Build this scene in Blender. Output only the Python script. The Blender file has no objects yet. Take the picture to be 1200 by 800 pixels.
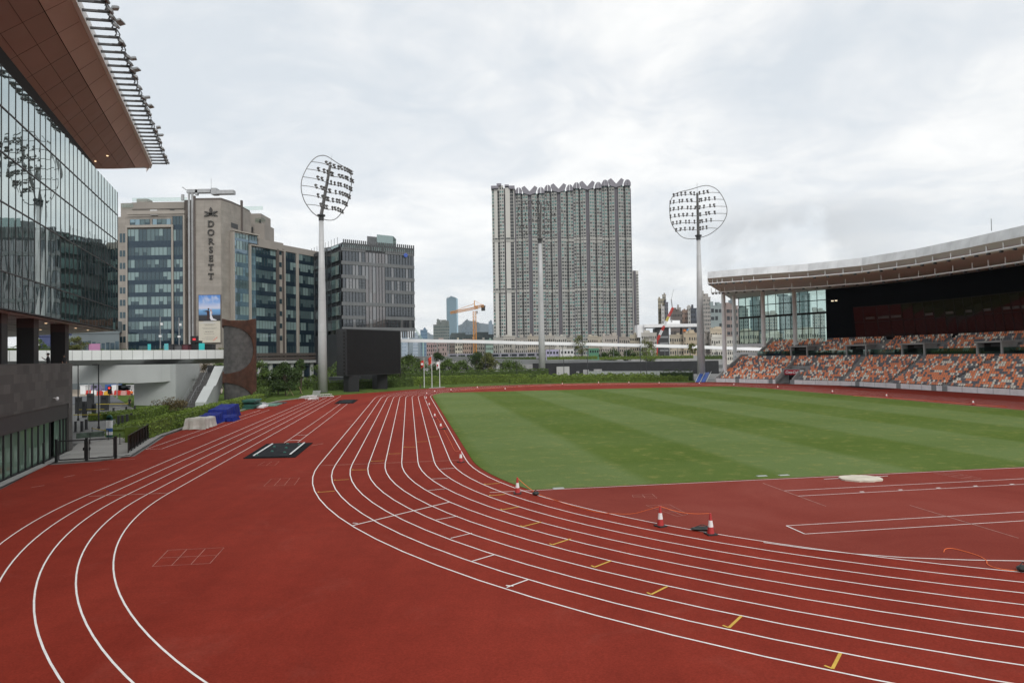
import bpy, bmesh, math, random
from mathutils import Vector, Matrix
random.seed(7)
S = bpy.context.scene
COL = S.collection
R_ = math.radians

# ------------------------------------------------------------------ camera model and survey helpers
FPX, PITCH, ROLL, CAMH = 788.5055, 0.0219314, -0.0157238, 7.8898
OX, OY, TH = 32.49837, 57.45591, 0.15311417          # track centre of the near bend and its heading
CT, ST = math.cos(TH), math.sin(TH)

def ray(x, y):
    u = (x - 600) / FPX; v = -(y - 400) / FPX
    c, s = math.cos(ROLL), math.sin(ROLL); u2 = c*u - s*v; v2 = s*u + c*v
    c, s = math.cos(PITCH), math.sin(PITCH)
    return (u2, c - s*v2, c*v2 + s)
def G(x, y, z=0.0):
    r = ray(x, y); t = (z - CAMH) / r[2]; return Vector((r[0]*t, r[1]*t, z))
def D(x, y, Y):
    r = ray(x, y); t = Y / r[1]; return Vector((r[0]*t, Y, CAMH + r[2]*t))
def HX(x, Y):                                          # ground point under image column x at depth Y
    p = D(x, 418, Y); return Vector((p.x, p.y, 0))
def pix(p):
    X, Y, Z = p[0], p[1], p[2] - CAMH
    c, s = math.cos(PITCH), math.sin(PITCH)
    fw = c*Y + s*Z; v2 = -s*Y + c*Z; u = X/fw; v = v2/fw
    c, s = math.cos(ROLL), math.sin(ROLL)
    return 600 + FPX*(c*u + s*v), 400 - FPX*(-s*u + c*v)
def T(a, b, z=0.0):                                    # stadium axes -> world
    return Vector((OX + CT*a - ST*b, OY + ST*a + CT*b, z))
def AB(p):
    dx, dy = p[0] - OX, p[1] - OY
    return (CT*dx + ST*dy, -ST*dx + CT*dy)

# ------------------------------------------------------------------ materials
MATS = {}
def mat(name, col, rough=0.7, var=0.12, scale=1.0, metal=0.0, bump=0.0, spec=0.5, detail=4, col2=None, emit=0):
    if name in MATS: return MATS[name]
    m = bpy.data.materials.new(name); m.use_nodes = True
    nt = m.node_tree; b = nt.nodes['Principled BSDF']
    b.inputs['Roughness'].default_value = rough; b.inputs['Metallic'].default_value = metal
    b.inputs['Specular IOR Level'].default_value = spec
    c = (*col, 1)
    if var > 0 or col2:
        tc = nt.nodes.new('ShaderNodeTexCoord'); n = nt.nodes.new('ShaderNodeTexNoise')
        n.inputs['Scale'].default_value = scale; n.inputs['Detail'].default_value = detail
        nt.links.new(tc.outputs['Object'], n.inputs['Vector'])
        rp = nt.nodes.new('ShaderNodeValToRGB')
        a = [max(0, v*(1-var)) for v in col]; d = col2 or [v*(1+var) for v in col]
        rp.color_ramp.elements[0].position = 0.32; rp.color_ramp.elements[0].color = (*a, 1)
        rp.color_ramp.elements[1].position = 0.68; rp.color_ramp.elements[1].color = (*d, 1)
        nt.links.new(n.outputs['Fac'], rp.inputs['Fac']); nt.links.new(rp.outputs['Color'], b.inputs['Base Color'])
        if bump:
            bp = nt.nodes.new('ShaderNodeBump'); bp.inputs['Strength'].default_value = bump
            nt.links.new(n.outputs['Fac'], bp.inputs['Height']); nt.links.new(bp.outputs['Normal'], b.inputs['Normal'])
    else:
        b.inputs['Base Color'].default_value = c
    if emit:
        b.inputs['Emission Color'].default_value = c; b.inputs['Emission Strength'].default_value = emit
    MATS[name] = m; return m

def glass(name, tint, refl, gcol=(1, 1, 1), rough=0.02, opaque=None, wave=0.0, wscale=0.3):
    """tinted pane: part mirror, the rest see-through (or onto an opaque dark back)"""
    m = bpy.data.materials.new(name); m.use_nodes = True; nt = m.node_tree
    nt.nodes.remove(nt.nodes['Principled BSDF']); out = nt.nodes['Material Output']
    g = nt.nodes.new('ShaderNodeBsdfGlossy'); g.inputs['Color'].default_value = (*gcol, 1); g.inputs['Roughness'].default_value = rough
    if opaque: t = nt.nodes.new('ShaderNodeBsdfDiffuse'); t.inputs['Color'].default_value = (*opaque, 1)
    else: t = nt.nodes.new('ShaderNodeBsdfTransparent'); t.inputs['Color'].default_value = (*tint, 1)
    mx = nt.nodes.new('ShaderNodeMixShader'); mx.inputs['Fac'].default_value = refl
    lw = nt.nodes.new('ShaderNodeFresnel'); lw.inputs['IOR'].default_value = 1.5
    ge = nt.nodes.new('ShaderNodeNewGeometry'); io = nt.nodes.new('ShaderNodeMapRange'); io.inputs['To Min'].default_value = 1.5; io.inputs['To Max'].default_value = 1/1.5
    nt.links.new(ge.outputs['Backfacing'], io.inputs['Value']); nt.links.new(io.outputs['Result'], lw.inputs['IOR'])
    mr = nt.nodes.new('ShaderNodeMapRange'); mr.inputs['To Min'].default_value = refl; mr.inputs['To Max'].default_value = 1.0
    nt.links.new(lw.outputs['Fac'], mr.inputs['Value']); nt.links.new(mr.outputs['Result'], mx.inputs['Fac'])
    nt.links.new(t.outputs[0], mx.inputs[1]); nt.links.new(g.outputs[0], mx.inputs[2]); nt.links.new(mx.outputs[0], out.inputs['Surface'])
    if wave:
        tc = nt.nodes.new('ShaderNodeTexCoord'); n = nt.nodes.new('ShaderNodeTexNoise'); n.inputs['Scale'].default_value = wscale
        n.inputs['Detail'].default_value = 1
        bp = nt.nodes.new('ShaderNodeBump'); bp.inputs['Strength'].default_value = wave; bp.inputs['Distance'].default_value = 0.05
        nt.links.new(tc.outputs['Object'], n.inputs['Vector']); nt.links.new(n.outputs['Fac'], bp.inputs['Height'])
        nt.links.new(bp.outputs['Normal'], g.inputs['Normal'])
    MATS[name] = m; return m

def tiles(name, c1, c2, mortar, w, h, rough=0.8, plane='XZ', ms=0.012, off=0.5):
    m = bpy.data.materials.new(name); m.use_nodes = True; nt = m.node_tree; b = nt.nodes['Principled BSDF']
    b.inputs['Roughness'].default_value = rough
    uv = nt.nodes.new('ShaderNodeUVMap'); br = nt.nodes.new('ShaderNodeTexBrick')
    br.inputs['Color1'].default_value = (*c1, 1); br.inputs['Color2'].default_value = (*c2, 1); br.inputs['Mortar'].default_value = (*mortar, 1)
    br.inputs['Scale'].default_value = 1; br.inputs['Mortar Size'].default_value = ms
    br.inputs['Brick Width'].default_value = w; br.inputs['Row Height'].default_value = h; br.offset = off
    nt.links.new(uv.outputs['UV'], br.inputs['Vector'])
    n = nt.nodes.new('ShaderNodeTexNoise'); n.inputs['Scale'].default_value = 0.35; n.inputs['Detail'].default_value = 6
    nt.links.new(uv.outputs['UV'], n.inputs['Vector'])
    mx = nt.nodes.new('ShaderNodeMix'); mx.data_type = 'RGBA'; mx.blend_type = 'MULTIPLY'; mx.inputs['Factor'].default_value = 0.5
    rp = nt.nodes.new('ShaderNodeValToRGB'); rp.color_ramp.elements[0].position = .3; rp.color_ramp.elements[0].color = (.6, .6, .6, 1)
    rp.color_ramp.elements[1].position = .7; rp.color_ramp.elements[1].color = (1.2, 1.2, 1.2, 1)
    nt.links.new(n.outputs['Fac'], rp.inputs['Fac'])
    nt.links.new(br.outputs['Color'], mx.inputs[6]); nt.links.new(rp.outputs['Color'], mx.inputs[7]); nt.links.new(mx.outputs[2], b.inputs['Base Color'])
    MATS[name] = m; return m

# ------------------------------------------------------------------ mesh builder
class MB:
    def __init__(s): s.v = []; s.f = []; s.mi = []; s.m = 0; s.uv = False
    def add(s, vs, fs):
        o = len(s.v); s.v += [Vector(p) for p in vs]
        for f in fs: s.f.append([o + i for i in f]); s.mi.append(s.m)
        return s
    def quad(s, a, b, c, d): return s.add([a, b, c, d], [(0, 1, 2, 3)])
    def obx(s, o, ax, ay, az):
        """box from corner o with edge vectors"""
        o, ax, ay, az = Vector(o), Vector(ax), Vector(ay), Vector(az)
        vs = [o, o+ax, o+ax+ay, o+ay, o+az, o+ax+az, o+ax+ay+az, o+ay+az]
        fs = [(0, 3, 2, 1), (4, 5, 6, 7), (0, 1, 5, 4), (1, 2, 6, 5), (2, 3, 7, 6), (3, 0, 4, 7)]
        if ax.cross(ay).dot(az) < 0: fs = [f[::-1] for f in fs]
        return s.add(vs, fs)
    def box(s, c, d):
        c = Vector(c); d = Vector(d)
        return s.obx(c - d/2, (d.x, 0, 0), (0, d.y, 0), (0, 0, d.z))
    def prism(s, poly, z0, z1):
        n = len(poly)
        ar = sum(poly[i][0]*poly[(i+1) % n][1] - poly[(i+1) % n][0]*poly[i][1] for i in range(n))
        if ar < 0: poly = poly[::-1]
        vs = [(p[0], p[1], z0) for p in poly] + [(p[0], p[1], z1) for p in poly]
        fs = [tuple(range(n))[::-1], tuple(range(n, 2*n))] + [(i, (i+1) % n, (i+1) % n + n, i + n) for i in range(n)]
        return s.add(vs, fs)
    def tube(s, pts, r, n=6, closed=False):
        pts = [Vector(p) for p in pts]; k = len(pts); rr = r if isinstance(r, (list, tuple)) else [r]*k
        rings = []; up = None
        for i, p in enumerate(pts):
            if closed: d = pts[(i+1) % k] - pts[i-1]
            else: d = pts[min(i+1, k-1)] - pts[max(i-1, 0)]
            d.normalize()
            if up is None: up = Vector((0, 0, 1)) if abs(d.z) < .9 else Vector((1, 0, 0))
            x = d.cross(up)
            if x.length < 1e-4: x = d.cross(Vector((0, 1, 0)))
            x.normalize(); y = x.cross(d).normalized(); up = y
            rings.append([p + (x*math.cos(t) + y*math.sin(t))*rr[i] for t in [2*math.pi*j/n for j in range(n)]])
        vs = [q for g in rings for q in g]; fs = []
        for i in range(k if closed else k-1):
            a, b = i*n, ((i+1) % k)*n
            for j in range(n): fs.append((a+j, a+(j+1) % n, b+(j+1) % n, b+j))
        if not closed: fs += [tuple(range(n))[::-1], tuple(range((k-1)*n, k*n))]
        return s.add(vs, fs)
    def cyl(s, p, r, h, n=12, r2=None):
        p = Vector(p); return s.tube([p, p + Vector((0, 0, h))], [r, r if r2 is None else r2], n)
    def ball(s, c, r, n=8, m=6):
        c = Vector(c); r = Vector(r) if hasattr(r, '__len__') else Vector((r, r, r))
        vs = [c + Vector((0, 0, -r.z))]
        for i in range(1, m):
            t = -math.pi/2 + math.pi*i/m
            for j in range(n):
                a = 2*math.pi*j/n; vs.append(c + Vector((r.x*math.cos(t)*math.cos(a), r.y*math.cos(t)*math.sin(a), r.z*math.sin(t))))
        vs.append(c + Vector((0, 0, r.z))); L = len(vs) - 1
        fs = [(0, 1 + (j+1) % n, 1 + j) for j in range(n)]
        for i in range(m-2):
            for j in range(n): fs.append((1+i*n+j, 1+i*n+(j+1) % n, 1+(i+1)*n+(j+1) % n, 1+(i+1)*n+j))
        fs += [(L, 1+(m-2)*n+j, 1+(m-2)*n+(j+1) % n) for j in range(n)]
        return s.add(vs, fs)
    def strip(s, pts, w, z):
        """flat painted band along a ground polyline"""
        n = len(pts); L = []
        for i in range(n):
            d = Vector((pts[min(i+1, n-1)][0] - pts[max(i-1, 0)][0], pts[min(i+1, n-1)][1] - pts[max(i-1, 0)][1]))
            d.normalize(); q = Vector((-d.y, d.x)) * (w/2); p = Vector((pts[i][0], pts[i][1]))
            L.append((p + q, p - q))
        for i in range(n-1):
            a, b, c, d = L[i][1], L[i+1][1], L[i+1][0], L[i][0]
            s.quad((a.x, a.y, z), (b.x, b.y, z), (c.x, c.y, z), (d.x, d.y, z))
        return s

def root_loc(p):
    l = Vector((0, 0, 0))
    while p is not None: l = l + p.location; p = p.parent
    return l
def ob(name, mb, m, parent=None, base=None, smooth=False, uv=False):
    """link a builder as ONE mesh object; world-space vertices become local to the parent or to its own base"""
    me = bpy.data.meshes.new(name)
    if parent is not None: loc = Vector((0, 0, 0)); off = root_loc(parent)
    else:
        if base is None:
            xs = [v.x for v in mb.v]; ys = [v.y for v in mb.v]; zs = [v.z for v in mb.v]
            base = Vector(((min(xs)+max(xs))/2, (min(ys)+max(ys))/2, min(zs)))
        loc = Vector(base); off = loc
    me.from_pydata([tuple(v - off) for v in mb.v], [], mb.f)
    for x in (m if isinstance(m, (list, tuple)) else [m]): me.materials.append(x)
    if any(mb.mi): me.polygons.foreach_set('material_index', mb.mi)
    if smooth: me.polygons.foreach_set('use_smooth', [True]*len(me.polygons))
    if uv:                                             # box-mapped metres
        ul = me.uv_layers.new(name='UVMap'); V = [v.co for v in me.vertices]
        for p in me.polygons:
            n = p.normal
            if abs(n.z) > .7: ax, ay = Vector((1, 0, 0)), Vector((0, 1, 0))
            else: ax = Vector((-n.y, n.x, 0)).normalized(); ay = Vector((0, 0, 1))
            for li in p.loop_indices:
                c = V[me.loops[li].vertex_index] + off; ul.data[li].uv = (c.dot(ax), c.dot(ay))
    me.update()
    o = bpy.data.objects.new(name, me); o.location = loc; COL.objects.link(o)
    if parent is not None: o.parent = parent
    return o
def tag(o, label, cat, group=None, kind=None):
    if label: o['label'] = label
    if cat: o['category'] = cat
    if group: o['group'] = group
    if kind: o['kind'] = kind
    return o
def thing(name, label, cat, loc, group=None, rz=0):
    o = bpy.data.objects.new(name, None); o.empty_display_size = .5; COL.objects.link(o); o.location = loc; o.rotation_euler.z = rz
    return tag(o, label, cat, group)
def struct(name, mb, m, **k):
    o = ob(name, mb, m, **k); o['kind'] = 'structure'; return o
def copy_tree(o, loc, rz=None, label=None, group=None):
    """copy a thing with its parts and sub-parts"""
    r = o.copy(); COL.objects.link(r); r.location = loc
    if rz is not None: r.rotation_euler.z = rz
    if label: r['label'] = label
    if group: r['group'] = group
    for ch in list(o.children):
        c = ch.copy(); COL.objects.link(c); c.parent = r
        for g in list(ch.children):
            d = g.copy(); COL.objects.link(d); d.parent = c
    return r
def part_copy(o, parent, loc):
    c = o.copy(); COL.objects.link(c); c.parent = parent; c.location = loc; return c
def text_mb(txt, o, ax, up, size, thick=0.02, shear=0, spacing=1.0, offset=0.0):
    cu = bpy.data.curves.new('t', 'FONT'); cu.body = txt; cu.size = 1; cu.extrude = 0.5; cu.shear = shear; cu.align_x = 'CENTER'; cu.space_character = spacing
    cu.offset = offset
    t = bpy.data.objects.new('t', cu); COL.objects.link(t)
    dg = bpy.context.evaluated_depsgraph_get(); me = bpy.data.meshes.new_from_object(t.evaluated_get(dg))
    bpy.data.objects.remove(t); bpy.data.curves.remove(cu)
    ax, up = Vector(ax).normalized(), Vector(up).normalized(); nr = ax.cross(up)
    mb = MB(); mb.add([Vector(o) + ax*v.co.x*size + up*v.co.y*size + nr*(v.co.z*thick) for v in me.vertices], [tuple(p.vertices) for p in me.polygons])
    bpy.data.meshes.remove(me); return mb

Z3 = Vector((0, 0, 1))
_o = 'first second third fourth fifth sixth seventh eighth ninth tenth eleventh twelfth thirteenth fourteenth fifteenth sixteenth seventeenth eighteenth nineteenth'.split()
def nth(n):
    if n < 20: return _o[n-1]
    t = ('twent', 'thirt', 'fort', 'fift')[n//10 - 2]
    return t + 'ieth' if n % 10 == 0 else t + 'y-' + _o[n % 10 - 1]
# ================================================================== SKY, LIGHT, CAMERA
W = bpy.data.worlds.new('World'); S.world = W; W.use_nodes = True
nt = W.node_tree; bg = nt.nodes['Background']
sky = nt.nodes.new('ShaderNodeTexSky'); sky.sky_type = 'NISHITA'; sky.sun_disc = False
sky.sun_elevation = R_(40); sky.sun_rotation = R_(160); sky.air_density = 1.0; sky.dust_density = 2
tc = nt.nodes.new('ShaderNodeTexCoord'); sp = nt.nodes.new('ShaderNodeSeparateXYZ'); nt.links.new(tc.outputs['Generated'], sp.inputs[0])
def mth(op, a, b=None, clamp=False):
    n = nt.nodes.new('ShaderNodeMath'); n.operation = op; n.use_clamp = clamp
    for i, x in enumerate((a, b)):
        if x is None: continue
        if isinstance(x, (int, float)): n.inputs[i].default_value = x
        else: nt.links.new(x, n.inputs[i])
    return n.outputs[0]
zz = mth('ADD', mth('MAXIMUM', sp.outputs['Z'], 0.0), 0.16)
cb = nt.nodes.new('ShaderNodeCombineXYZ')
nt.links.new(mth('DIVIDE', sp.outputs['X'], zz), cb.inputs[0]); nt.links.new(mth('DIVIDE', sp.outputs['Y'], zz), cb.inputs[1])
def noise(scale, detail, rough, dist=0.0, off=(0, 0, 0), vec=None):
    mp = nt.nodes.new('ShaderNodeMapping'); mp.inputs['Location'].default_value = off
    nt.links.new(vec or cb.outputs[0], mp.inputs['Vector'])
    n = nt.nodes.new('ShaderNodeTexNoise'); n.inputs['Scale'].default_value = scale; n.inputs['Detail'].default_value = detail
    n.inputs['Roughness'].default_value = rough; n.inputs['Distortion'].default_value = dist
    nt.links.new(mp.outputs[0], n.inputs['Vector']); return n.outputs['Fac']
def ramp(f, stops):
    r = nt.nodes.new('ShaderNodeValToRGB'); e = r.color_ramp.elements
    while len(e) < len(stops): e.new(0.5)
    for i, (p, c) in enumerate(stops): e[i].position = p; e[i].color = (*c, 1)
    nt.links.new(f, r.inputs['Fac']); return r.outputs['Color']
def mixc(f, a, b, bt='MIX'):
    m = nt.nodes.new('ShaderNodeMix'); m.data_type = 'RGBA'; m.blend_type = bt
    if isinstance(f, (int, float)): m.inputs['Factor'].default_value = f
    else: nt.links.new(f, m.inputs['Factor'])
    for i, x in ((6, a), (7, b)):
        if isinstance(x, tuple): m.inputs[i].default_value = (*x, 1)
        else: nt.links.new(x, m.inputs[i])
    return m.outputs[2]
SK = 10.0
def k(c): return tuple(v*SK for v in c)
lowc = (0.70, 0.745, 0.785); hic = (1.06, 1.05, 1.02)
n1 = noise(1.05, 7, .55, .5, (3.1, 1.7, 0)); n2 = noise(3.4, 8, .62, .6, (7.0, 2.0, .4))
comb = mth('ADD', mth('MULTIPLY', n1, .68), mth('MULTIPLY', n2, .32))
cl = ramp(comb, [(0.39, lowc), (0.475, (0.80, 0.825, .845)), (0.555, (.94, .942, .93)), (0.65, hic)])
# brighter band toward the horizon, a few grey cumulus banks sitting low on the right
hz = mth('SUBTRACT', 1.0, mth('MULTIPLY', sp.outputs['Z'], 3.2), True)
cl = mixc(mth('MULTIPLY', hz, .40), cl, (.93, .93, .92))
nb = noise(5.5, 8, .58, .3, (1.3, .4, 2.0), tc.outputs['Generated'])
az = mth('MULTIPLY', mth('SUBTRACT', 0.19, mth('ABSOLUTE', mth('SUBTRACT', sp.outputs['X'], 0.36))), 8.0, True)
el = mth('MULTIPLY', mth('SUBTRACT', 0.075, mth('ABSOLUTE', mth('SUBTRACT', sp.outputs['Z'], 0.135))), 30.0, True)
bank = mth('MULTIPLY', mth('MULTIPLY', az, el), ramp(nb, [(.41, (0, 0, 0)), (.50, (1, 1, 1))]))
cl = mixc(mth('MULTIPLY', bank, .68), cl, (.57, .585, .595))
skc = mixc(.10, mixc(1.0, cl, (SK, SK, SK), 'MULTIPLY'), sky.outputs[0])
nt.links.new(skc, bg.inputs['Color']); bg.inputs['Strength'].default_value = 0.10

sun = bpy.data.lights.new('sun', 'SUN'); sun.energy = 1.5; sun.angle = R_(25); sun.color = (1, .97, .93)
so = bpy.data.objects.new('sun', sun); COL.objects.link(so)
_az, _el = R_(160), R_(40)
so.rotation_euler = Vector((-math.sin(_az)*math.cos(_el), -math.cos(_az)*math.cos(_el), -math.sin(_el))).to_track_quat('-Z', 'Y').to_euler()
so.location = (20, -60, 120)

cam = bpy.data.cameras.new('camera'); co = bpy.data.objects.new('camera', cam); COL.objects.link(co); S.camera = co
cam.sensor_fit = 'HORIZONTAL'; cam.sensor_width = 36; cam.lens = FPX*36/1200; cam.clip_start = .1; cam.clip_end = 30000
c_, s_ = math.cos(PITCH), math.sin(PITCH); cr, sr = math.cos(ROLL), math.sin(ROLL)
def w3(u, v, w): return Vector((u, c_*w - s_*v, c_*v + s_*w))
rt = w3(cr, sr, 0); upv = w3(-sr, cr, 0); fw = w3(0, 0, 1)
M = Matrix(((rt.x, upv.x, -fw.x, 0), (rt.y, upv.y, -fw.y, 0), (rt.z, upv.z, -fw.z, CAMH), (0, 0, 0, 1)))
co.matrix_world = M
S.view_settings.view_transform = 'Standard'; S.view_settings.look = 'None'; S.view_settings.exposure = 0.20; S.view_settings.gamma = 1
S.cycles.max_bounces = 6; S.cycles.transparent_max_bounces = 12; S.cycles.use_denoising = True

# ================================================================== GROUND, TRACK, FIELD
def node_mat(name):
    m = bpy.data.materials.new(name); m.use_nodes = True; MATS[name] = m
    return m, m.node_tree, m.node_tree.nodes['Principled BSDF']
m_track, nt, b = node_mat('track_rubber')
tc = nt.nodes.new('ShaderNodeTexCoord'); cbv = tc.outputs['Object']
big = noise(.045, 6, .6, .4, (0, 0, 0), cbv); mid = noise(.9, 5, .7, 0, (4, 1, 0), cbv); fine = noise(16, 3, .8, 0, (0, 0, 0), cbv)
mpx = nt.nodes.new('ShaderNodeMapping'); mpx.inputs['Rotation'].default_value = (0, 0, -TH); mpx.inputs['Scale'].default_value = (1.0, .05, 1); nt.links.new(cbv, mpx.inputs['Vector'])
streak = noise(.5, 4, .6, 0, (0, 0, 0), mpx.outputs[0])
c = ramp(big, [(.3, (.190, .0225, .0130)), (.7, (.232, .0310, .0185))])
c = mixc(.22, c, ramp(mid, [(.3, (.55, .55, .55)), (.75, (1.45, 1.5, 1.5))]), 'MULTIPLY')
c = mixc(.18, c, ramp(streak, [(.35, (.6, .6, .6)), (.65, (1.35, 1.5, 1.5))]), 'MULTIPLY')
c = mixc(.55, c, ramp(fine, [(.25, (.45, .42, .4)), (.75, (1.5, 1.55, 1.6))]), 'MULTIPLY')
wear = noise(.22, 9, .72, 1.2, (11, 6, 0), cbv); c = mixc(ramp(wear, [(.56, (0, 0, 0)), (.74, (.30, .30, .30))]), c, (.27, .075, .055))
mpz = nt.nodes.new('ShaderNodeMapping'); mpz.inputs['Rotation'].default_value = (0, 0, .9); mpz.inputs['Scale'].default_value = (.06, 1.6, 1); nt.links.new(cbv, mpz.inputs['Vector'])
c = mixc(ramp(noise(1.1, 5, .6, 1.5, (3, 8, 0), mpz.outputs[0]), [(.62, (0, 0, 0)), (.72, (.22, .22, .22))]), c, (.115, .020, .014))
nt.links.new(c, b.inputs['Base Color']); b.inputs['Roughness'].default_value = .85; b.inputs['Specular IOR Level'].default_value = .06
bp = nt.nodes.new('ShaderNodeBump'); bp.inputs['Strength'].default_value = .25; bp.inputs['Distance'].default_value = .01; nt.links.new(fine, bp.inputs['Height']); nt.links.new(bp.outputs[0], b.inputs['Normal'])

m_grass, nt, b = node_mat('mown_grass')
tc = nt.nodes.new('ShaderNodeTexCoord')
mp0 = nt.nodes.new('ShaderNodeMapping'); mp0.vector_type = 'POINT'; mp0.inputs['Rotation'].default_value = (0, 0, -TH); nt.links.new(tc.outputs['Object'], mp0.inputs['Vector'])
sx = nt.nodes.new('ShaderNodeSeparateXYZ'); nt.links.new(mp0.outputs[0], sx.inputs[0])
wob = mth('MULTIPLY', noise(.25, 3, .5, 0, (0, 0, 0), mp0.outputs[0]), .5)
sa = mth('SINE', mth('MULTIPLY', mth('ADD', sx.outputs['X'], mth('ADD', wob, 17.2)), math.pi/9.1))
sb = mth('SINE', mth('MULTIPLY', mth('ADD', sx.outputs['Y'], wob), math.pi/9.5))
sa = mth('ADD', mth('MULTIPLY', sa, 2.6), 0.5, True); sb = mth('ADD', mth('MULTIPLY', sb, 1.5), 0.5, True)
mow = mth('ADD', mth('MULTIPLY', sa, .80), mth('MULTIPLY', sb, .20))
c = ramp(mow, [(0, (.080, .122, .023)), (1, (.114, .160, .052))])
patch = noise(.07, 6, .62, .6, (9, 3, 0), mp0.outputs[0]); spk = noise(.75, 7, .72, 0, (2, 3, 0), mp0.outputs[0]); fn = noise(9, 4, .8, 0, (0, 0, 0), mp0.outputs[0])
c = mixc(.5, c, ramp(patch, [(.35, (.84, .86, .82)), (.62, (1.16, 1.1, 1.25))]), 'MULTIPLY')
c = mixc(ramp(spk, [(.53, (0, 0, 0)), (.72, (.6, .6, .6))]), c, (.25, .235, .075))
c = mixc(.5, c, ramp(fn, [(.25, (.5, .55, .4)), (.75, (1.5, 1.45, 1.6))]), 'MULTIPLY')
nt.links.new(c, b.inputs['Base Color']); b.inputs['Roughness'].default_value = .95; b.inputs['Specular IOR Level'].default_value = .04
bp = nt.nodes.new('ShaderNodeBump'); bp.inputs['Strength'].default_value = .5; bp.inputs['Distance'].default_value = .03; nt.links.new(fn, bp.inputs['Height']); nt.links.new(bp.outputs[0], b.inputs['Normal'])

m_lawn = mat('lawn', (.065, .115, .022), .95, .35, .6, detail=8, col2=(.105, .150, .036), spec=.05)
m_ground = mat('city_ground', (.16, .16, .155), .9, .2, .05, detail=6)
m_asph = mat('asphalt', (.085, .09, .098), .85, .2, .4, detail=6)
m_pave = mat('paving', (.30, .295, .285), .85, .15, .5, detail=6)
m_white = mat('line_paint', (.74, .72, .70), .7, .10, 3.0)
m_faint = mat('worn_line_paint', (.36, .20, .17), .8, .45, 2.0, detail=6)
m_yel = mat('yellow_paint', (.58, .36, .045), .7, .12, 3)
m_kerb = mat('kerb_concrete', (.27, .265, .255), .85, .2, 1.2)

mb = MB(); N = 48
mb.add([(9000*math.cos(2*math.pi*i/N), 2000 + 9000*math.sin(2*math.pi*i/N), -.12) for i in range(N)], [tuple(range(N))])
struct('ground', mb, m_ground)

RO = 36.6
tp = [(-30, -56), (-62, -56), (-62, -30), (-66.6, -3.9), (-68.8, 5.6), (-65.6, 6.6), (-63.7, 9.0), (-65.2, 17.5), (-66.6, 25), (-66.9, 40), (-66.4, 62), (-65, 82),
      (-60.5, 95), (-55.5, 100.4), (-47, 109.5), (-41, 117.5), (-34, 123)]
for i in range(1, 9):
    a = R_(127 - i*9.6); tp.append((50.2*math.cos(a), 82.8 + 50.2*math.sin(a)))
tp += [(40.5, 121.6), (51.4, 100.5), (58.6, 88), (58.8, 63), (59.5, 48), (60, 20), (60, -56)]
mb = MB(); P = [T(a, b) for a, b in tp]
mb.prism([(p.x, p.y) for p in P], -.11, 0.0)
struct('running_track', mb, m_track)

fp = []
for i in range(0, 11):
    a = R_(180 + 20*i/10); 
    if 36.15*math.sin(a) < -12.55: break
    fp.append((36.15*math.cos(a), 36.15*math.sin(a)))
x0 = -math.sqrt(36.15**2 - 12.55**2); fp.append((x0, -12.55)); fp.append((-x0, -12.55))
e = math.asin(12.55/36.15)
for i in range(1, 11): fp.append((36.15*math.cos(-e + e*i/10), 36.15*math.sin(-e + e*i/10)))
e2 = math.asin(14.0/36.15)
for i in range(0, 11): a = e2*i/10; fp.append((36.15*math.cos(a), 84.39 + 36.15*math.sin(a)))
for i in range(0, 11): a = math.pi - e2*(10-i)/10; fp.append((36.15*math.cos(a), 84.39 + 36.15*math.sin(a)))
mb = MB(); mb.prism([(T(a, b).x, T(a, b).y) for a, b in fp], -.1, .03)
struct('grass_field', mb, m_grass)

m_dz, nt, b = node_mat('faded_track_rubber')
tc = nt.nodes.new('ShaderNodeTexCoord'); cbv = tc.outputs['Object']
c = ramp(noise(.11, 7, .62, .8, (2, 5, 0), cbv), [(.3, (.165, .027, .018)), (.55, (.205, .040, .028)), (.75, (.235, .056, .042))])
c = mixc(.5, c, ramp(noise(16, 3, .8, 0, (0, 0, 0), cbv), [(.25, (.5, .47, .45)), (.75, (1.5, 1.5, 1.55))]), 'MULTIPLY')
nt.links.new(c, b.inputs['Base Color']); b.inputs['Roughness'].default_value = .85; b.inputs['Specular IOR Level'].default_value = .06
q_ = math.asin(12.75/36.45); mb = MB(); mb.prism([(T(a, b_).x, T(a, b_).y) for a, b_ in [(36.45*math.cos(math.pi+q_+(math.pi-2*q_)*i/40), 36.45*math.sin(math.pi+q_+(math.pi-2*q_)*i/40)) for i in range(41)]], -.05, .0025)
struct('infield_runup_surface', mb, m_dz)
# ---- painted lines
def arcpts(cx, cy, r, a0, a1, n): return [(cx + r*math.cos(a0 + (a1-a0)*i/n), cy + r*math.sin(a0 + (a1-a0)*i/n)) for i in range(n+1)]
mb = MB(); LW = .065
for i in range(10):
    r = RO + 1.22*i
    pts = arcpts(0, 0, r, math.pi, 2*math.pi, 60) + arcpts(0, 84.39, r, 0, math.pi, 60) + [(-r, 0)]
    dense = []
    for q in range(len(pts)-1):
        L = math.dist(pts[q], pts[q+1]); n = max(1, int(L/6))
        dense += [(pts[q][0] + (pts[q+1][0]-pts[q][0])*t/n, pts[q][1] + (pts[q+1][1]-pts[q][1])*t/n) for t in range(n)]
    dense.append(pts[-1])
    mb.strip([T(a, b) for a, b in dense], LW, .004)
for j in range(5):                                     # the outer sprint lanes that bend off by the pavilion
    r = 40 + 1.19*j
    pts = [(-15.2 - r, 96 - j*2), (-15.2 - r, 60), (-15.2 - r, 25)] + arcpts(-15.2, -8.5, r, math.pi, math.pi*1.36, 40)
    mb.strip([T(a, b) for a, b in pts], .06, .004)
for a in (-64.45, -63.1): mb.strip([T(a, 13.6), T(a, 40), T(a+.3, 60)], .05, .004)
mb.strip([T(-64.45, 13.6), T(-63.1, 13.6)], .05, .006)
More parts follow.
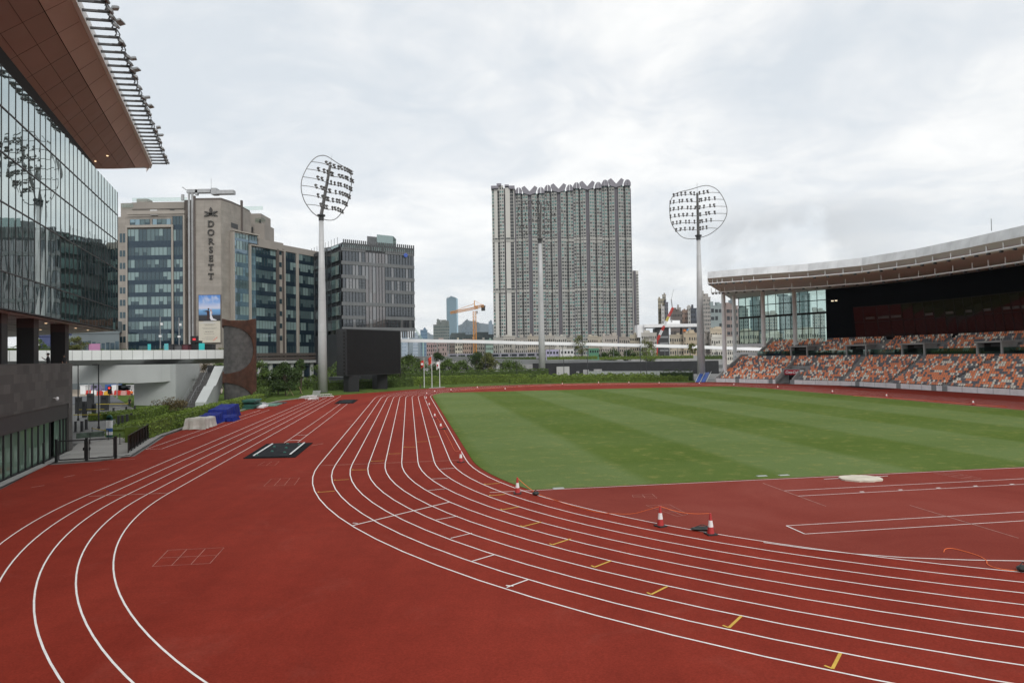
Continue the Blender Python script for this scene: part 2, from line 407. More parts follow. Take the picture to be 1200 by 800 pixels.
for a in (-52.66, -51.42): mb.strip([T(a, 14.9), T(a, 45), T(a-.15, 70)], .05, .004)
for b_ in (16.8, 21.3): mb.strip([T(-52.66, b_), T(-51.42, b_)], .2 if b_ < 18 else .1, .007)
# straight tangent line and infield runways
mb.strip([T(a, b) for a, b in [(-26.4, -25.6), (-25.2, -26.75), (-23.8, -27.8), (-22.3, -28.6), (-20.2, -29.35), (-18.0, -29.95), (-12, -31.2), (-4, -32.5)]], .065, .009)
mb.strip([T(40, -23.3), T(-24, -23.3)], .05, .006); mb.strip([T(-24, -23.3), T(-24, -24.75)], .06, .009); mb.strip([T(-24, -24.75), T(40, -24.75)], .05, .006)
mb.strip([T(-19.85, -16.15), T(40, -15.9)], .05, .006); mb.strip([T(-19.9, -17.6), T(40, -17.3)], .05, .006)
for q in range(9): a = -16 + q*2.4; mb.strip([T(a, -17.38), T(a+.25, -17.38)], .13, .0095)
mb.strip([T(-36.3, -12.75), T(40, -12.75)], .06, .006)
# staggered start marks
def seg(p, q, w, z=.012): mb.strip([G(*p), G(*q)], w, z)
for p, q, w in [((413.5, 615.5), (527, 588), .09), ((594, 688), (620, 678.5), .07), ((553, 657.5), (580, 649.5), .07), ((528, 630.5), (553, 624.5), .06), ((511, 609), (536, 604.5), .06),
             ((502, 574.5), (522, 572.5), .07), ((506, 561), (525, 560.2), .07), ((515, 549.5), (533, 548.3), .07)]: seg(p, q, w)
for p in [(415.5, 613.5), (597, 687.5)]:
    g = G(*p); mb.strip([g + Vector((-.12, .14, 0)), g + Vector((.14, .06, 0))], .07, .016)
struct('lane_lines', mb, m_white)
mb = MB()
mb.strip([T(-36.6, -.05), T(-47.4, -.05)], .09, .010); mb.strip([T(-36.6, 35.2), T(-47.4, 35.2)], .05, .010)
for i, (sx_, sy_, nx, ny, ps) in enumerate([(0, 0, 3, 2, [(178.5, 663.5), (246, 660), (262.5, 641.5), (197, 644.5)]), (0, 0, 3, 1, [(309, 569.5), (345, 568), (351, 559.5), (318, 561)]),
        (0, 0, 2, 2, [(742, 582.5), (770, 583.5), (764, 578.5), (741, 580)]), (0, 0, 3, 2, [(757, 592), (794, 605), (806, 602.5), (785, 591.2)]), (0, 0, 4, 2, [(1094, 554), (1137, 562.5), (1150, 560.5), (1110, 552.2)]),
        (0, 0, 2, 1, [(302, 545.5), (322, 545), (327, 540.5), (310, 541)])]):
    A, B, C_, D_ = [G(*p) for p in ps]
    for u in range(nx+1): mb.strip([A.lerp(B, u/nx), D_.lerp(C_, u/nx)], .022, .010)
    for v in range(ny+1): mb.strip([A.lerp(D_, v/ny), B.lerp(C_, v/ny)], .022, .013)
mb.strip([T(-19.83, -13.8), T(-19.95, -20.2)], .045, .013); mb.strip([T(-15.78, -20.9), T(-15.9, -27.2)], .045, .013)
for p, q in [((104, 581.3), (197, 577.5)), ((30, 549.8), (47, 546.5)), ((36, 571), (52, 568.5)), ((110, 551), (128, 549)), ((60, 543.6), (112, 540.5)), ((125, 539.5), (158, 537.6)), ((75, 559), (88, 556.5)),
             ((405, 493.2), (413, 492.6)), ((406, 497.5), (412, 497.2)), ((365, 522), (379, 519.5))]: mb.strip([G(*p), G(*q)], .10, .010)
struct('worn_track_markings', mb, m_faint)
mb = MB()
for p, q in [((975.5, 783.5), (985, 765)), ((854, 735.5), (869, 721.5)), ((763, 696.5), (782, 687)), ((696.5, 664.5), (716, 657)), ((647, 638.3), (669, 631.2)), ((612, 617), (634, 611.5)), ((588, 597.2), (608, 593.8)), ((574, 580.7), (592, 579)), ((568, 567.4), (586, 566)),
             ((372.5, 576.7), (392.5, 575.2)), ((391.5, 562.6), (409, 561.6)), ((412, 550.5), (430, 550.3)), ((435, 540.5), (450.5, 539.5)), ((455.5, 531.7), (470, 531.2)), ((473, 523.6), (487, 523.7)), ((489, 517.6), (501, 517)), ((503, 511.8), (514, 511.2))]:
    A, B = G(*p), G(*q); d = (B-A); L = d.length; d.normalize(); nrm = Vector((-d.y, d.x, 0))
    mb.strip([A, B], .085, .013); mb.strip([A, A + nrm*.2 + d*.07], .07, .017)
struct('yellow_hurdle_marks', mb, m_yel)
# ================================================================== SHARED MATERIALS FOR BUILT THINGS
m_black = mat('black_metal', (.012, .012, .013), .5, 0)
m_dark = mat('dark_metal', (.035, .036, .038), .5, .1, 2)
m_grey = mat('grey_metal', (.22, .23, .235), .45, .08, 1.5)
m_lgrey = mat('galvanised', (.36, .365, .37), .5, .10, .8)
m_wht = mat('white_coat', (.72, .725, .73), .5, .05, .6)
m_conc = mat('pale_concrete', (.40, .415, .41), .75, .10, .35, detail=7)
m_conc2 = mat('fair_faced_concrete', (.30, .30, .295), .8, .14, .8, detail=7)
m_win = mat('dark_window', (.02, .026, .03), .12, .3, .5)
m_red = mat('red_plastic', (.50, .035, .025), .45, .06)
m_org = mat('orange_plastic', (.75, .14, .03), .5, .06)
m_rope = mat('orange_rope', (.85, .17, .035), .6, 0)

# ================================================================== LEFT PAVILION
az = math.atan2(318-600, FPX)
E_ = Vector((math.sin(az), math.cos(az), 0)); N_ = Vector((E_.y, -E_.x, 0)); C0 = Vector((-40.16, 61.44, 0))
def Q(s, o, z=0): return C0 + E_*s + N_*o + Z3*z
def qprism(mb, poly, z0, z1): return mb.prism([(Q(s, o).x, Q(s, o).y) for s, o in poly], z0, z1)
m_stone = tiles('grey_stone_cladding', (.050, .047, .044), (.092, .086, .080), (.05, .047, .045), 1.3, .65, .75, ms=.006)
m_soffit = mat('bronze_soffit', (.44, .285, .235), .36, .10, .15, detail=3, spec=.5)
m_joint = mat('shadow_gap', (.012, .010, .009), .9, 0)
m_panelw = mat('underside_panels', (.62, .60, .575), .6, .06, .4)
m_brown = mat('brown_column_collar', (.050, .020, .017), .5, .1)
m_fglass = glass('reflective_glazing', (.5, .6, .58), .50, (.86, .96, .955), .012, opaque=(.030, .055, .052), wave=.12, wscale=.35)
m_gglass = glass('green_tinted_glass', (.55, .72, .62), .14, (.8, 1, .9), .02, opaque=(.17, .255, .195))
m_warm = mat('warm_downlight', (1, .72, .42), .5, 0, emit=1.6)

pav = thing('sports_pavilion', 'dark stone pavilion with a tall mirrored glass front and wide bronze roof overhang', 'pavilion', Q(-20, -10))
mb = MB()
qprism(mb, [(-62, 0), (-62, -26), (-3, -26), (-1.15, -4), (-1.15, -.6), (-62, -.6)], 0, 7.0)
mb2 = MB()
qprism(mb2, [(-62, 0), (0, 0), (0, -.62), (-62, -.62)], 4.32, 7.9)
qprism(mb2, [(-1.15, -.003), (0, -.003), (-.4, -24), (-1.15, -24)], -.1, 4.32)
qprism(mb2, [(-.003, -.62), (-.4, -24), (-1.15, -24), (-1.15, -.62)], 4.32, 7.9)
ob('podium_wall', mb2, m_stone, pav, uv=True)
ob('podium_core', mb, mat('dim_interior', (.045, .055, .05), .8, .2, .4), pav)
mb = MB(); qprism(mb, [(-1.17, -.08), (-62, -.08), (-62, -.55), (-1.17, -.55)], 3.05, 4.318); ob('fascia_band', mb, m_dark, pav)
# shopfront glazing
mb = MB(); fr = MB()
s = -1.6
while s > -24:
    if not (-6.0 < s < -4.4):
        fr.obx(Q(s, -.16), N_*.12, E_*.07, Z3*3.04)
    s -= 1.45 if s < -6 else .95
gl = MB(); gl.obx(Q(-4.4, -.30, .08), E_*3.2, N_*.03, Z3*2.95); gl.obx(Q(-24, -.30, .08), E_*18.1, N_*.03, Z3*2.95)
fr.obx(Q(-24, -.18, 0), E_*18.1, N_*.12, Z3*.09); fr.obx(Q(-4.4, -.18, 0), E_*3.2, N_*.12, Z3*.09)
sf = ob('shopfront', gl, m_gglass, pav); ob('frame', fr, m_black, sf)
mb = MB(); mb.obx(Q(-5.9, -.59, 0), E_*1.5, N_*.05, Z3*3.0); ob('doorway', mb, mat('green_door_recess', (.02, .055, .045), .4, .2), pav)
mb = MB(); mb.obx(Q(-62, -.06, 0), E_*37.9, N_*.05, Z3*3.04)
for i in range(24): mb.obx(Q(-26.5, -.012, .15+i*.12), E_*2.2, N_*.05, Z3*.05)
ob('louvre_panel', mb, m_dark, pav)
mb = MB(); c = Q(-5.9, .02, 5.0); mb.obx(c, N_*.25, E_*.06, Z3*.06); mb.ball(c + N_*.3 - Z3*.05, .13); mb.ball(c + N_*.25 + E_*.3, .11); ob('security_camera', mb, m_wht, pav, smooth=True)
# terrace floor + columns
mb = MB(); qprism(mb, [(-62, -.64), (-1.2, -.64), (-1.2, -24), (-62, -24)], 7.0, 7.02); ob('terrace_floor', mb, m_pave, pav)
def s_col(x, o): return min((i*.05-40 for i in range(900)), key=lambda s: abs(pix(Q(s, o, 9))[0]-x))
for s in (s_col(70, -1.9), s_col(32.5, -1.9), s_col(-6, -1.9), s_col(-60, -1.9)):
    p = MB(); h = .62
    qprism(p, [(s-h, -1.3), (s+h, -1.3), (s+h, -2.5), (s-h, -2.5)], 7.02, 10.85); c = ob('column', p, m_black, pav)
    p = MB(); h = .625; qprism(p, [(s-h, -1.295), (s+h, -1.295), (s+h, -2.505), (s-h, -2.505)], 10.85, 11.62); ob('collar', p, m_brown, c)
# raised glass hall
SE = 19.7
def SO(p): d = p - C0; return (d.dot(E_), d.dot(N_))
mb = MB(); qprism(mb, [(-64, -.35), (SE-.15, -.35), SO(Vector((-61, 88, 0))), SO(Vector((-82, 100, 0))), (20, -52), (-64, -52)], 11.62, 11.75); ob('underside', mb, m_panelw, pav)
mb = MB()
for i in range(17): mb.obx(Q(-62 + i*4.8, -50, 11.605), N_*49.5, E_*.06, Z3*.012)
for i in range(11): mb.obx(Q(-63, -1.5 - i*4.2, 11.600), E_*82, N_*.06, Z3*.012)
ob('underside_joint', mb, m_joint, pav)
dl = MB()
k_ = 0
for i in range(12):
    for o in (-2.4, -6.6, -10.8):
        d = MB(); d.cyl(Q(-38 + i*5.0 + (o*.3), o, 11.57), .11, .02, 8); ob('downlight', d, m_warm, pav)
rows = [11.66, 14.2, 18.9, 22.3, 25.4, 28.2]
mullS = []
s = SE
while s > -64: mullS.append(s); s -= 1.36
rnd = random.Random(3)
for r in range(5):
    g = MB(); f = MB()
    for i in range(len(mullS)-1):
        j = [rnd.uniform(-.006, .006) for _ in range(4)]
        a, b = mullS[i+1]+.01, mullS[i]-.01
        g.quad(Q(a, -.05+j[0], rows[r]), Q(b, -.05+j[1], rows[r]), Q(b, -.05+j[2], rows[r+1]), Q(a, -.05+j[3], rows[r+1]))
        f.obx(Q(mullS[i]-.04, -.06, rows[r]+.06), E_*.08, N_*.035, Z3*(rows[r+1]-rows[r]-.06))
    f.obx(Q(-64, -.06, rows[r]-.03), E_*(64+SE), N_*.06, Z3*.09)
    gr = ob('glazing_row', g, m_fglass, pav); ob('mullions', f, m_dark, gr)
mb = MB(); mb.quad(Q(SE, -.06, 11.66), Q(SE-1, -30, 11.66), Q(SE-1, -30, 28.2), Q(SE, -.06, 28.2)); ob('end_glazing', mb, m_fglass, pav)
mb = MB(); mb.obx(Q(-64, -.2, 11.6), E_*(64+SE), N_*-.1, Z3*16.7); ob('backing_wall', mb, m_joint, pav)
# roof: the soffit climbs from the wall head to a thin pale edge
ZE = 33.3
def zi(s): return 28.85 - .035*s
eg = [G(83, 0, ZE), G(110, 50, ZE), G(133, 100, ZE), G(157, 150, ZE), G(176, 195, ZE)]
e0, e1 = SO(eg[0]), SO(eg[-1]); sl = (e1[1]-e0[1])/(e1[0]-e0[0])
def eo(s): return e0[1] + sl*(s-e0[0])
TS = e1[0]
def RP(s, t, dz=0): o = -1.0 + (eo(s)+1.0)*t; return Q(s, o, zi(s) + (ZE-zi(s))*t + dz)
sof, lip, tp_ = MB(), MB(), MB()
SI = 10.5
outl = [(-64, 1.0), (TS-.5, 1.0), (TS+.0, .95), (TS+.05, .86), (TS-.6, .74), (SI, 0.0)]
def shell(dz, mb, fl=False):
    a = [RP(s, t, dz) for s, t in outl] + [RP(-64, 0, dz)]; mb.add(a, [tuple(range(len(a)))])
ss = [-64 + (SI+64)*i/24 for i in range(25)]
sin_ = MB()
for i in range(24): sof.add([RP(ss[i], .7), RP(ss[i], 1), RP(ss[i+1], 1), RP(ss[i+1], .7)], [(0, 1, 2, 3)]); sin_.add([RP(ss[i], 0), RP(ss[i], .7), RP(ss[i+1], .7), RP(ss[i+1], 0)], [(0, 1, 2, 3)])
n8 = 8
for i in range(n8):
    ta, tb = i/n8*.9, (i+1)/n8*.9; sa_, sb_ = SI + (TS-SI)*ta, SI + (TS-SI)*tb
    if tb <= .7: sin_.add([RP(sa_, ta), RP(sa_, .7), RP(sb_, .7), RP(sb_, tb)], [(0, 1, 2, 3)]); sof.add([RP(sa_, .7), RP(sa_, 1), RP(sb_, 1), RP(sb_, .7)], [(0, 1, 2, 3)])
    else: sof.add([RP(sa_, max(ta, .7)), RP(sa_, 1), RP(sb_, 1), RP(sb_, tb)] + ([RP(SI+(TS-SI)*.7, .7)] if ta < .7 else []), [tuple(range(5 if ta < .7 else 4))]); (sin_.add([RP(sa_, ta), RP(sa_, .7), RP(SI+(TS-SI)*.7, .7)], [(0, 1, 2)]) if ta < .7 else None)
sof.add([RP(SI+(TS-SI)*.9, .9), RP(SI+(TS-SI)*.9, 1), RP(TS-.5, 1), RP(TS, .95), RP(TS-.1, .92)], [(0, 1, 2, 3, 4)])
ob_s = ob('roof_soffit', sof, m_soffit, pav); rf = ob_s; ob('inner_soffit', sin_, mat('shaded_bronze_soffit', (.255, .150, .120), .4, .10, .15, detail=3), rf)  # inner panels painted darker to carry the shade of their tilt
for q in range(len(outl)-1):
    (s0, t0), (s1, t1) = outl[q], outl[q+1]; a, b = RP(s0, t0), RP(s1, t1); d = (b-a).normalized(); w = Vector((-d.y, d.x, 0)) * -.5
    if w.dot(N_) + w.dot(E_) < 0: w = -w
    if q < 3: lip.obx(a + Z3*.02, b-a, w*.6, Z3*.8)
ob('roof_lip', lip, mat('pale_roof_edge', (.80, .79, .78), .5, .05, .5), rf)
tp_.add([RP(-64, 1, .58), RP(TS, 1, .58), RP(SI, 0, 5.4), RP(-64, 0, 4.0)], [(0, 1, 2, 3)]); tp_.add([RP(SI, 0, 0), RP(SI, 0, 5.4), Q(SI-8, -30, 34), Q(SI-8, -30, 28.5)], [(0, 1, 2, 3)]); tp_.add([RP(TS, .95, .02), RP(TS, .95, .6), RP(SI, 0, 5.4), RP(SI, 0, 0)], [(0, 1, 2, 3)]); tp_.add([RP(-64, 0, 4.0), RP(SI, 0, 5.4), Q(SI-8, -30, 34), Q(-64, -30, 34)], [(0, 1, 2, 3)]); tp_.add([Q(-64, -.9, 28.25), Q(SE-.2, -.9, 28.25), Q(SE-1.2, -30, 28.25), Q(-64, -30, 28.25)], [(0, 1, 2, 3)]); ob('roof_deck', tp_, m_lgrey, rf)
mb = MB()
def jl(s0, t0, s1, t1, w):
    a, b = RP(s0, t0, -.012), RP(s1, t1, -.012); d = (b-a).normalized(); n_ = d.cross(Z3).normalized()*w; mb.obx(a - n_/2, b-a, n_, Z3*.01)
def se(t): return SI + (TS-SI)*t
jl(-64, .70, se(.70)-.3, .70, .09)
for t in (.20, .45): jl(-64, t, se(t)-.2, t, .02)
s = TS - .8
while s > -60: jl(s, max(.02, (s-SI)/(TS-SI)+.05), s, .98, .018); s -= 3.3
ob('panel_joint', mb, m_joint, rf)
mb = MB(); A4 = [Q(-64, -.3, 28.3), Q(SI, -.3, 28.3), RP(SI, .12, -.03), RP(-64, .12, -.03)]; mb.add(A4 + [v - N_*.8 for v in A4], [(0, 1, 2, 3), (7, 6, 5, 4), (0, 4, 5, 1), (2, 6, 7, 3), (1, 5, 6, 2), (0, 3, 7, 4)]); ob('shadow_gap', mb, m_joint, pav)
for s, t in ((SI-.3, .16), (SI+1.0, .38)):
    d = MB(); d.cyl(RP(s, t, -.05), .12, .04, 8); ob('downlight', d, m_warm, pav)
# floodlight arms cantilevered off the roof edge
m_lampface = mat('floodlight_lens', (.30, .25, .22), .3, .3, 8)
def make_arm():
    t = thing('roof_floodlight', 'slim grey floodlight arm with its bracket and lamp on the roof edge', 'floodlight', (0, 0, 0), 'floodlight arms along the roof edge')
    a = MB(); a.obx((0, -.07, -.1), (1.75, 0, .12), (0, .14, 0), (0, 0, .17)); a.obx((1.1, -.11, .05), (.72, 0, .04), (0, .22, 0), (0, 0, .10)); ob('arm', a, m_dark, t)
    u = MB(); u.tube([(1.65, -.38, .04), (1.75, -.40, .55), (1.8, .40, .55), (1.7, .38, .04)], .045, 6); u.tube([(1.45, 0, .1), (1.55, .1, .4), (1.75, .3, .5)], .02, 5); ob('bracket', u, m_dark, t)
    l = MB(); l.obx((1.55, -.34, .42), (.44, 0, -.24), (0, .68, 0), (.07, 0, .13))
    for i in range(5): l.obx((1.63+i*.075, -.32, .52-i*.041), (.02, 0, -.012), (0, .64, 0), (.04, 0, .08))
    lp = ob('lamp', l, m_grey, t)
    q = MB()
    for i in range(2):
        for j in range(3): q.obx((1.58+i*.20, -.31+j*.21, .393-i*.109), (.17, 0, -.093), (0, .19, 0), (-.006, 0, -.01))
    ob('lens', q, m_lampface, lp)
    return t
arm0 = make_arm(); arm0.rotation_euler.z = math.atan2(N_.y, N_.x)
rnd = random.Random(5); s = TS - .35; i = 0; sp_ = 1.42
while s > -22:
    p = Q(s, eo(s)+.22, ZE + .32)
    if i == 0: a = arm0; a.location = p
    else: a = copy_tree(arm0, p, math.atan2(N_.y, N_.x))
    tilt = i % 7 == 3 or i % 7 == 5
    if tilt:
        for ch in a.children:
            if ch.name.startswith('lamp'): ch.rotation_euler = (rnd.uniform(-.2, .2), -.75, rnd.uniform(-.3, .3)); ch.location = (.45, 0, 1.05)
    else:
        for ch in a.children:
            if ch.name.startswith('lamp'): ch.rotation_euler = (rnd.uniform(-.15, .15), rnd.uniform(-.05, .05), rnd.uniform(-.15, .15))
    if tilt: a['label'] = '%s floodlight arm from the far roof tip, its lens turned outward from the roof' % nth(i+1)
    else: a['label'] = '%s grey floodlight arm counted from the far roof tip' % nth(i+1)
    i += 1; s -= sp_

# ---- gate, railing, kerbs
def post_rail(t, A, B, h, n, m, rails=(0.12, 1.0), r=.035, infill=None, nm='post'):
    A, B = Vector(A), Vector(B)
    for q in range(n+1):
        p = A.lerp(B, q/n); b_ = MB(); b_.box(p + Z3*h/2, (r*2, r*2, h)); ob(nm, b_, m, t)
    b_ = MB(); d = (B-A); nn = Vector((-d.y, d.x, 0)).normalized()
    for z in rails: b_.obx(A + Z3*(h*z-.03) - nn*.02, d, nn*.04, Z3*.045)
    ob('rail', b_, m, t)
    if infill:
        b_ = MB(); b_.obx(A + Z3*.15, d, nn*.008, Z3*(h-.22)); ob('infill_panel', b_, infill, t)
m_mesh = glass('dark_tinted_infill', (.34, .35, .35), .0, (.12, .12, .12), .3)
ga, gm, gb = G(66, 541.5), G(101.5, 539.5), G(135.5, 537)
gate = thing('double_gate', 'black steel double gate standing closed beside the track', 'gate', gm)
for p, q in ((ga, gm), (gm, gb)):
    d = (q-p).normalized(); fr = MB(); nn = Vector((-d.y, d.x, 0))
    a_, b_ = p + d*.14, q - d*.1
    fr.obx(a_ - nn*.03 + Z3*.12, b_-a_, nn*.06, Z3*.1); fr.obx(a_ - nn*.03 + Z3*1.62, b_-a_, nn*.06, Z3*.1)
    fr.obx(a_ - nn*.03 + Z3*.22, d*.07, nn*.06, Z3*1.4); fr.obx(b_ - d*.07 - nn*.03 + Z3*.22, d*.07, nn*.06, Z3*1.4)
    lf = ob('gate_leaf', fr, m_black, gate)
    h = MB(); h.box((q if p == ga else p) + Z3*.95 + d*(-.2 if p == ga else .2), (.1, .1, .24)); ob('latch', h, m_black, lf)
for p in (ga, gm, gb):
    b_ = MB(); b_.box(p + Z3*.92, (.16, .16, 1.84)); ob('post', b_, m_black, gate)
b_ = MB(); b_.box(G(51, 544) + Z3*.85, (.11, .11, 1.7)); tag(ob('fence_post', b_, m_black), 'lone black post in front of the green shopfront glass', 'post')
fa, fb = G(153.5, 531.5), G(178.5, 514.5)
fen = thing('black_railing', 'black railing with tinted panels running back from the gate', 'railing', fa)
post_rail(fen, fa + Vector((-.4, .3, 0)), fb + Vector((-.4, 0, 0)), 1.55, 7, m_black, infill=m_mesh)
mb = MB(); mb.strip([G(146, 540), G(158, 534.5), G(186, 513)], .5, .0); 
kp = [(-66.5, 8.9), (-64.1, 9.1), (-65.6, 17.5), (-67.0, 25), (-67.3, 40), (-66.9, 62), (-65.4, 82), (-61, 95.2)]
mb = MB()
for q in range(len(kp)-1):
    a, b = T(*kp[q]), T(*kp[q+1]); d = (b-a).normalized(); n_ = Vector((-d.y, d.x, 0)); mb.obx(a, b-a, n_*.4, Z3*.1)
struct('kerb', mb, m_kerb)
mb = MB(); a, b = Q(-30, .1), Q(-3.2, .1); mb.obx(a, b-a, N_*.55, Z3*.06); struct('drain_kerb', mb, m_kerb)
m_deck = tiles('timber_toned_paving', (.30, .29, .275), (.36, .35, .33), (.2, .195, .185), 3.0, .22, .85, ms=.012)
def ground_poly(name, pts, z, m, th=.1, **k):
    mb = MB(); mb.prism([(p[0], p[1]) for p in pts], z-th, z); o = struct(name, mb, m, **k); return o
def paving_poly(px, z): return [G(x, y) for x, y in px]
ground_poly('forecourt_paving', [Q(-6, .0), G(66, 541), G(136, 536.6), G(154, 531.5), G(180, 514), G(176, 500), Q(14, -2), Q(0, -.1)], .02, m_deck, uv=True)
# ================================================================== VEGETATION KIT
def leafmats(nm, base):
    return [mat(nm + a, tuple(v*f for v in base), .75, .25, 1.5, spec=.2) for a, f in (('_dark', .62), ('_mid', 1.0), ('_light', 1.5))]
L_DARK = leafmats('leaf_deep', (.050, .082, .026)); L_MID = leafmats('leaf_mid', (.084, .128, .032)); L_LIME = leafmats('leaf_lime', (.14, .20, .036))
L_OLIVE = leafmats('leaf_olive', (.115, .125, .038)); L_RUST = leafmats('leaf_rust', (.125, .095, .045))
m_bark = mat('bark', (.085, .065, .048), .9, .3, 6)
def leaf(mb, c, size, rnd, up=.3):
    d = Vector((rnd.uniform(-1, 1), rnd.uniform(-1, 1), rnd.uniform(-1, 1))); d = d.normalized() if d.length > .01 else Vector((1, 0, 0))
    n = Vector((rnd.uniform(-1, 1), rnd.uniform(-1, 1), rnd.uniform(-.4, 1)+up)).normalized(); x = d.cross(n)
    if x.length < .05: x = Vector((1, 0, 0))
    x.normalize(); y = n.cross(x); l = size*rnd.uniform(.7, 1.3); w = l*rnd.uniform(.4, .6)
    mb.m = rnd.choice((0, 1, 1, 1, 2)); mb.quad(c - y*l*.5, c + x*w*.5, c + y*l*.5, c - x*w*.5)
def blob(mb, c, r, n, size, rnd, flat=1.0):
    for _ in range(n):
        d = Vector((rnd.gauss(0, 1), rnd.gauss(0, 1), rnd.gauss(0, 1))); d.normalize(); q = rnd.random()**.45
        leaf(mb, c + Vector((d.x*r*q, d.y*r*q, d.z*r*q*flat)), size, rnd)
def tree(name, base, h, cr, label, mats, seed, trunk=.14, size=.35, clumps=14, per=70, bare=.35, group=None, cat='tree', flat=.8, multi=1):
    rnd = random.Random(seed); base = Vector(base); t = thing(name, label, cat, base, group)
    tk = MB(); cw = MB(); tips = []
    for m_ in range(multi):
        top = base + Vector((rnd.uniform(-.08, .08)*h + (m_-(multi-1)/2)*cr*.5, rnd.uniform(-.06, .06)*h, h*.82)); midp = base.lerp(top, .5) + Vector((rnd.uniform(-.03, .03)*h, 0, 0))
        tk.tube([base + Vector(((m_-(multi-1)/2)*.3, 0, -.1)), midp, top], [trunk, trunk*.7, trunk*.3], 6)
        tips.append(top)
    per = int(per*1.9); size *= 1.1
    for i in range(clumps):
        zf = rnd.uniform(bare, 1.0); rad = cr*math.sin(math.pi*min(.97, (zf-bare)/(1.02-bare)*.8+.18))*rnd.uniform(.35, 1.0)
        a = rnd.uniform(0, 6.283); c = base + Vector((rad*math.cos(a), rad*math.sin(a), h*zf*.93))
        st = base.lerp(rnd.choice(tips), min(.95, zf*.75)); tk.tube([st, st.lerp(c, .6) + Z3*.1, c], [trunk*.35, trunk*.2, trunk*.08], 4)
        blob(cw, c, cr*rnd.uniform(.28, .5), per, size, rnd, flat)
    ob('trunk', tk, m_bark, t); ob('crown', cw, mats, t)
    return t
def hedge(name, path, w, h, label, mats, seed, size=.16, dens=90, z0=0, cat='hedge', group=None, rough=.12):
    """a clipped hedge: lumpy dark inner body wrapped in leaves"""
    rnd = random.Random(seed); core = MB(); lv = MB(); path = [Vector((p[0], p[1], 0)) for p in path]
    for q in range(len(path)-1):
        a, b = path[q], path[q+1]; d = b-a; L = d.length; d.normalize(); n_ = Vector((-d.y, d.x, 0))
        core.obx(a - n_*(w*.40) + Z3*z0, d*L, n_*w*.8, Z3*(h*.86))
        for _ in range(int(dens*L)):
            u = rnd.uniform(0, L); side = rnd.random()
            lump = math.sin(u*2.1+seed)*.5 + math.sin(u*5.3+seed*2)*.3
            if side < .45: p = a + d*u + n_*rnd.uniform(-w/2, w/2) + Z3*(h*(1+rough*lump*.6) + rnd.uniform(-.12, .10))
            else:
                sg = 1 if side > .72 else -1
                p = a + d*u + n_*(sg*(w/2*(1+rough*lump) + rnd.uniform(-.08, .06))) + Z3*rnd.uniform(0, h)
            leaf(lv, p + Z3*z0, size, rnd)
    base = Vector(path[0]) + Z3*z0
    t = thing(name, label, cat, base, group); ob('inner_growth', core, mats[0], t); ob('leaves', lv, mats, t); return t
def shrub(name, base, r, h, label, mats, seed, size=.25, n=500, cat='shrub', group=None):
    rnd = random.Random(seed); base = Vector(base); lv = MB()
    for i in range(7):
        a = rnd.uniform(0, 6.28); q = rnd.uniform(0, .6)*r; blob(lv, base + Vector((q*math.cos(a), q*math.sin(a), h*rnd.uniform(.35, .68))), min(r, h)*rnd.uniform(.35, .6), n//7, size, rnd)
    st = MB()
    for i in range(4): a = i*1.6; st.tube([base, base + Vector((r*.3*math.cos(a), r*.3*math.sin(a), h*.6))], [.04, .015], 4)
    t = thing(name, label, cat, base, group); ob('stems', st, m_bark, t); ob('leaves', lv, mats, t); return t

# ================================================================== FOOTBRIDGE
m_bridge = mat('bridge_white_panel', (.74, .765, .75), .55, .05, .15)
m_bridge2 = mat('bridge_underside', (.30, .31, .305), .6, .06, .2)
m_pier = mat('pier_concrete', (.42, .44, .43), .7, .08, .2, detail=7)
br = thing('footbridge', 'pale curved footbridge with a smooth panelled parapet crossing behind the pavilion', 'footbridge', HX(160, 122))
bx = [(-120, 92), (-60, 98), (0, 105), (45, 109.5), (85, 113.5), (130, 118), (180, 123.5), (222, 128.5), (262, 133.5), (300, 139)]
F = [HX(x, y) for x, y in bx]; BK = [p + Vector((3, 7, 0)) for p in F]
def bridge_ribbon(mb, za, zb, off0, off1):
    for q in range(len(F)-1):
        a, b = F[q], F[q+1]; o0, o1 = Vector((.12, -.99, 0))*off0, Vector((.12, -.99, 0))*off1
        mb.quad(a+o0+Z3*za, b+o0+Z3*za, b+o1+Z3*zb, a+o1+Z3*zb)
mb = MB(); bridge_ribbon(mb, 8.35, 10.05, 0, .1); bridge_ribbon(mb, 10.05, 10.05, .1, -.25); bridge_ribbon(mb, 10.05, 8.9, -.25, -.25); ob('parapet', mb, m_bridge, br)
mb = MB(); bridge_ribbon(mb, 7.45, 8.35, -1.9, 0)
for q in range(len(F)-1):
    a, b = F[q]-Vector((.12, -.99, 0))*1.9, F[q+1]-Vector((.12, -.99, 0))*1.9; mb.quad(a+Z3*7.45, a+Vector((3, 8, 0))+Z3*7.45, b+Vector((3, 8, 0))+Z3*7.45, b+Z3*7.45)
    a, b = F[q], F[q+1]; mb.quad(a+Z3*8.9, b+Z3*8.9, b+Vector((3, 10, 0))+Z3*8.9, a+Vector((3, 10, 0))+Z3*8.9)
ob('deck', mb, m_bridge2, br)
mb = MB()
for q in range(len(F)-1):
    n = 4
    for i in range(n): p = F[q].lerp(F[q+1], i/n) + Vector((.12, -.99, 0))*.075; mb.obx(p + Z3*8.36, (.03, 0, 0), (0, -.06, 0), (0, 0, 1.68))
ob('panel_joint', mb, m_bridge2, br)
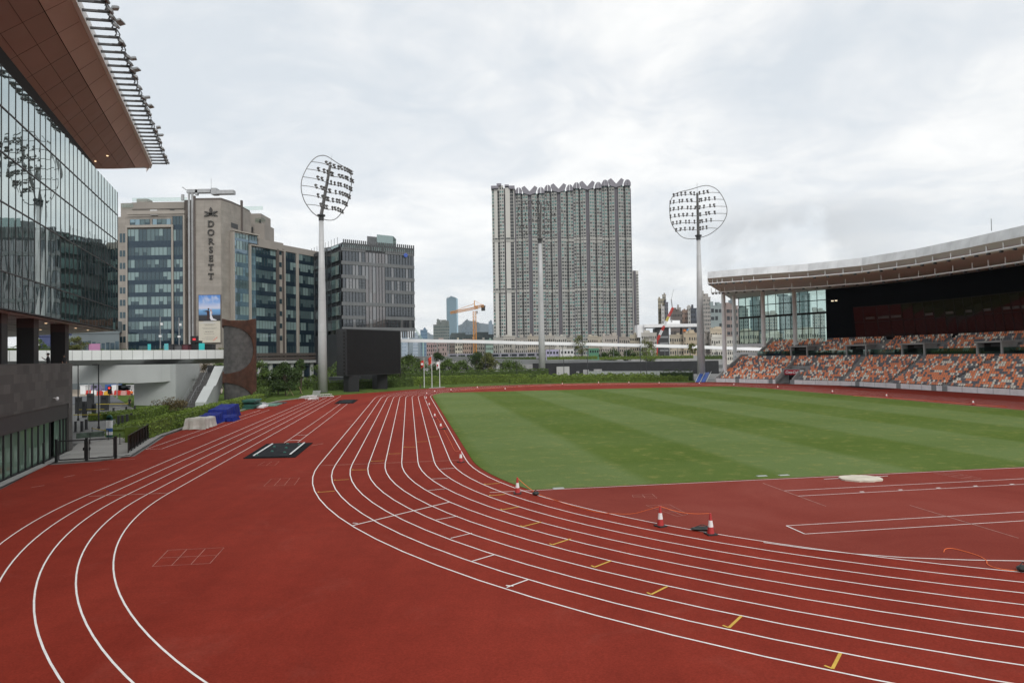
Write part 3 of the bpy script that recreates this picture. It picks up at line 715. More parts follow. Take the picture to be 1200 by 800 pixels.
# haunched crosshead beam and pier
mb = MB(); xs = [60, 85, 120, 160, 190, 205.5]; zb = [4.2, 4.25, 4.35, 4.15, 4.3, 4.55]
top = [D(x, 430, 118 + i*.8) for i, x in enumerate(xs)]
for i in range(len(xs)-1):
    a, b = HX(xs[i], 119.5), HX(xs[i+1], 119.5 + .2)
    za, zb_ = zb[i], zb[i+1]; w = Vector((.5, 8, 0))
    vs = [a+Z3*za, b+Z3*zb_, b+Z3*7.44, a+Z3*7.44]; vs += [v+w for v in vs]
    mb.add(vs, [(0, 1, 2, 3), (4, 7, 6, 5), (0, 4, 5, 1), (1, 5, 6, 2), (3, 2, 6, 7), (0, 3, 7, 4)])
ob('crosshead_beam', mb, m_pier, br)
mb = MB(); a, b, c, d = HX(157, 124), HX(205.8, 119), HX(234, 128.5), HX(190, 136); mb.prism([(p.x, p.y) for p in (a, b, c, d)], -.1, 7.44); ob('pier', mb, m_pier, br)
# stairs
st = thing('outdoor_staircase', 'grey outdoor staircase with a pale concrete side wall climbing to the footbridge', 'staircase', HX(225, 117))
A0, A1, B0, B1 = HX(213, 115), HX(229, 115), HX(235, 127), HX(251, 127)
sm, wl, rl = MB(), MB(), MB(); n = 24
for i in range(n):
    u0, u1 = i/n, (i+1)/n; z = 5.6*(i+1)/n
    if 10 <= i <= 12: z = 5.6*11/n
    p, q, r, s = A0.lerp(B0, u0), A1.lerp(B1, u0), A1.lerp(B1, u1), A0.lerp(B0, u1)
    sm.prism([(v.x, v.y) for v in (p, q, r, s)], max(0, z-1.0), z)
ob('steps', sm, mat('stair_granite', (.085, .083, .082), .7, .2, 3), st)
d = (B1-A1); n_ = Vector((d.y, -d.x, 0)).normalized()*1.7
prof = [(-.02, 0), (-.02, .9), (.42, 3.4), (.52, 3.45), (1.02, 6.9), (1.02, 5.0), (.60, 0)]
vs = [A1 + d*u + Z3*z for u, z in prof] + [A1 + d*u + n_ + Z3*z for u, z in prof]; k_ = len(prof)
wl.add(vs, [tuple(range(k_))[::-1], tuple(range(k_, 2*k_))] + [(i, (i+1) % k_, (i+1) % k_+k_, i+k_) for i in range(k_)])
ob('side_wall', wl, m_pier, st)
for P0, P1 in ((A0, B0), (A0.lerp(A1, .5), B0.lerp(B1, .5)), (A1, B1)):
    r_ = MB(); r_.tube([P0 + Z3*.9, P0.lerp(P1, .42) + Z3*3.4, P0.lerp(P1, .54) + Z3*3.45, P1 + Z3*6.6], .035, 5)
    for i in range(9): p = P0.lerp(P1, i/8); r_.tube([p + Z3*(5.6*i/8), p + Z3*(5.7*i/8+.9)], .025, 4)
    ob('handrail', r_, m_grey, st)
mb = MB(); a, b = HX(234, 128), HX(251, 128); mb.obx(a + Z3*5.5, b-a, (.3, 4, 0), Z3*.2); mb.obx(a + Z3*5.7 + Vector((0, 3, 0)), b-a, (0, .1, 0), Z3*1.3); ob('landing', mb, m_dark, st)
# things on the bridge: planted hedges and hoardings
hedge('planter_hedge', [HX(-40, 106), HX(60, 117), HX(92, 121)], 1.3, 1.9, 'long clipped planter hedge on the footbridge behind the pavilion columns', L_MID, 11, size=.24, dens=60, z0=8.9)
hedge('planter_hedge', [HX(117, 124), HX(150, 127), HX(196, 134)], 1.2, 1.35, 'low green planter hedge on the footbridge right of the pink hoarding', L_MID, 12, size=.24, dens=60, z0=8.9)
for x0, x1, y0, y1, Y, c, nm, lb in ((104, 117, 402.5, 410.5, 119.5, (.42, .19, .33), 'hoarding', 'pink square hoarding panel above the footbridge parapet'), (173, 176.5, 403, 409, 126, (.05, .42, .44), 'hoarding', 'small teal hoarding strip on the footbridge below the glass hotel wing'),
      (192.5, 197, 402.5, 409, 128, (.10, .40, .43), 'hoarding', 'narrow teal hoarding on the footbridge left of the dark stalls'), (233, 239.5, 402, 409.5, 132, (.03, .48, .48), 'hoarding', 'bright teal panel on the footbridge under the billboard')):
    a, b = D(x0, y1, Y), D(x1, y0, Y); m = MB(); m.obx((a.x, Y, a.z-.4), (b.x-a.x, 0, 0), (0, .12, 0), (0, 0, b.z-a.z+.4)); p = MB()
    for x in (a.x+.05, b.x-.05): p.obx((x-.03, Y+.125, 8.9), (.06, 0, 0), (0, .06, 0), (0, 0, b.z-9.1))
    t = thing(nm, lb, 'hoarding', (a.x, Y, 8.9)); ob('panel', m, mat('hoarding_%d' % x0, c, .5, .05), t); ob('post', p, m_dark, t)
for x0, x1, y0, Y, c, lb in ((198, 203, 403, 130, (.03, .03, .034), 'small black stall unit on the footbridge beside the narrow teal hoarding'), (204, 212, 404, 130.5, (.10, .10, .105), 'grey low kiosk on the footbridge'), (213, 220, 403, 131, (.11, .03, .04), 'dark maroon kiosk on the footbridge left of the black cabin'),
                        (224, 233, 399, 132.5, (.016, .016, .018), 'black cabin on the footbridge beside the bright teal panel'), (239.7, 249, 403, 133.5, (.02, .02, .022), 'flat black barrier box on the footbridge right of the bright teal panel')):
    a, b = HX(x0, Y), HX(x1, Y); zt = D(x0, y0, Y).z; t = thing('kiosk', lb, 'kiosk', (a.x, Y, 8.9))
    m = MB(); m.obx((a.x, Y, 8.9), (b.x-a.x, 0, 0), (0, 1.5, 0), (0, 0, zt-9.05)); ob('body', m, mat('kiosk_%d' % x0, c, .6, .1), t)
    m = MB(); m.obx((a.x-.06, Y-.1, zt-.15), (b.x-a.x+.12, 0, 0), (0, 1.7, 0), (0, 0, .12)); ob('roof', m, m_dark, t)
# traffic-light like red display on the cabin
a = D(228, 397.5, 132.3); t = thing('signal_display', 'small black box display glowing red on top of the black cabin', 'display', a); m = MB(); m.box(a, (1.5, .3, 1.3)); m.cyl(a - Z3*1.4, .06, .8, 6); ob('case', m, m_black, t)
m = MB(); m.box(a + Vector((0, -.16, 0)), (.6, .03, .4)); ob('screen', m, mat('red_led', (.6, .03, .04), .5, 0, emit=.5), t)

# ================================================================== CORTEN DRUM
cen = HX(280.5, 125); RR = 2.95
dr = thing('vent_drum', 'round concrete vent drum wrapped in scalloped rusty steel fins beside the hedge', 'vent drum', cen)
mb = MB(); mb.cyl(cen, RR-.28, 14.6, 40); ob('concrete_drum', mb, mat('rough_dark_concrete', (.066, .063, .061), .85, .3, 1.4, detail=8, bump=.4), dr, smooth=False)
m_rust = mat('corten_steel', (.085, .036, .022), .8, .35, 1.2, detail=8)
fn = MB(); n = 110
def segz(a):       # scalloped windows of bare concrete, front-facing
    d = (a - R_(-128) + math.pi) % (2*math.pi) - math.pi; x = d*RR
    out = []
    for zc, hh, ww in ((9.9, 4.4, 6.3), (-.7, 4.6, 6.3)):
        if abs(x) < ww: h_ = hh*math.sqrt(1-(x/ww)**2); out.append((zc-h_, zc+h_))
    return out
for i in range(n):
    a = 2*math.pi*i/n; z = 0; d = Vector((math.cos(a), math.sin(a), 0)); tng = Vector((-d.y, d.x, 0))
    topz = 15.35 + .28*math.sin(a*2+1.0); pieces = []
    for lo, hi in sorted(segz(a)):
        if lo > z: pieces.append((z, lo))
        z = max(z, hi)
    pieces.append((z, topz))
    for lo, hi in pieces:
        if hi - lo > .1: fn.obx(cen + d*(RR-.28) - tng*.035 + Z3*lo, d*.28, tng*.07, Z3*(hi-lo))
ob('rusty_fins', fn, m_rust, dr)
mb = MB()
for i in range(48):
    a0, a1 = 2*math.pi*i/48, 2*math.pi*(i+1)/48
    for zlo, zhi in ((14.62, 15.2),):
        p, q = cen + Vector((math.cos(a0), math.sin(a0), 0))*(RR-.16), cen + Vector((math.cos(a1), math.sin(a1), 0))*(RR-.16); mb.quad(p+Z3*zlo, q+Z3*zlo, q+Z3*zhi, p+Z3*zhi)
ob('rusty_collar', mb, m_rust, dr)
mb = MB()
for i in range(60):
    a0 = 2*math.pi*i/60; a1 = 2*math.pi*(i+1)/60
    for lo, hi in [(0, 15)]:
        zz_ = 0; sg = sorted(segz((a0+a1)/2)); pcs = []
        for l_, h_ in sg:
            if l_ > zz_: pcs.append((zz_, l_-.1))
            zz_ = max(zz_, h_)
        pcs.append((zz_+.1, 14.6))
        for l_, h_ in pcs:
            if h_-l_ > .2:
                p, q = cen + Vector((math.cos(a0), math.sin(a0), 0))*(RR-.2), cen + Vector((math.cos(a1), math.sin(a1), 0))*(RR-.2); mb.quad(p+Z3*l_, q+Z3*l_, q+Z3*h_, p+Z3*h_)
ob('rusty_sheet', mb, mat('corten_sheet', (.060, .027, .018), .85, .4, 1.5, detail=8), dr)
# ================================================================== HOTEL
m_hglass = glass('hotel_glass_dark', (.3, .4, .42), .05, (.75, .9, .98), .03, opaque=(.020, .040, .050))
m_hcurt = glass('hotel_glass_curtain', (.3, .4, .42), .05, (.75, .9, .98), .03, opaque=(.19, .265, .262))
m_hcurt2 = glass('hotel_glass_curtain_shade', (.3, .4, .42), .05, (.75, .9, .98), .03, opaque=(.075, .115, .120))
m_hblue = glass('hotel_glass_blue', (.3, .4, .42), .14, (.75, .9, 1.0), .03, opaque=(.13, .21, .25))
m_spand = glass('navy_spandrel_glass', (.3, .4, .42), .02, (.7, .85, 1), .05, opaque=(.014, .026, .038))
m_spand2 = glass('blue_spandrel_glass', (.3, .4, .42), .12, (.7, .85, 1), .05, opaque=(.07, .115, .145))
m_mull = mat('dark_mullion', (.045, .055, .06), .5, 0)
m_beige = tiles('beige_stone_tile', (.292, .266, .236), (.312, .284, .252), (.21, .19, .17), 2.4, 1.2, .8, ms=.02, off=0)
m_beige2 = mat('beige_render', (.272, .248, .222), .8, .08, .2)
m_brownst = mat('brown_stone', (.095, .078, .070), .7, .12, .3)
def outn(a, b):
    d = (b-a); d.z = 0; d.normalize(); return d, Vector((d.y, -d.x, 0))
def ribbons(parent, a, b, zs, rnd, bay=3.0, sill=.26, styles=None, sp=None, proud=.0, pane=1.0, wname='window', splits=True):
    """per floor: one spandrel band and one ribbon window with mullions and curtained panes"""
    a = Vector((a[0], a[1], 0)); b = Vector((b[0], b[1], 0)); d, n_ = outn(a, b); L = (b-a).length
    styles = styles or [m_hglass, m_hcurt, m_hcurt2]; spm = sp or m_spand
    nb = max(1, round(L/pane)); pw = L/nb
    for f in range(len(zs)-1):
        z0, z1 = zs[f], zs[f+1]; zs_ = z0 + (z1-z0)*sill
        sb = MB(); sb.obx(a + n_*proud + Z3*z0, d*L, n_*.06, Z3*(zs_-z0)); ob('spandrel', sb, spm, parent)
        w = MB(); i = 0
        while i < nb:
            r = rnd.random(); run = rnd.choice((1, 2, 2, 3)); s_ = 0 if r < .22 else (1 if r < .68 else 2)
            for q in range(run):
                if i >= nb: break
                w.m = s_; o = a + d*(i*pw) + n_*(proud+.02)
                if splits and rnd.random() < .35:
                    w.quad(o + Z3*(zs_ + (z1-zs_)*.42), o + d*pw + Z3*(zs_ + (z1-zs_)*.42), o + d*pw + Z3*z1, o + Z3*z1); w.m = 0
                    w.quad(o + Z3*zs_, o + d*pw + Z3*zs_, o + d*pw + Z3*(zs_ + (z1-zs_)*.42), o + Z3*(zs_ + (z1-zs_)*.42))
                else: w.quad(o + Z3*zs_, o + d*pw + Z3*zs_, o + d*pw + Z3*z1, o + Z3*z1)
                i += 1
        w.m = 3
        for i in range(nb+1): w.obx(a + d*(i*pw-.05) + n_*(proud+.01) + Z3*zs_, d*.1, n_*.07, Z3*(z1-zs_))
        ob(wname, w, styles + [m_mull], parent)
def wallp(mb, a, b, dep, z0, z1):
    a = Vector((a[0], a[1], 0)); b = Vector((b[0], b[1], 0)); d, n_ = outn(a, b); return mb.obx(a + Z3*z0, b-a, n_*-dep, Z3*(z1-z0))
def zat(y, x, Y): return D(x, y, Y).z
rnd = random.Random(21)
hotel = thing('hotel', 'beige stone and glass hotel with a tall sign tower and a large billboard', 'hotel', HX(240, 205))
YL = 205
zf = [2.0] + [zat(y, 175, YL) for y in (405, 391, 376.6, 362.2, 347.8, 333.4, 319, 304.6, 290.2, 268.8)]
h = MB()
wallp(h, HX(100, YL), HX(217, YL), 22, -.1, zat(253.5, 180, YL)); ob('wall', h, m_beige, hotel, uv=True)
h = MB()
for x0, x1, y0, y1, dY in ((142, 219, 237.5, 253.5, 3.5), (155, 220, 237, 240, 3.2)):
    wallp(h, HX(x0, YL+dY), HX(x1, YL+dY), 14, zat(y1, 180, YL)-.5, zat(y0, 180, YL+dY))
h.obx(D(160, 237.5, 212), (3.5, 0, 0), (0, 3, 0), Z3*1.2); h.obx(D(142, 243, 209) - Z3*2, (6, 0, 0), (0, 5, 0), Z3*1.4)
ob('penthouse', h, m_beige2, hotel)
h = MB()
for x in (170.5, 198, 217): h.obx(D(x, 243.8, 208.3), (.9, 0, 0), (0, .12, 0), Z3*1.0)
h.obx(D(199, 250.5, 208.3), (1.4, 0, 0), (0, .12, 0), Z3*1.3); ob('vent_opening', h, m_dark, hotel)
h = MB()
for x in (176, 180): h.obx(D(x, 252, 207.6), (1.0, 0, 0), (0, .8, 0), Z3*1.6)
ob('condenser', h, m_wht, hotel)
h = MB(); gr = glass('green_glass_rail', (.86, .91, .885), .03, (1, 1, 1), .03)
for x0, x1, y in ((155, 219, 236.5), (142, 156, 243)): a, b = D(x0, y, 208), D(x1, y, 208); h = MB(); h.obx(a, (b.x-a.x, 0, 0), (0, .06, 0), Z3*1.2); ob('glass_rail', h, gr, hotel)
# framed curtain wall
h = MB(); zt, zb = zat(267, 175, YL), 2
for x0, x1 in ((147.4, 149.2), (201.3, 203.2), (215, 216.8)): wallp(h, HX(x0, YL-.9), HX(x1, YL-.9), .895, zb, zt if x0 < 205 else zat(252.5, 210, YL))
wallp(h, HX(147.4, YL-.92), HX(203.2, YL-.92), .9, zt, zt+.75); wallp(h, HX(149, YL-.92), HX(216.8, YL-.92), .9, zat(255.5, 180, YL)+1.0, zat(252, 180, YL)+1.1)
ob('stone_frame', h, mat('pale_stone_frame', (.33, .30, .265), .7, .06, .3), hotel)
ribbons(hotel, HX(149.2, YL-.3), HX(201.3, YL-.3), zf, rnd, sill=.36, pane=1.28, proud=.1)
zs2 = zf[:-1] + [zat(270, 175, YL), zat(253.5, 210, YL)]
ribbons(hotel, HX(203.4, YL-.3), HX(215, YL-.3), zs2, rnd, sill=.36, pane=1.1, proud=.1)
for x0, x1 in ((153, 176.3), (179.5, 201)):
    ribbons(hotel, HX(x0, YL-.05), HX(x1, YL-.05), [zat(267, 180, YL)+.8, zat(256.8, 180, YL)], rnd, sill=.08, styles=[m_hglass, m_hblue, m_hcurt2], pane=1.5, proud=.02)
for f in range(9):                                     # small punched windows in the end bay
    z0, z1 = zf[f+1], zf[f+2]; w = MB()
    for q in range(2):
        a, b = HX(140.6 + q*3.7, YL), HX(143.6 + q*3.7, YL); w.obx(a + Z3*(z0+(z1-z0)*.3) + Vector((0, -.03, 0)), b-a, (0, .02, 0), Z3*((z1-z0)*.5))
    ob('window', w, m_hglass, hotel)
# pipe shaft beside the tower
h = MB(); wallp(h, HX(216.8, YL+1.5), HX(230, YL+1.5), 14, 0, zat(233, 220, YL)); ob('recessed_wall', h, m_brownst, hotel)
for x in (222.5, 226.4): p = MB(); p.cyl(HX(x, YL-.6) + Z3*2, .34, zat(226 if x < 225 else 224, x, YL)-2, 8); ob('riser_pipe', p, m_lgrey, hotel)
# sign tower
YT = 200; zt = zat(228.5, 245, YT)
ta, tb, tcn, td = HX(229, YT), HX(260, YT), HX(272, YT+4.5), HX(284, YT+10)
h = MB(); h.prism([(p.x, p.y) for p in (ta, tb, tcn, td, td + Vector((0, 8, 0)), ta + Vector((0, 16, 0)))], -.1, zt-1.6)
tw = ob('sign_tower', h, m_beige, hotel, uv=True)
h = MB(); h.prism([(p.x, p.y) for p in (ta, tb, tcn, td + Vector((-.4, 0, 0)), td + Vector((-.4, 8, 0)), ta + Vector((0, 15.8, 0)))], zt-1.6, zt-.9); ob('cornice', h, mat('dark_cornice', (.12, .10, .09), .7, .1), tw)
h = MB(); h.obx(ta + Vector((-.25, -.25, 2)), (.5, 0, 0), (0, .5, 0), Z3*(zt-2.2)); a = td + Vector((-.2, -.3, 0)); h.obx(a + Z3*30, (.6, 0, 0), (0, .6, 0), Z3*(zat(235, 284, YT+10)-30)); ob('edge_trim', h, m_brownst, tw)
h = MB(); a, b = HX(272, YT+4.4), HX(280, YT+8.1); h.obx(a + Z3*zat(266, 275, YT+4) + Vector((0, -.1, 0)), b-a, (0, .12, 0), Z3*1.5); h.obx(a + Vector((-.3, -.25, zat(249, 271, YT+4))), (b-a)*.22, (0, .12, 0), Z3*1.6); ob('louvre', h, m_dark, tw)
# vertical name with an emblem of three petals over waves
m_sign = mat('bronze_sign_letter', (.050, .046, .042), .5, .1)
def serif(mb, o, w, t): mb.obx(o - Vector((w/2, 0, 0)), (w, 0, 0), (0, -.28, 0), Z3*t)
CH = 'DORSETT'
LS = 2.6
for ch, yb2 in zip(CH, (265.6, 275.7, 286, 296, 306, 316.3, 327)):
    o = D(247.2, yb2, YT-.2)
    m = text_mb(ch, o, (1, 0, 0), (0, 0, 1), LS, .3, offset=.012)
    xs_ = [v.x for v in m.v]; xl, xr = min(xs_), max(xs_); zl, zh = min(v.z for v in m.v), max(v.z for v in m.v); t_ = .16
    y_ = YT-.05
    def sf(x, z, w=.5): m.obx((x-w/2, y_, z), (w, 0, 0), (0, -.3, 0), (0, 0, t_))
    if ch in 'DRE': sf(xl+.12, zl); sf(xl+.12, zh-t_)
    if ch == 'R': sf(xr-.12, zl, .5)
    if ch == 'T':
        sf((xl+xr)/2, zl, .8)
        for x in (xl+.07, xr-.07): m.obx((x-.08, y_, zh-.5), (.16, 0, 0), (0, -.3, 0), (0, 0, .5))
    if ch == 'E':
        for z in (zl, zh-.5): m.obx((xr-.14, y_, z), (.16, 0, 0), (0, -.3, 0), (0, 0, .5))
    if ch == 'S':
        m.obx((xr-.28, y_, zh-.55), (.16, 0, 0), (0, -.3, 0), (0, 0, .5)); m.obx((xl+.08, y_, zl+.05), (.16, 0, 0), (0, -.3, 0), (0, 0, .5))
    ob('letter', m, m_sign, tw)
m = MB(); o = D(247.3, 250.5, YT-.05)
def petal(cx, cz, ang, l, w):
    n = 12; pts = []
    for i in range(n):
        t = 2*math.pi*i/n; x, z = l*math.cos(t), w*math.sin(t)*(1-.35*math.cos(t)); pts.append((cx + x*math.cos(ang) - z*math.sin(ang), cz + x*math.sin(ang) + z*math.cos(ang)))
    vs = [o + Vector((x, 0, z)) for x, z in pts] + [o + Vector((x, -.3, z)) for x, z in pts]
    m.add(vs, [tuple(range(n)), tuple(range(n, 2*n))[::-1]] + [(i, i+n, (i+1) % n+n, (i+1) % n) for i in range(n)])
petal(0, 1.15, math.pi/2, .78, .42); petal(-1.05, .35, R_(160), 1.0, .26); petal(1.05, .35, R_(20), 1.0, .26); petal(-.95, -.40, R_(195), 1.15, .25); petal(.95, -.40, R_(-15), 1.15, .25); petal(0, -.1, 0, .5, .35)
ob('lotus_emblem', m, m_sign, tw)
# roof gondola
h = MB(); zg = zat(227.5, 245, YT+4)
h.obx(D(218.5, 226, YT+4), (7.1, 0, 0), (0, 1.6, 0), Z3*1.1); h.obx(D(247, 227.5, YT+4), (1.6*1.0+.0, 0, 0), (0, 2.4, 0), Z3*1.9); h.obx(D(253.4, 227.2, YT+4), (5.2, 0, 0), (0, 1.8, 0), Z3*1.15)
h.obx(D(228.5, 228.5, YT+4), (.7, 0, 0), (0, 1, 0), Z3*1.6); h.tube([D(218, 222.5, YT+4), D(214, 219.5, YT+4), D(213.4, 220, YT+4)], .15, 5)
h.cyl(D(247.5, 222, YT+4), .06, 3.4, 5); h.tube([D(214, 235, YT+4), D(214, 228, YT+4)], .5, 5)
ob('maintenance_gondola', h, mat('gondola_grey', (.38, .39, .40), .5, .1), hotel)
# billboard
bx0, bx1, by0, by1, bym = 233, 258.2, 345.5, 401.5, 376
bb = thing('billboard', 'tall billboard with a blue wedding photo above a cream notice, mounted on the hotel tower', 'billboard', D(245, by1, YT-.6))
YB = YT-.55
def br_(x0, y0, x1, y1, dy=0.0):
    a, b = D(x0, y1, YB), D(x1, y0, YB); m = MB(); m.obx((a.x, YB-dy, a.z), (b.x-a.x, 0, 0), (0, -.03, 0), (0, 0, b.z-a.z)); return m
m = br_(bx0-.9, by0-.9, bx1+.9, by1+.9, -.28); a = D(bx0, by1+.9, YB); ob('frame', m, mat('billboard_frame', (.16, .14, .125), .6, .05), bb)
m_pic, nt, b_ = node_mat('printed_sky_photo')
tc = nt.nodes.new('ShaderNodeTexCoord'); sx = nt.nodes.new('ShaderNodeSeparateXYZ'); nt.links.new(tc.outputs['Generated'], sx.inputs[0])
c = ramp(sx.outputs['Z'], [(0, (.02, .02, .025)), (.20, (.03, .03, .035)), (.26, (.10, .22, .42)), (.42, (.14, .34, .60)), (.50, (.55, .55, .66)), (.72, (.22, .36, .66)), (1, (.06, .20, .55))])
c = mixc(ramp(noise(3.2, 5, .6, .5, (0, 0, 0), tc.outputs['Generated']), [(.5, (0, 0, 0)), (.72, (.8, .8, .8))]), c, mixc(ramp(sx.outputs['Z'], [(.36, (0, 0, 0)), (.46, (1, 1, 1))]), c, (.55, .58, .68)))
nt.links.new(c, b_.inputs['Base Color']); b_.inputs['Roughness'].default_value = .5
pic = ob('photo_print', br_(bx0, by0, bx1, bym), m_pic, bb)
m = MB(); o = D(244, 373.5, YB-.045); sc = .96
def flat(pts, dy=0): m.add([o + Vector((x*sc, -dy, z*sc)) for x, z in pts], [tuple(range(len(pts)))])
flat([(-1.6, 2.3), (-.4, 2.6), (.15, 2.65), (.45, 2.2), (.3, .9), (.35, -.2), (-.35, -.2), (-.3, .9), (-.45, 2.1), (-1.6, 2.45)]); m.ball(o + Vector((.1*sc, 0, 3.0*sc)), (.26, .02, .3), 8, 6)
ob('groom_figure', m, mat('print_maroon', (.035, .012, .014), .6, 0), pic)
m = MB(); flat([(.5, 2.1), (.9, 2.35), (1.1, 2.1), (1.0, 1.3), (1.5, .1), (2.6, -.35), (2.5, -.55), (.9, -.45), (.5, .2), (.6, 1.4)], .01); ob('bride_dress', m, mat('print_white', (.62, .62, .66), .6, 0), pic)
m = MB(); m.ball(o + Vector((.85*sc, -.01, 2.6*sc)), (.24, .02, .3), 8, 6); m.ball(o + Vector((1.15*sc, -.012, 1.9*sc)), (.12, .02, .42), 8, 6); ob('bride_face', m, mat('print_skin', (.48, .25, .17), .6, 0), pic)
m = MB()
for x0, x1, y in ((-1.6, 1.6, -.95), (-2.4, 2.4, -1.35)): flat([(x0, y), (x1, y), (x1, y+.2), (x0, y+.2)], .02)
ob('caption_strokes', m, mat('print_caption', (.5, .5, .52), .6, 0), pic)
low = ob('notice_print', br_(bx0, bym, bx1, by1), mat('cream_print', (.50, .47, .40), .6, .04, .8), bb)
m = MB(); o = D(245.5, 388, YB-.045)
for wv, zv, hv in ((1.7, 2.0, .16), (1.3, 1.75, .1), (2.3, 1.05, .08), (2.1, .85, .08), (1.9, .65, .08), (1.4, -.25, .24), (1.6, -.75, .08), (1.5, -.95, .08), (1.5, -1.9, .1), (2.3, -2.3, .1), (1.0, -2.6, .1)):
    x = -wv
    rr = random.Random(int(zv*100))
    while x < wv: l = rr.uniform(.12, .4); flat([(x, zv), (min(x+l, wv), zv), (min(x+l, wv), zv+hv), (x, zv+hv)]); x += l + .12
ob('small_print', m, mat('print_grey', (.16, .15, .14), .6, 0), low)
m = MB(); flat([(.9, -2.9), (1.6, -2.3), (2.4, -1.6), (2.5, -2.0), (1.9, -2.6), (1.3, -3.0)], .002); ob('coral_flourish', m, mat('print_coral', (.55, .30, .24), .6, .3, 3), low)
# stepped right wing, running back from the tower
WA, WB = HX(270, 203), HX(394, 246)
def wp(x):             # point on the wing's plan line seen in image column x
    r = ray(x, 400); k_ = r[0]/r[1]; d = WB-WA; t = (WA.x - k_*WA.y)/(k_*d.y - d.x); return WA + d*t
def wz(x, y): p = wp(x); return D(x, y, p.y).z
zr = [2, wz(335, 405.5)] ; fl = (wz(335, 391.3)-wz(335, 405.5))
while zr[-1] < wz(275, 272): zr.append(zr[-1] + fl)
h = MB(); d_, n_ = outn(WA, WB)
def wall2(mb, x0, x1, z0, z1, dep, off=0): a, b = wp(x0)+n_*off, wp(x1)+n_*off; mb.obx(a + Z3*z0, b-a, n_*-dep, Z3*(z1-z0))
wall2(h, 271.5, 300, -.1, wz(285, 274), 16, -.4); wall2(h, 298, 374, -.1, wz(340, 297), 16, -.4); wall2(h, 374, 394, -.1, wz(340, 299.5), 16, -.4); ob('wing_wall', h, m_beige2, hotel)
h = MB()
wall2(h, 272, 273.6, 2, wz(275, 272), 1.2, .8); wall2(h, 272, 303, wz(285, 273.2), wz(285, 271.8), 1.3, .85)
wall2(h, 291.6, 293.2, 2, wz(300, 288), 1.2, .8); wall2(h, 332, 333.4, 2, wz(345, 296), 1.2, .8); wall2(h, 347, 348.8, 2, wz(350, 297.5), 1.1, .85); wall2(h, 326, 331.8, 2, wz(328, 291), .8, .3)
ob('wing_frame', h, mat('pale_stone_frame', (.33, .30, .265)), hotel)
h = MB(); wall2(h, 303, 332, wz(310, 290), wz(303, 279.5), 14, .35); wall2(h, 332, 394, wz(345, 296.5), wz(345, 289.5), 14, .3); wall2(h, 293.2, 332, wz(300, 289), wz(300, 287.3), 1, .75); ob('roof_parapet', h, m_beige2, hotel)
h = MB(); wall2(h, 323.6, 326, 2, wz(325, 292), .8, .75); wall2(h, 330.5, 332, 2, wz(330, 292), .8, .72); ob('brown_pilaster', h, m_brownst, hotel)
def zz_to(ytop, x): return [z for z in zr if z < wz(x, ytop)-1.5] + [wz(x, ytop)]
ribbons(hotel, wp(273.8), wp(291.6), zz_to(274, 283), rnd, sill=.36, pane=1.15, styles=[m_hcurt2, m_hcurt, m_hblue], sp=m_spand2, proud=.1)
ribbons(hotel, wp(292.4), wp(302), [z for z in zr if wz(297, 288) < z < wz(297, 274)] + [wz(297, 274)], rnd, sill=.3, pane=1.15, styles=[m_hcurt2, m_hblue, m_hblue], sp=m_spand2, proud=.05)
ribbons(hotel, wp(293.4), wp(300), zz_to(289.5, 297), rnd, sill=.33, pane=1.15, styles=[m_hcurt2, m_hcurt, m_hblue], sp=m_spand2, proud=.1)
ribbons(hotel, wp(300.2), wp(323.6), zz_to(290.5, 312), rnd, sill=.36, pane=1.22, proud=.1)
ribbons(hotel, wp(333.6), wp(347), zz_to(296.5, 340), rnd, sill=.36, pane=1.22, proud=.1)
ribbons(hotel, wp(349), wp(373), zz_to(299, 360), rnd, sill=.36, pane=1.3, proud=.1)
ribbons(hotel, wp(373.2), wp(390), zz_to(300.5, 382), rnd, sill=.36, pane=1.3, proud=.1)
for f in range(1, len(zr)-2):
    if zr[f] < wz(328, 300): w = MB(); wall2(w, 326.6, 330, zr[f]+fl*.45, zr[f]+fl*.85, .05, .34); ob('window', w, m_hglass, hotel)
# back blocks above the wing
h = MB()
for x0, x1, y0, Y in ((283, 307, 250.5, 222), (299, 311, 262, 221.5)): wallp(h, HX(x0, Y), HX(x1, Y), 9, 30, zat(y0, x0, Y))
ob('back_block', h, m_beige2, hotel)
h = MB()
for x0, x1, y0, y1, Y in ((285, 288, 258, 266, 221.9), (292, 296.5, 266, 272, 221.8), (304, 306, 257, 261, 221.9)): a, b = D(x0, y1, Y), D(x1, y0, Y); h.obx((a.x, Y-.1, a.z), (b.x-a.x, 0, 0), (0, .09, 0), (0, 0, b.z-a.z))
ob('roof_opening', h, m_dark, hotel)
h = MB()
for x0, x1, y, Y in ((284, 308, 246.5, 222), (307, 320, 278, 232), (299, 311, 260, 221.4)): a, b = D(x0, y, Y), D(x1, y, Y); h = MB(); h.obx(a, (b.x-a.x, 0, 0), (0, .06, 0), Z3*1.3); ob('glass_rail', h, gr, hotel)
h = MB(); a, b = wp(300), wp(394); h.obx(a + n_*1.2 + Z3*wz(335, 417), b-a, n_*-1.5, Z3*(wz(335, 413.5)-wz(335, 417))); h.obx(a + n_*1.0 + Z3*wz(335, 421.5), b-a, n_*-1.2, Z3*1.0); ob('canopy_band', h, m_brownst, hotel)
h = MB(); h.obx(a + n_*1.5 + Z3*wz(335, 425.5), b-a, n_*-2.2, Z3*.9)
for i in range(9): h.obx(a.lerp(b, i/8) + n_*.9 , d_*1.2, n_*-.6, Z3*(wz(335, 425.5)-.05))
ob('podium_front', h, m_conc, hotel)

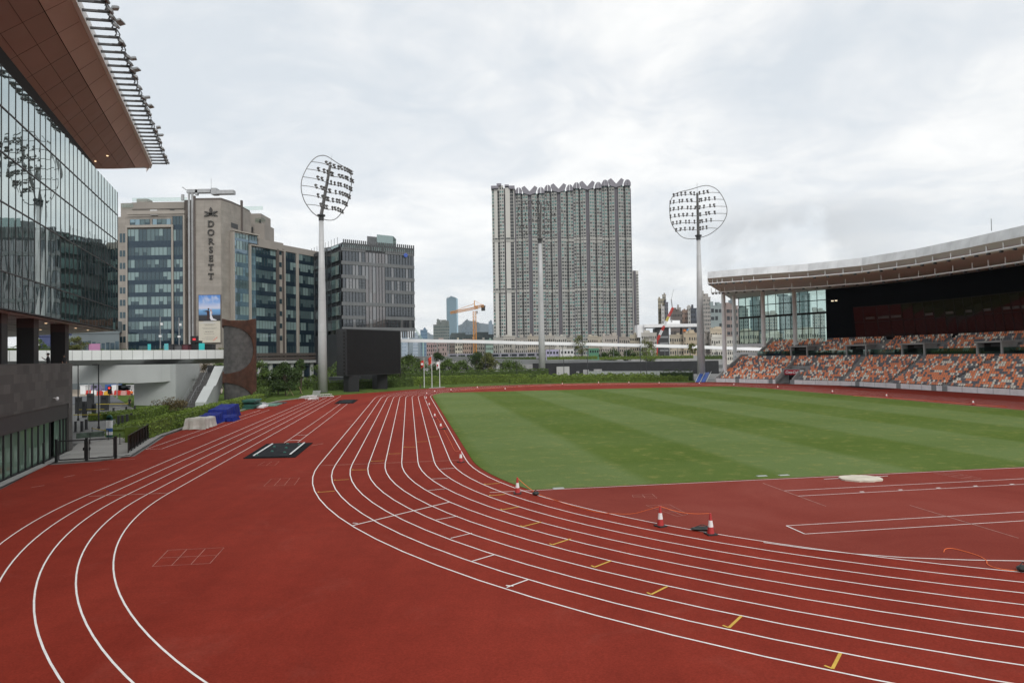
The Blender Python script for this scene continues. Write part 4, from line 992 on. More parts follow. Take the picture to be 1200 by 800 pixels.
# ================================================================== OFFICE BUILDING
off = thing('office_building', 'dark grey glass office block with banded windows behind the video screen', 'office building', HX(440, 222))
OA, OB, OC = HX(356, 246), HX(400.5, 214), HX(486.5, 229)
m_ofp = mat('grey_aluminium_panel', (.135, .142, .148), .45, .10, .3); m_ofd = mat('charcoal_panel', (.045, .047, .052), .5, .12, .3)
m_og = glass('office_glass', (.3, .3, .3), .08, (.85, .9, .95), .03, opaque=(.030, .034, .040)); m_og2 = glass('office_glass_light', (.3, .3, .3), .14, (.95, .95, .98), .03, opaque=(.115, .12, .125)); m_og3 = glass('office_glass_mauve', (.3, .3, .3), .16, (.88, .85, .86), .03, opaque=(.062, .060, .063))
m_og4 = glass('office_glass_teal', (.3, .3, .3), .2, (.8, .95, .95), .03, opaque=(.12, .17, .165))
back = Vector((-6, 22, 0)); h = MB(); zb_ = zat(381, 403, 214)
def oz(x, y):          # height on the front face
    r = ray(x, 400); k_ = r[0]/r[1]; d = OC-OB; t = (OB.x - k_*OB.y)/(k_*d.y - d.x); return D(x, y, OB.y + d.y*t).z
def op(x):
    r = ray(x, 400); k_ = r[0]/r[1]; d = OC-OB; t = (OB.x - k_*OB.y)/(k_*d.y - d.x); return OB + d*t
ztop = oz(403, 281)
h.prism([(p.x, p.y) for p in (OB + (OC-OB).normalized()*.6, OC, OC+back, OA+back, OA)], oz(440, 385), ztop - .8); ob('core', h, m_ofd, off)
zs = [oz(445, y) for y in (387.5, 374.5, 359, 343.5, 328, 312.5, 297)]
d_, n_ = outn(OB, OC); rnd = random.Random(9)
def obar(mb, x0, x1, z0, z1, o0, dep): a, b = op(x0), op(x1); mb.obx(a + n_*o0 + Z3*z0, b-a, n_*-dep, Z3*(z1-z0))
sb = MB()
for f in range(len(zs)):
    z0 = zs[f]; hh = (zs[1]-zs[0])*.30
    if f in (0, 2, 5): obar(sb, 400.8, 486.3, z0, z0+hh, .30, .5)
    else:
        obar(sb, 400.8, 429 if f != 1 else 428, z0, z0+hh, .30, .5); obar(sb, 452, 486.3, z0, z0+hh, .30, .5)
ob('spandrel', sb, m_ofp, off)
for f in range(len(zs)-1):
    z0, z1 = zs[f] + (zs[1]-zs[0])*.30, zs[f+1]
    for x0, x1, st_ in ((402, 428.5, 0), (428.8, 441, 1), (441.2, 451.8, 2), (452, 486, 0)):
        a, b = op(x0), op(x1); L = (b-a).length; nb = max(2, round(L/1.05)); w = MB()
        for i in range(nb):
            o = a.lerp(b, i/nb); q = a.lerp(b, (i+1)/nb); r = rnd.random()
            w.m = (0 if r < (.66 if f > 2 else .85) else 1) if st_ == 0 else (2 if st_ == 2 else (1 if r < .35 else 2))
            if st_ == 0: lo, hi = z0, z1
            else: lo, hi = zs[f] + .02, zs[f+1] + .02
            w.quad(o + n_*.02 + Z3*lo, q + n_*.02 + Z3*lo, q + n_*.02 + Z3*hi, o + n_*.02 + Z3*hi)
            w.m = 3; w.obx(o + n_*.02 + Z3*lo, d_*.09, n_*.22, Z3*(hi-lo))
            if rnd.random() < .3 and st_ == 0 and f < 4:
                for zq in (.3, .6): w.obx(o + n_*.05 + Z3*(lo+(hi-lo)*zq), q-o, n_*.04, Z3*.1)
        ob('window', w, [m_og, m_og2, m_og3, m_mull], off)
# fins on the crown and skirt
fn = MB()
for x in [403 + i*2.35 for i in range(36)]:
    if x < 486: a = op(x); zt_ = oz(403, 281) ; fn.obx(a + n_*.55 + Z3*(zs[-1]+.6), d_*.24, n_*-.6, Z3*(zt_-zs[-1]-.4)); 
ob('crown_fin', fn, m_ofp, off)
h = MB(); a, b = op(401), op(486.3); h.obx(a + n_*.1 + Z3*(zs[-1]), b-a, n_*-.4, Z3*.7); ob('crown_glass', h, m_ofd, off)
g = MB(); 
for i in range(30): a, b = op(402 + i*2.8), op(402 + i*2.8 + 2.2); g.obx(a + n_*.12 + Z3*(zs[-1]+.75), b-a, n_*-.05, Z3*(ztop-zs[-1]-2.2))
ob('crown_pane', g, m_og4, off)
fn = MB()
for i in range(32): a = op(402 + i*2.65); fn.obx(a + n_*.5 + Z3*(zs[0]-2.3), d_*.35, n_*-.5, Z3*2.4)
ob('skirt_fin', fn, m_ofp, off)
# left return face
d2, n2 = outn(OA, OB); zq = [zs[0]-1] + list(zs[1:]) + [ztop-1.2]
for f in range(len(zq)-1):
    w = MB(); nb = 9; L = (OB-OA).length
    for i in range(nb):
        o, q = OA.lerp(OB, i/nb), OA.lerp(OB, (i+1)/nb); w.m = rnd.choice((0, 0, 0, 1)); w.quad(o + n2*.03 + Z3*(zq[f]+1.2), q + n2*.03 + Z3*(zq[f]+1.2), q + n2*.03 + Z3*zq[f+1], o + n2*.03 + Z3*zq[f+1]); w.m = 2; w.obx(o + n2*.02 + Z3*zq[f], d2*.14, n2*.2, Z3*(zq[f+1]-zq[f]))
    w.m = 3
    o, q = OA.lerp(OB, .80), OA.lerp(OB, .97); w.obx(o + n2*.25 + Z3*(zq[f]+1.3), q-o, n2*.1, Z3*(zq[f+1]-zq[f]-1.5))
    ob('window', w, [m_og, m_og2, m_mull, m_og4], off)
h = MB(); h.obx(OA + n2*.15 + Z3*2, OB-OA, n2*-.3, Z3*(zs[0]-3)); ob('base_wall', h, m_ofd, off)
h = MB(); h.obx(op(418) + Vector((2, 8, ztop-1)), op(443)-op(418), (0, 8, 0), Z3*4.0); h.obx(OA.lerp(OB, .35) + Vector((1, 3, ztop-1)), (9, -6, 0), (2, 8, 0), Z3*2.2)
for i in range(10): h.obx(OA.lerp(OB, .2+i*.075) + Vector((.5, .5, ztop-1)), (.12, 0, 0), (0, .12, 0), Z3*2.6)
ob('roof_plant', h, m_ofp, off)
p = MB(); p.prism([(v.x, v.y) for v in (op(443), op(462), op(462)+Vector((0, 6, 0)), op(443)+Vector((0, 6, 0)))], ztop-1, ztop+2.8); ob('roof_skylight', p, m_og4, off)
for x in (391, 396): p = MB(); p.cyl(HX(x, 232), .9, 26, 12); ob('column', p, m_lgrey, off)
h = MB(); h.prism([(v.x, v.y) for v in (HX(386, 236), HX(470, 236), HX(470, 246), HX(386, 246))], -.1, 19); ob('entrance_core', h, m_ofd, off)
m = MB(); o = op(475.5) + n_*.75 + Z3*oz(475, 299.5)
for i in range(5):
    a = 2*math.pi*i/5 + .3; m.ball(o + d_*(.42*math.cos(a)) + Z3*(.42*math.sin(a)), (.36, .12, .36), 8, 6)
ob('blue_emblem', m, mat('emblem_blue', (.06, .12, .45), .5, 0), off)

# ================================================================== VIDEO SCREEN
SL, SR = HX(405.8, 159.5), HX(469.5, 176)
sc_ = thing('video_screen', 'large blank black video screen standing on two thick black legs', 'video screen', HX(434, 166))
d_, n_ = outn(SL, SR); zb_, zt_ = zat(440.5, 406, 159.5), zat(385, 406, 159.5); bkd = 3.2
h = MB(); h.obx(SL + Z3*zb_, SR-SL, n_*-bkd, Z3*(zt_-zb_)); cab = ob('cabinet', h, mat('screen_housing', (.022, .023, .025), .5, .1, .5), sc_)
m_scr, nt, b_ = node_mat('led_screen_off')
tc = nt.nodes.new('ShaderNodeTexCoord'); ck = nt.nodes.new('ShaderNodeTexBrick'); ck.inputs['Color1'].default_value = (.0062, .0060, .0064, 1); ck.inputs['Color2'].default_value = (.0085, .0082, .0086, 1); ck.inputs['Mortar'].default_value = (.004, .004, .004, 1); ck.offset = 0
ck.inputs['Scale'].default_value = 1; ck.inputs['Brick Width'].default_value = .06; ck.inputs['Row Height'].default_value = .08; ck.inputs['Mortar Size'].default_value = .002
mp = nt.nodes.new('ShaderNodeMapping'); mp.inputs['Rotation'].default_value = (R_(90), 0, 0); nt.links.new(tc.outputs['Generated'], mp.inputs[0]); nt.links.new(mp.outputs[0], ck.inputs['Vector']); nt.links.new(ck.outputs['Color'], b_.inputs['Base Color']); b_.inputs['Roughness'].default_value = .55; b_.inputs['Specular IOR Level'].default_value = .25
p = MB(); p.obx(SL + d_*.25 + n_*.003 + Z3*(zb_+.2), (SR-SL)-d_*.5, n_*.06, Z3*(zt_-zb_-.4)); ob('display', p, m_scr, cab)
for i in range(12): p = MB(); p.obx(SL - d_*.15 + n_*-.35 + Z3*(zb_+.4+i*(zt_-zb_-.8)/12), d_*.145, n_*-.5, Z3*.55); ob('side_vent', p, m_joint, cab)
for x0, x1, yy, Y in ((411, 423.5, 460, 160.4), (444.5, 456.5, 456, 172.3)):
    a, b = HX(x0, Y), HX(x1, Y); p = MB(); p.obx(a - n_*.8 - Z3*.1, b-a, n_*-1.7, Z3*(zb_+.15)); ob('leg', p, mat('leg_black', (.014, .014, .016), .5, .1), sc_)
# ================================================================== FLOODLIGHT MASTS
m_mast = mat('mast_paint', (.43, .435, .44), .45, .06, .5)
m_ring = mat('ring_steel', (.19, .19, .19), .5, .1)
m_lamp = mat('floodlight_body', (.10, .095, .09), .5, .15, 4)
loop = [(500, 690), (400, 665), (330, 590), (280, 500), (265, 400), (265, 300), (285, 220), (350, 158), (500, 130), (650, 100), (740, 120), (800, 165), (850, 240), (885, 330), (895, 400), (880, 470), (840, 540), (790, 590), (700, 650), (600, 680)]
U = .0245
lp2 = [((x-575)*U, (655-y)*U) for x, y in loop]
def smooth_loop(p, n=4):
    out = []; k = len(p)
    for i in range(k):
        a, b, c, d = p[i-1], p[i], p[(i+1) % k], p[(i+2) % k]
        for j in range(n):
            t = j/n; out.append(tuple(.5*((2*b[q]) + (-a[q]+c[q])*t + (2*a[q]-5*b[q]+4*c[q]-d[q])*t*t + (-a[q]+3*b[q]-3*c[q]+d[q])*t**3) for q in (0, 1)))
    return out
LOOP = smooth_loop(lp2)
def loop_x(v, side):
    best = None
    for i in range(len(LOOP)):
        a, b = LOOP[i-1], LOOP[i]
        if (a[1]-v)*(b[1]-v) <= 0 and a[1] != b[1]:
            x = a[0] + (b[0]-a[0])*(v-a[1])/(b[1]-a[1])
            if best is None or x*side > best*side: best = x
    return best
def make_mast(label, base, hz, face, group, mirror=1):
    """local x = along the bars, local -y = towards the field"""
    t = thing('floodlight_mast', label, 'floodlight mast', base, group)
    t.rotation_euler.z = math.atan2(face.y, face.x) + math.pi/2
    def lob(nm, mb, m, par, **k):
        me_loc = root_loc(par)
        for v in mb.v: v += me_loc
        return ob(nm, mb, m, par, **k)
    p = MB(); n = 20; p.tube([Vector((0, 0, -.1)), Vector((0, 0, hz*.33)), Vector((0, 0, hz*.66)), Vector((0, 0, hz))], [1.12, .98, .78, .5], 24); po = lob('pole', p, m_mast, t, smooth=True)
    p = MB()
    for q, r in ((.19, 1.05), (.34, .985), (.52, .88), (.70, .76), (.86, .62)): p.cyl((0, 0, hz*q), r+.012, .07, 24)
    lob('flange', p, m_lgrey, po)
    p = MB(); p.cyl((0, 0, hz*.975), .62, hz*.025, 12); p.cyl((0, 0, hz), .95, .35, 14); lob('head_platform', p, m_dark, t)
    lean = R_(15)
    def L3(x, v, o=0): return Vector((x*mirror, -v*math.sin(lean) - o*math.cos(lean), hz + .3 + v*math.cos(lean) - o*math.sin(lean)))
    p = MB(); p.tube([L3(0, -.2, 0), L3(0, 11.8, 0)], [.42, .30], 8)
    for i in range(12): p.tube([L3(-.35, i*.95, .0), L3(.35, i*.95+.8, .35)], .05, 4)
    lob('spine', p, m_ring, t)
    p = MB(); p.tube([L3(x, v, .3) for x, v in LOOP], .10, 6, closed=True); lob('ring', p, m_ring, t, smooth=True)
    p = MB(); p.tube([L3(0, 11.6), L3(0, 14.6)], .03, 4); lob('lightning_rod', p, m_ring, t)
    lampm = None; rnd = random.Random(4)
    for i, v in enumerate((1.6, 3.55, 5.5, 7.45, 9.4, 11.3)):
        xl, xr = loop_x(v, -1), loop_x(v, 1); b_ = MB(); bow = lambda x: .3 + 1.3*(1 - (x/(xl if x < 0 else xr))**2); b_.tube([L3(xl*(1-q/6), v + .35*math.sin(math.pi*q/6), bow(xl*(1-q/6))) for q in range(7)] + [L3(xr*q/6, v + .35*math.sin(math.pi*q/6), bow(xr*q/6)) for q in range(1, 7)], .08, 5); b_.tube([L3(0, v, 0), L3(0, v, 2.3)], .08, 5)
        arm = lob('light_arm', b_, m_ring, t)
        xs = [xl*.98 + q*1.18 for q in range(int((xr*.62 - xl)/1.18) + 1)]
        for x in xs:
            x += rnd.uniform(-.22, .22)
            if abs(x) < .5: x = .62
            pos = L3(x, v+.45 + .25*math.sin(math.pi*min(1, abs(x/(xl if x < 0 else xr)))), bow(x)+.35)
            if lampm is None:
                l = MB(); l.ball((0, 0, .22), (.26, .34, .30), 8, 6); l.ball((0, -.05, -.42), (.24, .30, .28), 8, 6); l.obx((-.06, .1, -.5), (.12, 0, 0), (0, .1, 0), (0, 0, .8)); l.cyl((0, -.36, .08), .2, .02, 8)
                lamp = lob('lamp', l, m_lamp, t); lampm = lamp.data; lamp.location = pos; lamp.rotation_euler = (R_(-15), 0, rnd.uniform(-.7, .7))
            else:
                lamp = bpy.data.objects.new('lamp', lampm); COL.objects.link(lamp); lamp.parent = t; lamp.location = pos; lamp.rotation_euler = (R_(-15) + rnd.uniform(-.25, .25), 0, rnd.uniform(-.8, .8))
    return t
fc = T(0, 42)
for x, Y, ytop, lb in ((378, 160, 253.5, 'floodlight mast in front of the hotel wing, its ring seen at a slant'), (635, 222, 281, 'floodlight mast standing in front of the tall apartment towers'), (821.5, 190, 277, 'floodlight mast beside the left end of the grandstand, ring seen face on')):
    b_ = HX(x, Y); f_ = fc - b_
    if x < 400: f_ = T(8, 58) - b_
    make_mast(lb, b_, zat(ytop, x-2, Y), f_, 'floodlight masts around the track', -1 if x < 400 else 1)

# ================================================================== GRANDSTAND
ctrl = [(60.2, 8), (60.0, 20), (59.8, 34), (59.6, 48), (59.2, 60), (58.95, 72), (58.3, 82), (56.6, 90.5), (53.6, 97.5), (49.8, 105), (45.8, 113), (41.9, 121.3), (38.4, 129), (35.2, 136.5), (32.4, 143.5)]
def catmull(P, n):
    out = []
    for i in range(len(P)-1):
        a = P[max(i-1, 0)]; b = P[i]; c = P[i+1]; d = P[min(i+2, len(P)-1)]
        for j in range(n):
            t = j/n; out.append(tuple(.5*((2*b[q]) + (-a[q]+c[q])*t + (2*a[q]-5*b[q]+4*c[q]-d[q])*t*t + (-a[q]+3*b[q]-3*c[q]+d[q])*t**3) for q in (0, 1)))
    out.append(P[-1]); return out
FC = [T(*p) for p in catmull(ctrl, 12)]
al = [0]
for i in range(1, len(FC)): al.append(al[-1] + (FC[i]-FC[i-1]).length)
ST_ = al[-1]; SL_ = al[(11)*12]
def fr(s):             # point and outward normal on the stand's front line at arc length s (s grows toward the far left end)
    s = max(0, min(ST_-1e-4, s))
    lo = 0
    for i in range(len(al)-1):
        if al[i] <= s <= al[i+1]: lo = i; break
    t = (s-al[lo])/(al[lo+1]-al[lo]); p = FC[lo].lerp(FC[lo+1], t)
    a, b = FC[max(lo-3, 0)], FC[min(lo+4, len(FC)-1)]; d = (b-a).normalized(); return p, Vector((d.y, -d.x, 0))
def SP(s, d, z): p, n_ = fr(s); return p + n_*d + Z3*z
def s_at(x, d, z):
    best = (1e9, 0)
    for i in range(600):
        s = ST_*i/599; q = SP(s, d, z)
        if q.y > 5: e = abs(pix(q)[0]-x); best = min(best, (e, s))
    return best[1]
def sweep(mb, prof, s0, s1, step=1.5, cap=True):
    """sweep a (d,z) profile polygon along the stand line"""
    n = max(1, int(abs(s1-s0)/step)); k = len(prof); o = len(mb.v); vs = []
    for i in range(n+1): s = s0 + (s1-s0)*i/n; vs += [SP(s, d, z) for d, z in prof]
    fs = []
    for i in range(n):
        for j in range(k): a = i*k+j; b = i*k+(j+1) % k; fs.append((a, b, b+k, a+k))
    if cap: fs += [tuple(range(k)), tuple(range(n*k, n*k+k))[::-1]]
    mb.add(vs, fs)
stand = thing('grandstand', 'curved grandstand of orange, grey and cream seats under a sweeping white edged roof', 'grandstand', SP(SL_*.6, 8, 0))
m_step = mat('stand_concrete', (.26, .26, .26), .85, .12, .6, detail=6); m_wall = mat('stand_wall_panel', (.70, .68, .69), .8, .08, .9, detail=6)
SV = s_at(1290, 0, 0)                                   # just past the right frame edge
s_lo = max(0, SV-14)
xw = [s_at(x, 0, .5) for x in (838.5, 849, 880, 899, 909)]
pg0, pg1 = s_at(909, 0, .5), s_at(928, 0, .5)           # the entrance passage in the lower tier
m = MB(); sweep(m, [(0, 0), (0, 1.02), (.25, 1.02), (.25, 0)], s_lo, pg1-.0 if False else pg1); sweep(m, [(0, 0), (0, 1.02), (.25, 1.02), (.25, 0)], pg0, SL_); ob('front_wall', m, m_wall, stand)
m = MB()
for s in [s_lo + 3.2*i for i in range(int((SL_-s_lo)/3.2))]:
    if not (pg1-1 < s < pg0): a = SP(s, -.012, .02); p, n_ = fr(s); tg = Vector((-n_.y, n_.x, 0)); m.obx(a, tg*.06, n_*.01, Z3*.98)
for x in (866, 906, 931, 1007, 1056, 1097, 1110): s = s_at(x, 0, .5); a = SP(s, -.02, .02); p, n_ = fr(s); tg = Vector((-n_.y, n_.x, 0)); m.obx(a, tg*1.2, n_*.01, Z3*1.0)
ob('wall_joint', m, m_grey, stand)
RW, RH, Z0 = .80, .44, .75; NL = 13
DL = .6 + NL*RW; ZL = Z0 + NL*RH                         # lower tier top
m = MB()
for r in range(NL):
    d0 = .6 + r*RW; z = Z0 + r*RH
    for a, b in ((s_lo, pg1), (pg0, SL_)):
        if d0 > 6.5 and a == s_lo: b = pg0
        sweep(m, [(d0, max(0, z-1.0)), (d0, z), (d0+RW, z), (d0+RW, max(0, z-1.0))], a, b, 2.0)
ob('lower_tier', m, m_step, stand)
m = MB(); sweep(m, [(.25, 0), (.25, Z0), (.6, Z0), (.6, 0)], s_lo, pg1); sweep(m, [(.25, 0), (.25, Z0), (.6, Z0), (.6, 0)], pg0, SL_)
sweep(m, [(DL, ZL-1.4), (DL, ZL+.05), (DL+2.4, ZL+.05), (DL+2.4, ZL-1.4)], s_lo, SL_); ob('concourse', m, m_step, stand)
D2, ZU, NU, RW2, RH2 = DL+2.4, ZL+.75, 8, .82, .47
m = MB(); sU = s_at(889, D2, ZU)
for r in range(NU): d0 = D2 + r*RW2; z = ZU + r*RH2; sweep(m, [(d0, z-1.3), (d0, z), (d0+RW2, z), (d0+RW2, z-1.3)], s_lo, sU, 2.0)
ob('upper_tier', m, m_step, stand)
DB = D2 + NU*RW2 + .1; ZB = ZU + NU*RH2
# parapet walls that close the far ends of both tiers
m = MB()
def endwall(s, prof, th):
    p, n_ = fr(s); tg = Vector((-n_.y, n_.x, 0)); a = [SP(s, d, z) for d, z in prof]; b = [v + tg*th for v in a]; k = len(a)
    m.add(a+b, [tuple(range(k)), tuple(range(k, 2*k))[::-1]] + [(i, i+k, (i+1) % k+k, (i+1) % k) for i in range(k)])
endwall(SL_-.05, [(-.1, 0), (-.1, 1.15), (DL, ZL+.9), (DL+3, ZL+1.0), (DL+3, 0)], .35)
endwall(sU, [(D2-.4, ZL-1), (D2-.4, ZU+.5), (DB, ZB+1.2), (DB, ZL-1)], .35)
ob('end_wall', m, mat('stand_grey_wall', (.36, .36, .355), .8, .1, .7), stand)
m = MB()
for s, dmax in ((pg0, 9), (pg1, 3.3)): endwall(s, [(.0, 0), (.0, 1.3), (dmax, Z0+(dmax-.6)/RW*RH+1.0), (dmax, 0)], .25 if s == pg0 else -.25)
m_wg = mat('stand_grey_wall', (.36, .36, .355), .8, .1, .7); ob('passage_wall', m, m_wg, stand)
# entrance canopy sign
m = MB(); p, n_ = fr((pg0+pg1)/2); tg = Vector((-n_.y, n_.x, 0)); sa, sb_ = SP(pg1+.1, 3.6, 2.15), SP(pg0-.1, 3.6, 2.15)
m.obx(sb_, sa-sb_, n_*.25, Z3*1.25); sign = ob('entrance_sign', m, mat('sign_red', (.42, .012, .030), .5, .04), stand)
mid_ = (sa+sb_)/2; ax = (sa-sb_).normalized()
if pix(sb_)[0] > pix(sa)[0]: ax = -ax
nrm = ax.cross(Z3)
tm = text_mb('Coca-Cola', mid_ + nrm*.05 + Z3*.36, ax, Z3, .92, .06, shear=.35, spacing=.88, offset=.02); ob('sign_lettering', tm, m_wht, sign)
m = MB(); m.obx(SP(pg0-.3, 5.2, 0), SP(pg1+.3, 5.2, 0)-SP(pg0-.3, 5.2, 0), n_*.1, Z3*2.2); ob('passage_opening', m, m_joint, stand)
m = MB(); m.obx(SP(pg0, 3.7, 3.38), SP(pg1, 3.7, 3.38)-SP(pg0, 3.7, 3.38), n_*5.5, Z3*.25); ob('passage_roof', m, m_step, stand)
# upper portals
portals = [(931, 951), (996, 1022), (1064, 1092), (1153, 1184)]
PB = []
for x0, x1 in portals:
    s1_, s0_ = s_at(x0, D2+1, ZU+1), s_at(x1, D2+1, ZU+1); PB.append((s0_, s1_))
    pm = MB(); p, n_ = fr((s0_+s1_)/2); dd = 3.6
    A = SP(s0_, D2-.9, ZL+.06); B = SP(s1_, D2-.9, ZL+.06); t_ = (B-A).normalized()
    h_ = 2.55
    pm.obx(A, t_*.3, n_*dd, Z3*h_); pm.obx(B - t_*.3, t_*.3, n_*dd, Z3*h_); pm.obx(A - t_*.2 - n_*.25 + Z3*h_, (B-A)+t_*.4, n_*(dd+.8), Z3*.32)
    pt = ob('portal', pm, m_wg, stand)
    pm = MB(); pm.obx(A + t_*.3 + n_*1.6, (B-A)-t_*.6, n_*.1, Z3*(h_)); ob('opening', pm, m_joint, pt)
    pm = MB(); pm.obx(A + t_*.3 + n_*1.4 + Z3*(h_-.75), (B-A)*.6, n_*.1, Z3*.5); ob('direction_sign', pm, m_dark, pt)
m = MB(); sweep(m, [(D2-.55, ZL+.5), (D2-.55, ZU+.95), (D2-.5, ZU+.95), (D2-.5, ZL+.5)], s_lo, sU, 2); ob('glass_balustrade', m, glass('balustrade_glass', (.45, .62, .55), .10, (.9, 1, .95), .03), stand)
m = MB(); sweep(m, [(D2-.5, ZL-.2), (D2-.5, ZU+.2), (D2-.05, ZU+.2), (D2-.05, ZL-.2)], s_lo, sU, 2); ob('upper_front', m, mat('tier_front_dark', (.07, .075, .078), .7, .1), stand)
m = MB(); s = s_lo
while s < SL_:
    for d0, zz0 in ((.12, 1.02),):
        if not (pg1-.5 < s < pg0+.5): a = SP(s, d0, zz0); m.obx(a, (.04, 0, 0), (0, .04, 0), Z3*.45)
    s += 1.6
sweep(m, [(.1, 1.45), (.1, 1.5), (.15, 1.5), (.15, 1.45)], s_lo, pg1, 2); sweep(m, [(.1, 1.45), (.1, 1.5), (.15, 1.5), (.15, 1.45)], pg0, SL_, 2); ob('front_rail', m, m_grey, stand)
# ---- back wall, glazing, columns, roof
sG0, sG1 = s_at(968.5, DB, 15), s_at(866, DB, 15)
ZS = 24.3
m = MB(); sweep(m, [(DB+.0, ZB-1.5), (DB+.0, ZS), (DB+.4, ZS), (DB+.4, ZB-1.5)], s_lo, sG0, 2); ob('back_wall', m, mat('black_back_wall', (.002, .0025, .0035), .85, .1, .1, spec=.06), stand)
m_lounge = glass('lounge_glass', (.3, .2, .2), .16, (.21, .15, .145), .03, opaque=(.010, .006, .006), wave=.05)
sl1 = s_at(1002, DB-.6, 15); n = int((sl1-s_lo)/2.05); lounge_rows = [(ZB+.1, ZB+4.1), (ZB+4.1, ZB+8.0)]
for za, zb2 in lounge_rows:
    w = MB(); 
    for i in range(n):
        a, b = s_lo + (sl1-s_lo)*i/n, s_lo + (sl1-s_lo)*(i+1)/n
        d0, d1 = DB-.10-(za-ZB)*.16, DB-.10-(zb2-ZB)*.16
        w.m = 0; w.quad(SP(a, d0, za), SP(b, d0, za), SP(b, d1, zb2), SP(a, d1, zb2)); w.m = 1
        w.tube([SP(a, d0-.04, za), SP(a, d1-.04, zb2)], .06, 4)
    w.m = 1; sweep(w, [(d1-.05, zb2-.08), (d1-.05, zb2+.08), (d1+.05, zb2+.08), (d1+.05, zb2-.08)], s_lo, sl1, 3)
    ob('lounge_window', w, [m_lounge, m_joint], stand)
rq = random.Random(8)
m_ctr = mat('lounge_counter_strip', (.085, .075, .07), .6, .3, .8)
for i in range(n):
    if rq.random() < .62:
        w = MB(); a = s_lo + (sl1-s_lo)*(i+.12)/n; b = s_lo + (sl1-s_lo)*(i+.88)/n; zq = ZB+4.75; d0 = DB-.16-(zq-ZB)*.16; w.quad(SP(a, d0, zq), SP(b, d0, zq), SP(b, d0-.09, zq+.55), SP(a, d0-.09, zq+.55)); ob('lounge_counter', w, m_ctr, stand)
w = MB(); sweep(w, [(DB-1.35, ZB+8.05), (DB-1.35, ZB+8.5), (DB-.02, ZB+8.5), (DB-.02, ZB+8.05)], s_lo, sl1, 2); ob('lounge_head', w, mat('black_back_wall', (.0085, .010, .012)), stand)
for x in (976, 981): a = SP(s_at(x, DB, 20), DB-.12, 21.1); w = MB(); w.box(a, (.8, .12, .28)); ob('emergency_light', w, mat('lit_lamp', (1, .85, .6), .5, 0, emit=.9), stand)
# end glazing with mullions, see-through
m_eglass = glass('end_glass', (.60, .76, .70), .10, (.85, 1, .95), .02)
gz = [(ZB-.6, ZB+3.2), (ZB+3.2, ZB+7.0), (ZB+7.4, ZB+10.6), (ZB+10.6, ZS)]
for k_, (za, zb2) in enumerate(gz):
    w = MB(); nn = 16 if k_ < 2 else 11
    for i in range(nn):
        a, b = sG0 + (sG1-sG0)*i/nn, sG0 + (sG1-sG0)*(i+1)/nn; w.m = 0; w.quad(SP(a, DB+.1, za), SP(b, DB+.1, za), SP(b, DB+.1, zb2), SP(a, DB+.1, zb2)); w.m = 1; w.tube([SP(a, DB+.1, za), SP(a, DB+.1, zb2)], .10, 4)
    w.tube([SP(sG1, DB+.1, za), SP(sG1, DB+.1, zb2)], .12, 4); sweep(w, [(DB, za-.1), (DB, za+.1), (DB+.2, za+.1), (DB+.2, za-.1)], sG0, sG1, 2)
    ob('end_window', w, [m_eglass, m_joint], stand)
w = MB(); sweep(w, [(DB-.1, ZB+6.95), (DB-.1, ZB+7.45), (DB+.5, ZB+7.45), (DB+.5, ZB+6.95)], sG0, sG1, 2); ob('transom', w, m_joint, stand)
w = MB(); sweep(w, [(DB-.15, ZB-1.5), (DB-.15, ZB-.55), (DB+.5, ZB-.55), (DB+.5, ZB-1.5)], sG0-1, sG1+1, 2); ob('sill_wall', w, m_wall, stand)
for x, Y, yb_ in ((849.2, 186, 424), (861.3, 197, 420), (895.4, 183, 404), (932.5, 182, 402)):
    a = HX(x, Y); p = MB(); zb3 = -.1 if x < 870 else zat(yb_, x, Y)-.5; p.cyl(a + Z3*zb3, .56, ZS - zb3 + .3, 14); ob('column', p, m_wht, stand, smooth=False)
p = MB(); a, b = HX(862, 196), HX(893, 190); p.obx(a + Z3*7.0, b-a, (0, .6, 0), Z3*1.0); ob('tie_beam', p, m_wall, stand)
# roof: front edge traced on a gently rising plane
ez = [(829.5, 318.6, 28.6), (846, 316.9, 28.5), (883, 313.8, 28.3), (946.7, 309, 28.0), (1010, 302, 27.6), (1073, 291.7, 27.2), (1136.7, 278.4, 26.8), (1196.8, 264.7, 26.5)]
RE = [G(x, y, z) for x, y, z in ez]; d = (RE[-1]-RE[-2]); RE += [RE[-1] + d*1.0, RE[-1] + d*2.2, RE[-1] + d*4]
m_fasc = tiles('white_fascia_panel', (.66, .665, .68), (.69, .695, .71), (.55, .55, .55), 2.4, 5, .5, ms=.03, off=0)
m_sof = mat('taupe_soffit', (.56, .535, .515), .6, .06, .12)
def backp(i):          # matching point at the back wall for each front-edge point
    p = RE[i]; best = min(range(300), key=lambda q: (SP(SL_*q/299, 10, 0)-Vector((p.x, p.y, 0))).length); return SP(SL_*best/299, DB+1.0, ZS)
BK_ = []
for i in range(len(RE)):
    t = i/(7); BK_.append(None)
bks = [SP(s_at(x, DB+1, ZS) if x < 1250 else 0, DB+1, ZS) for x in (855, 872, 905, 962, 1024, 1090, 1150, 1210)]
bks[0] = HX(858, 205) + Z3*ZS; bks[1] = HX(868, 206) + Z3*ZS
d = bks[-1]-bks[-2]; bks += [bks[-1] + d*.8, bks[-1] + d*1.7, bks[-1] + d*3]
fsc, sof, top = MB(), MB(), MB()
inn = []
for i, p in enumerate(RE):
    q = bks[i]; v = (q-p); v.z = 0; v.normalize(); inn.append((p - Z3*3.3 + v*1.3, p - Z3*.0 + v*1.0, v))
H1, H2 = 1.75, 3.2
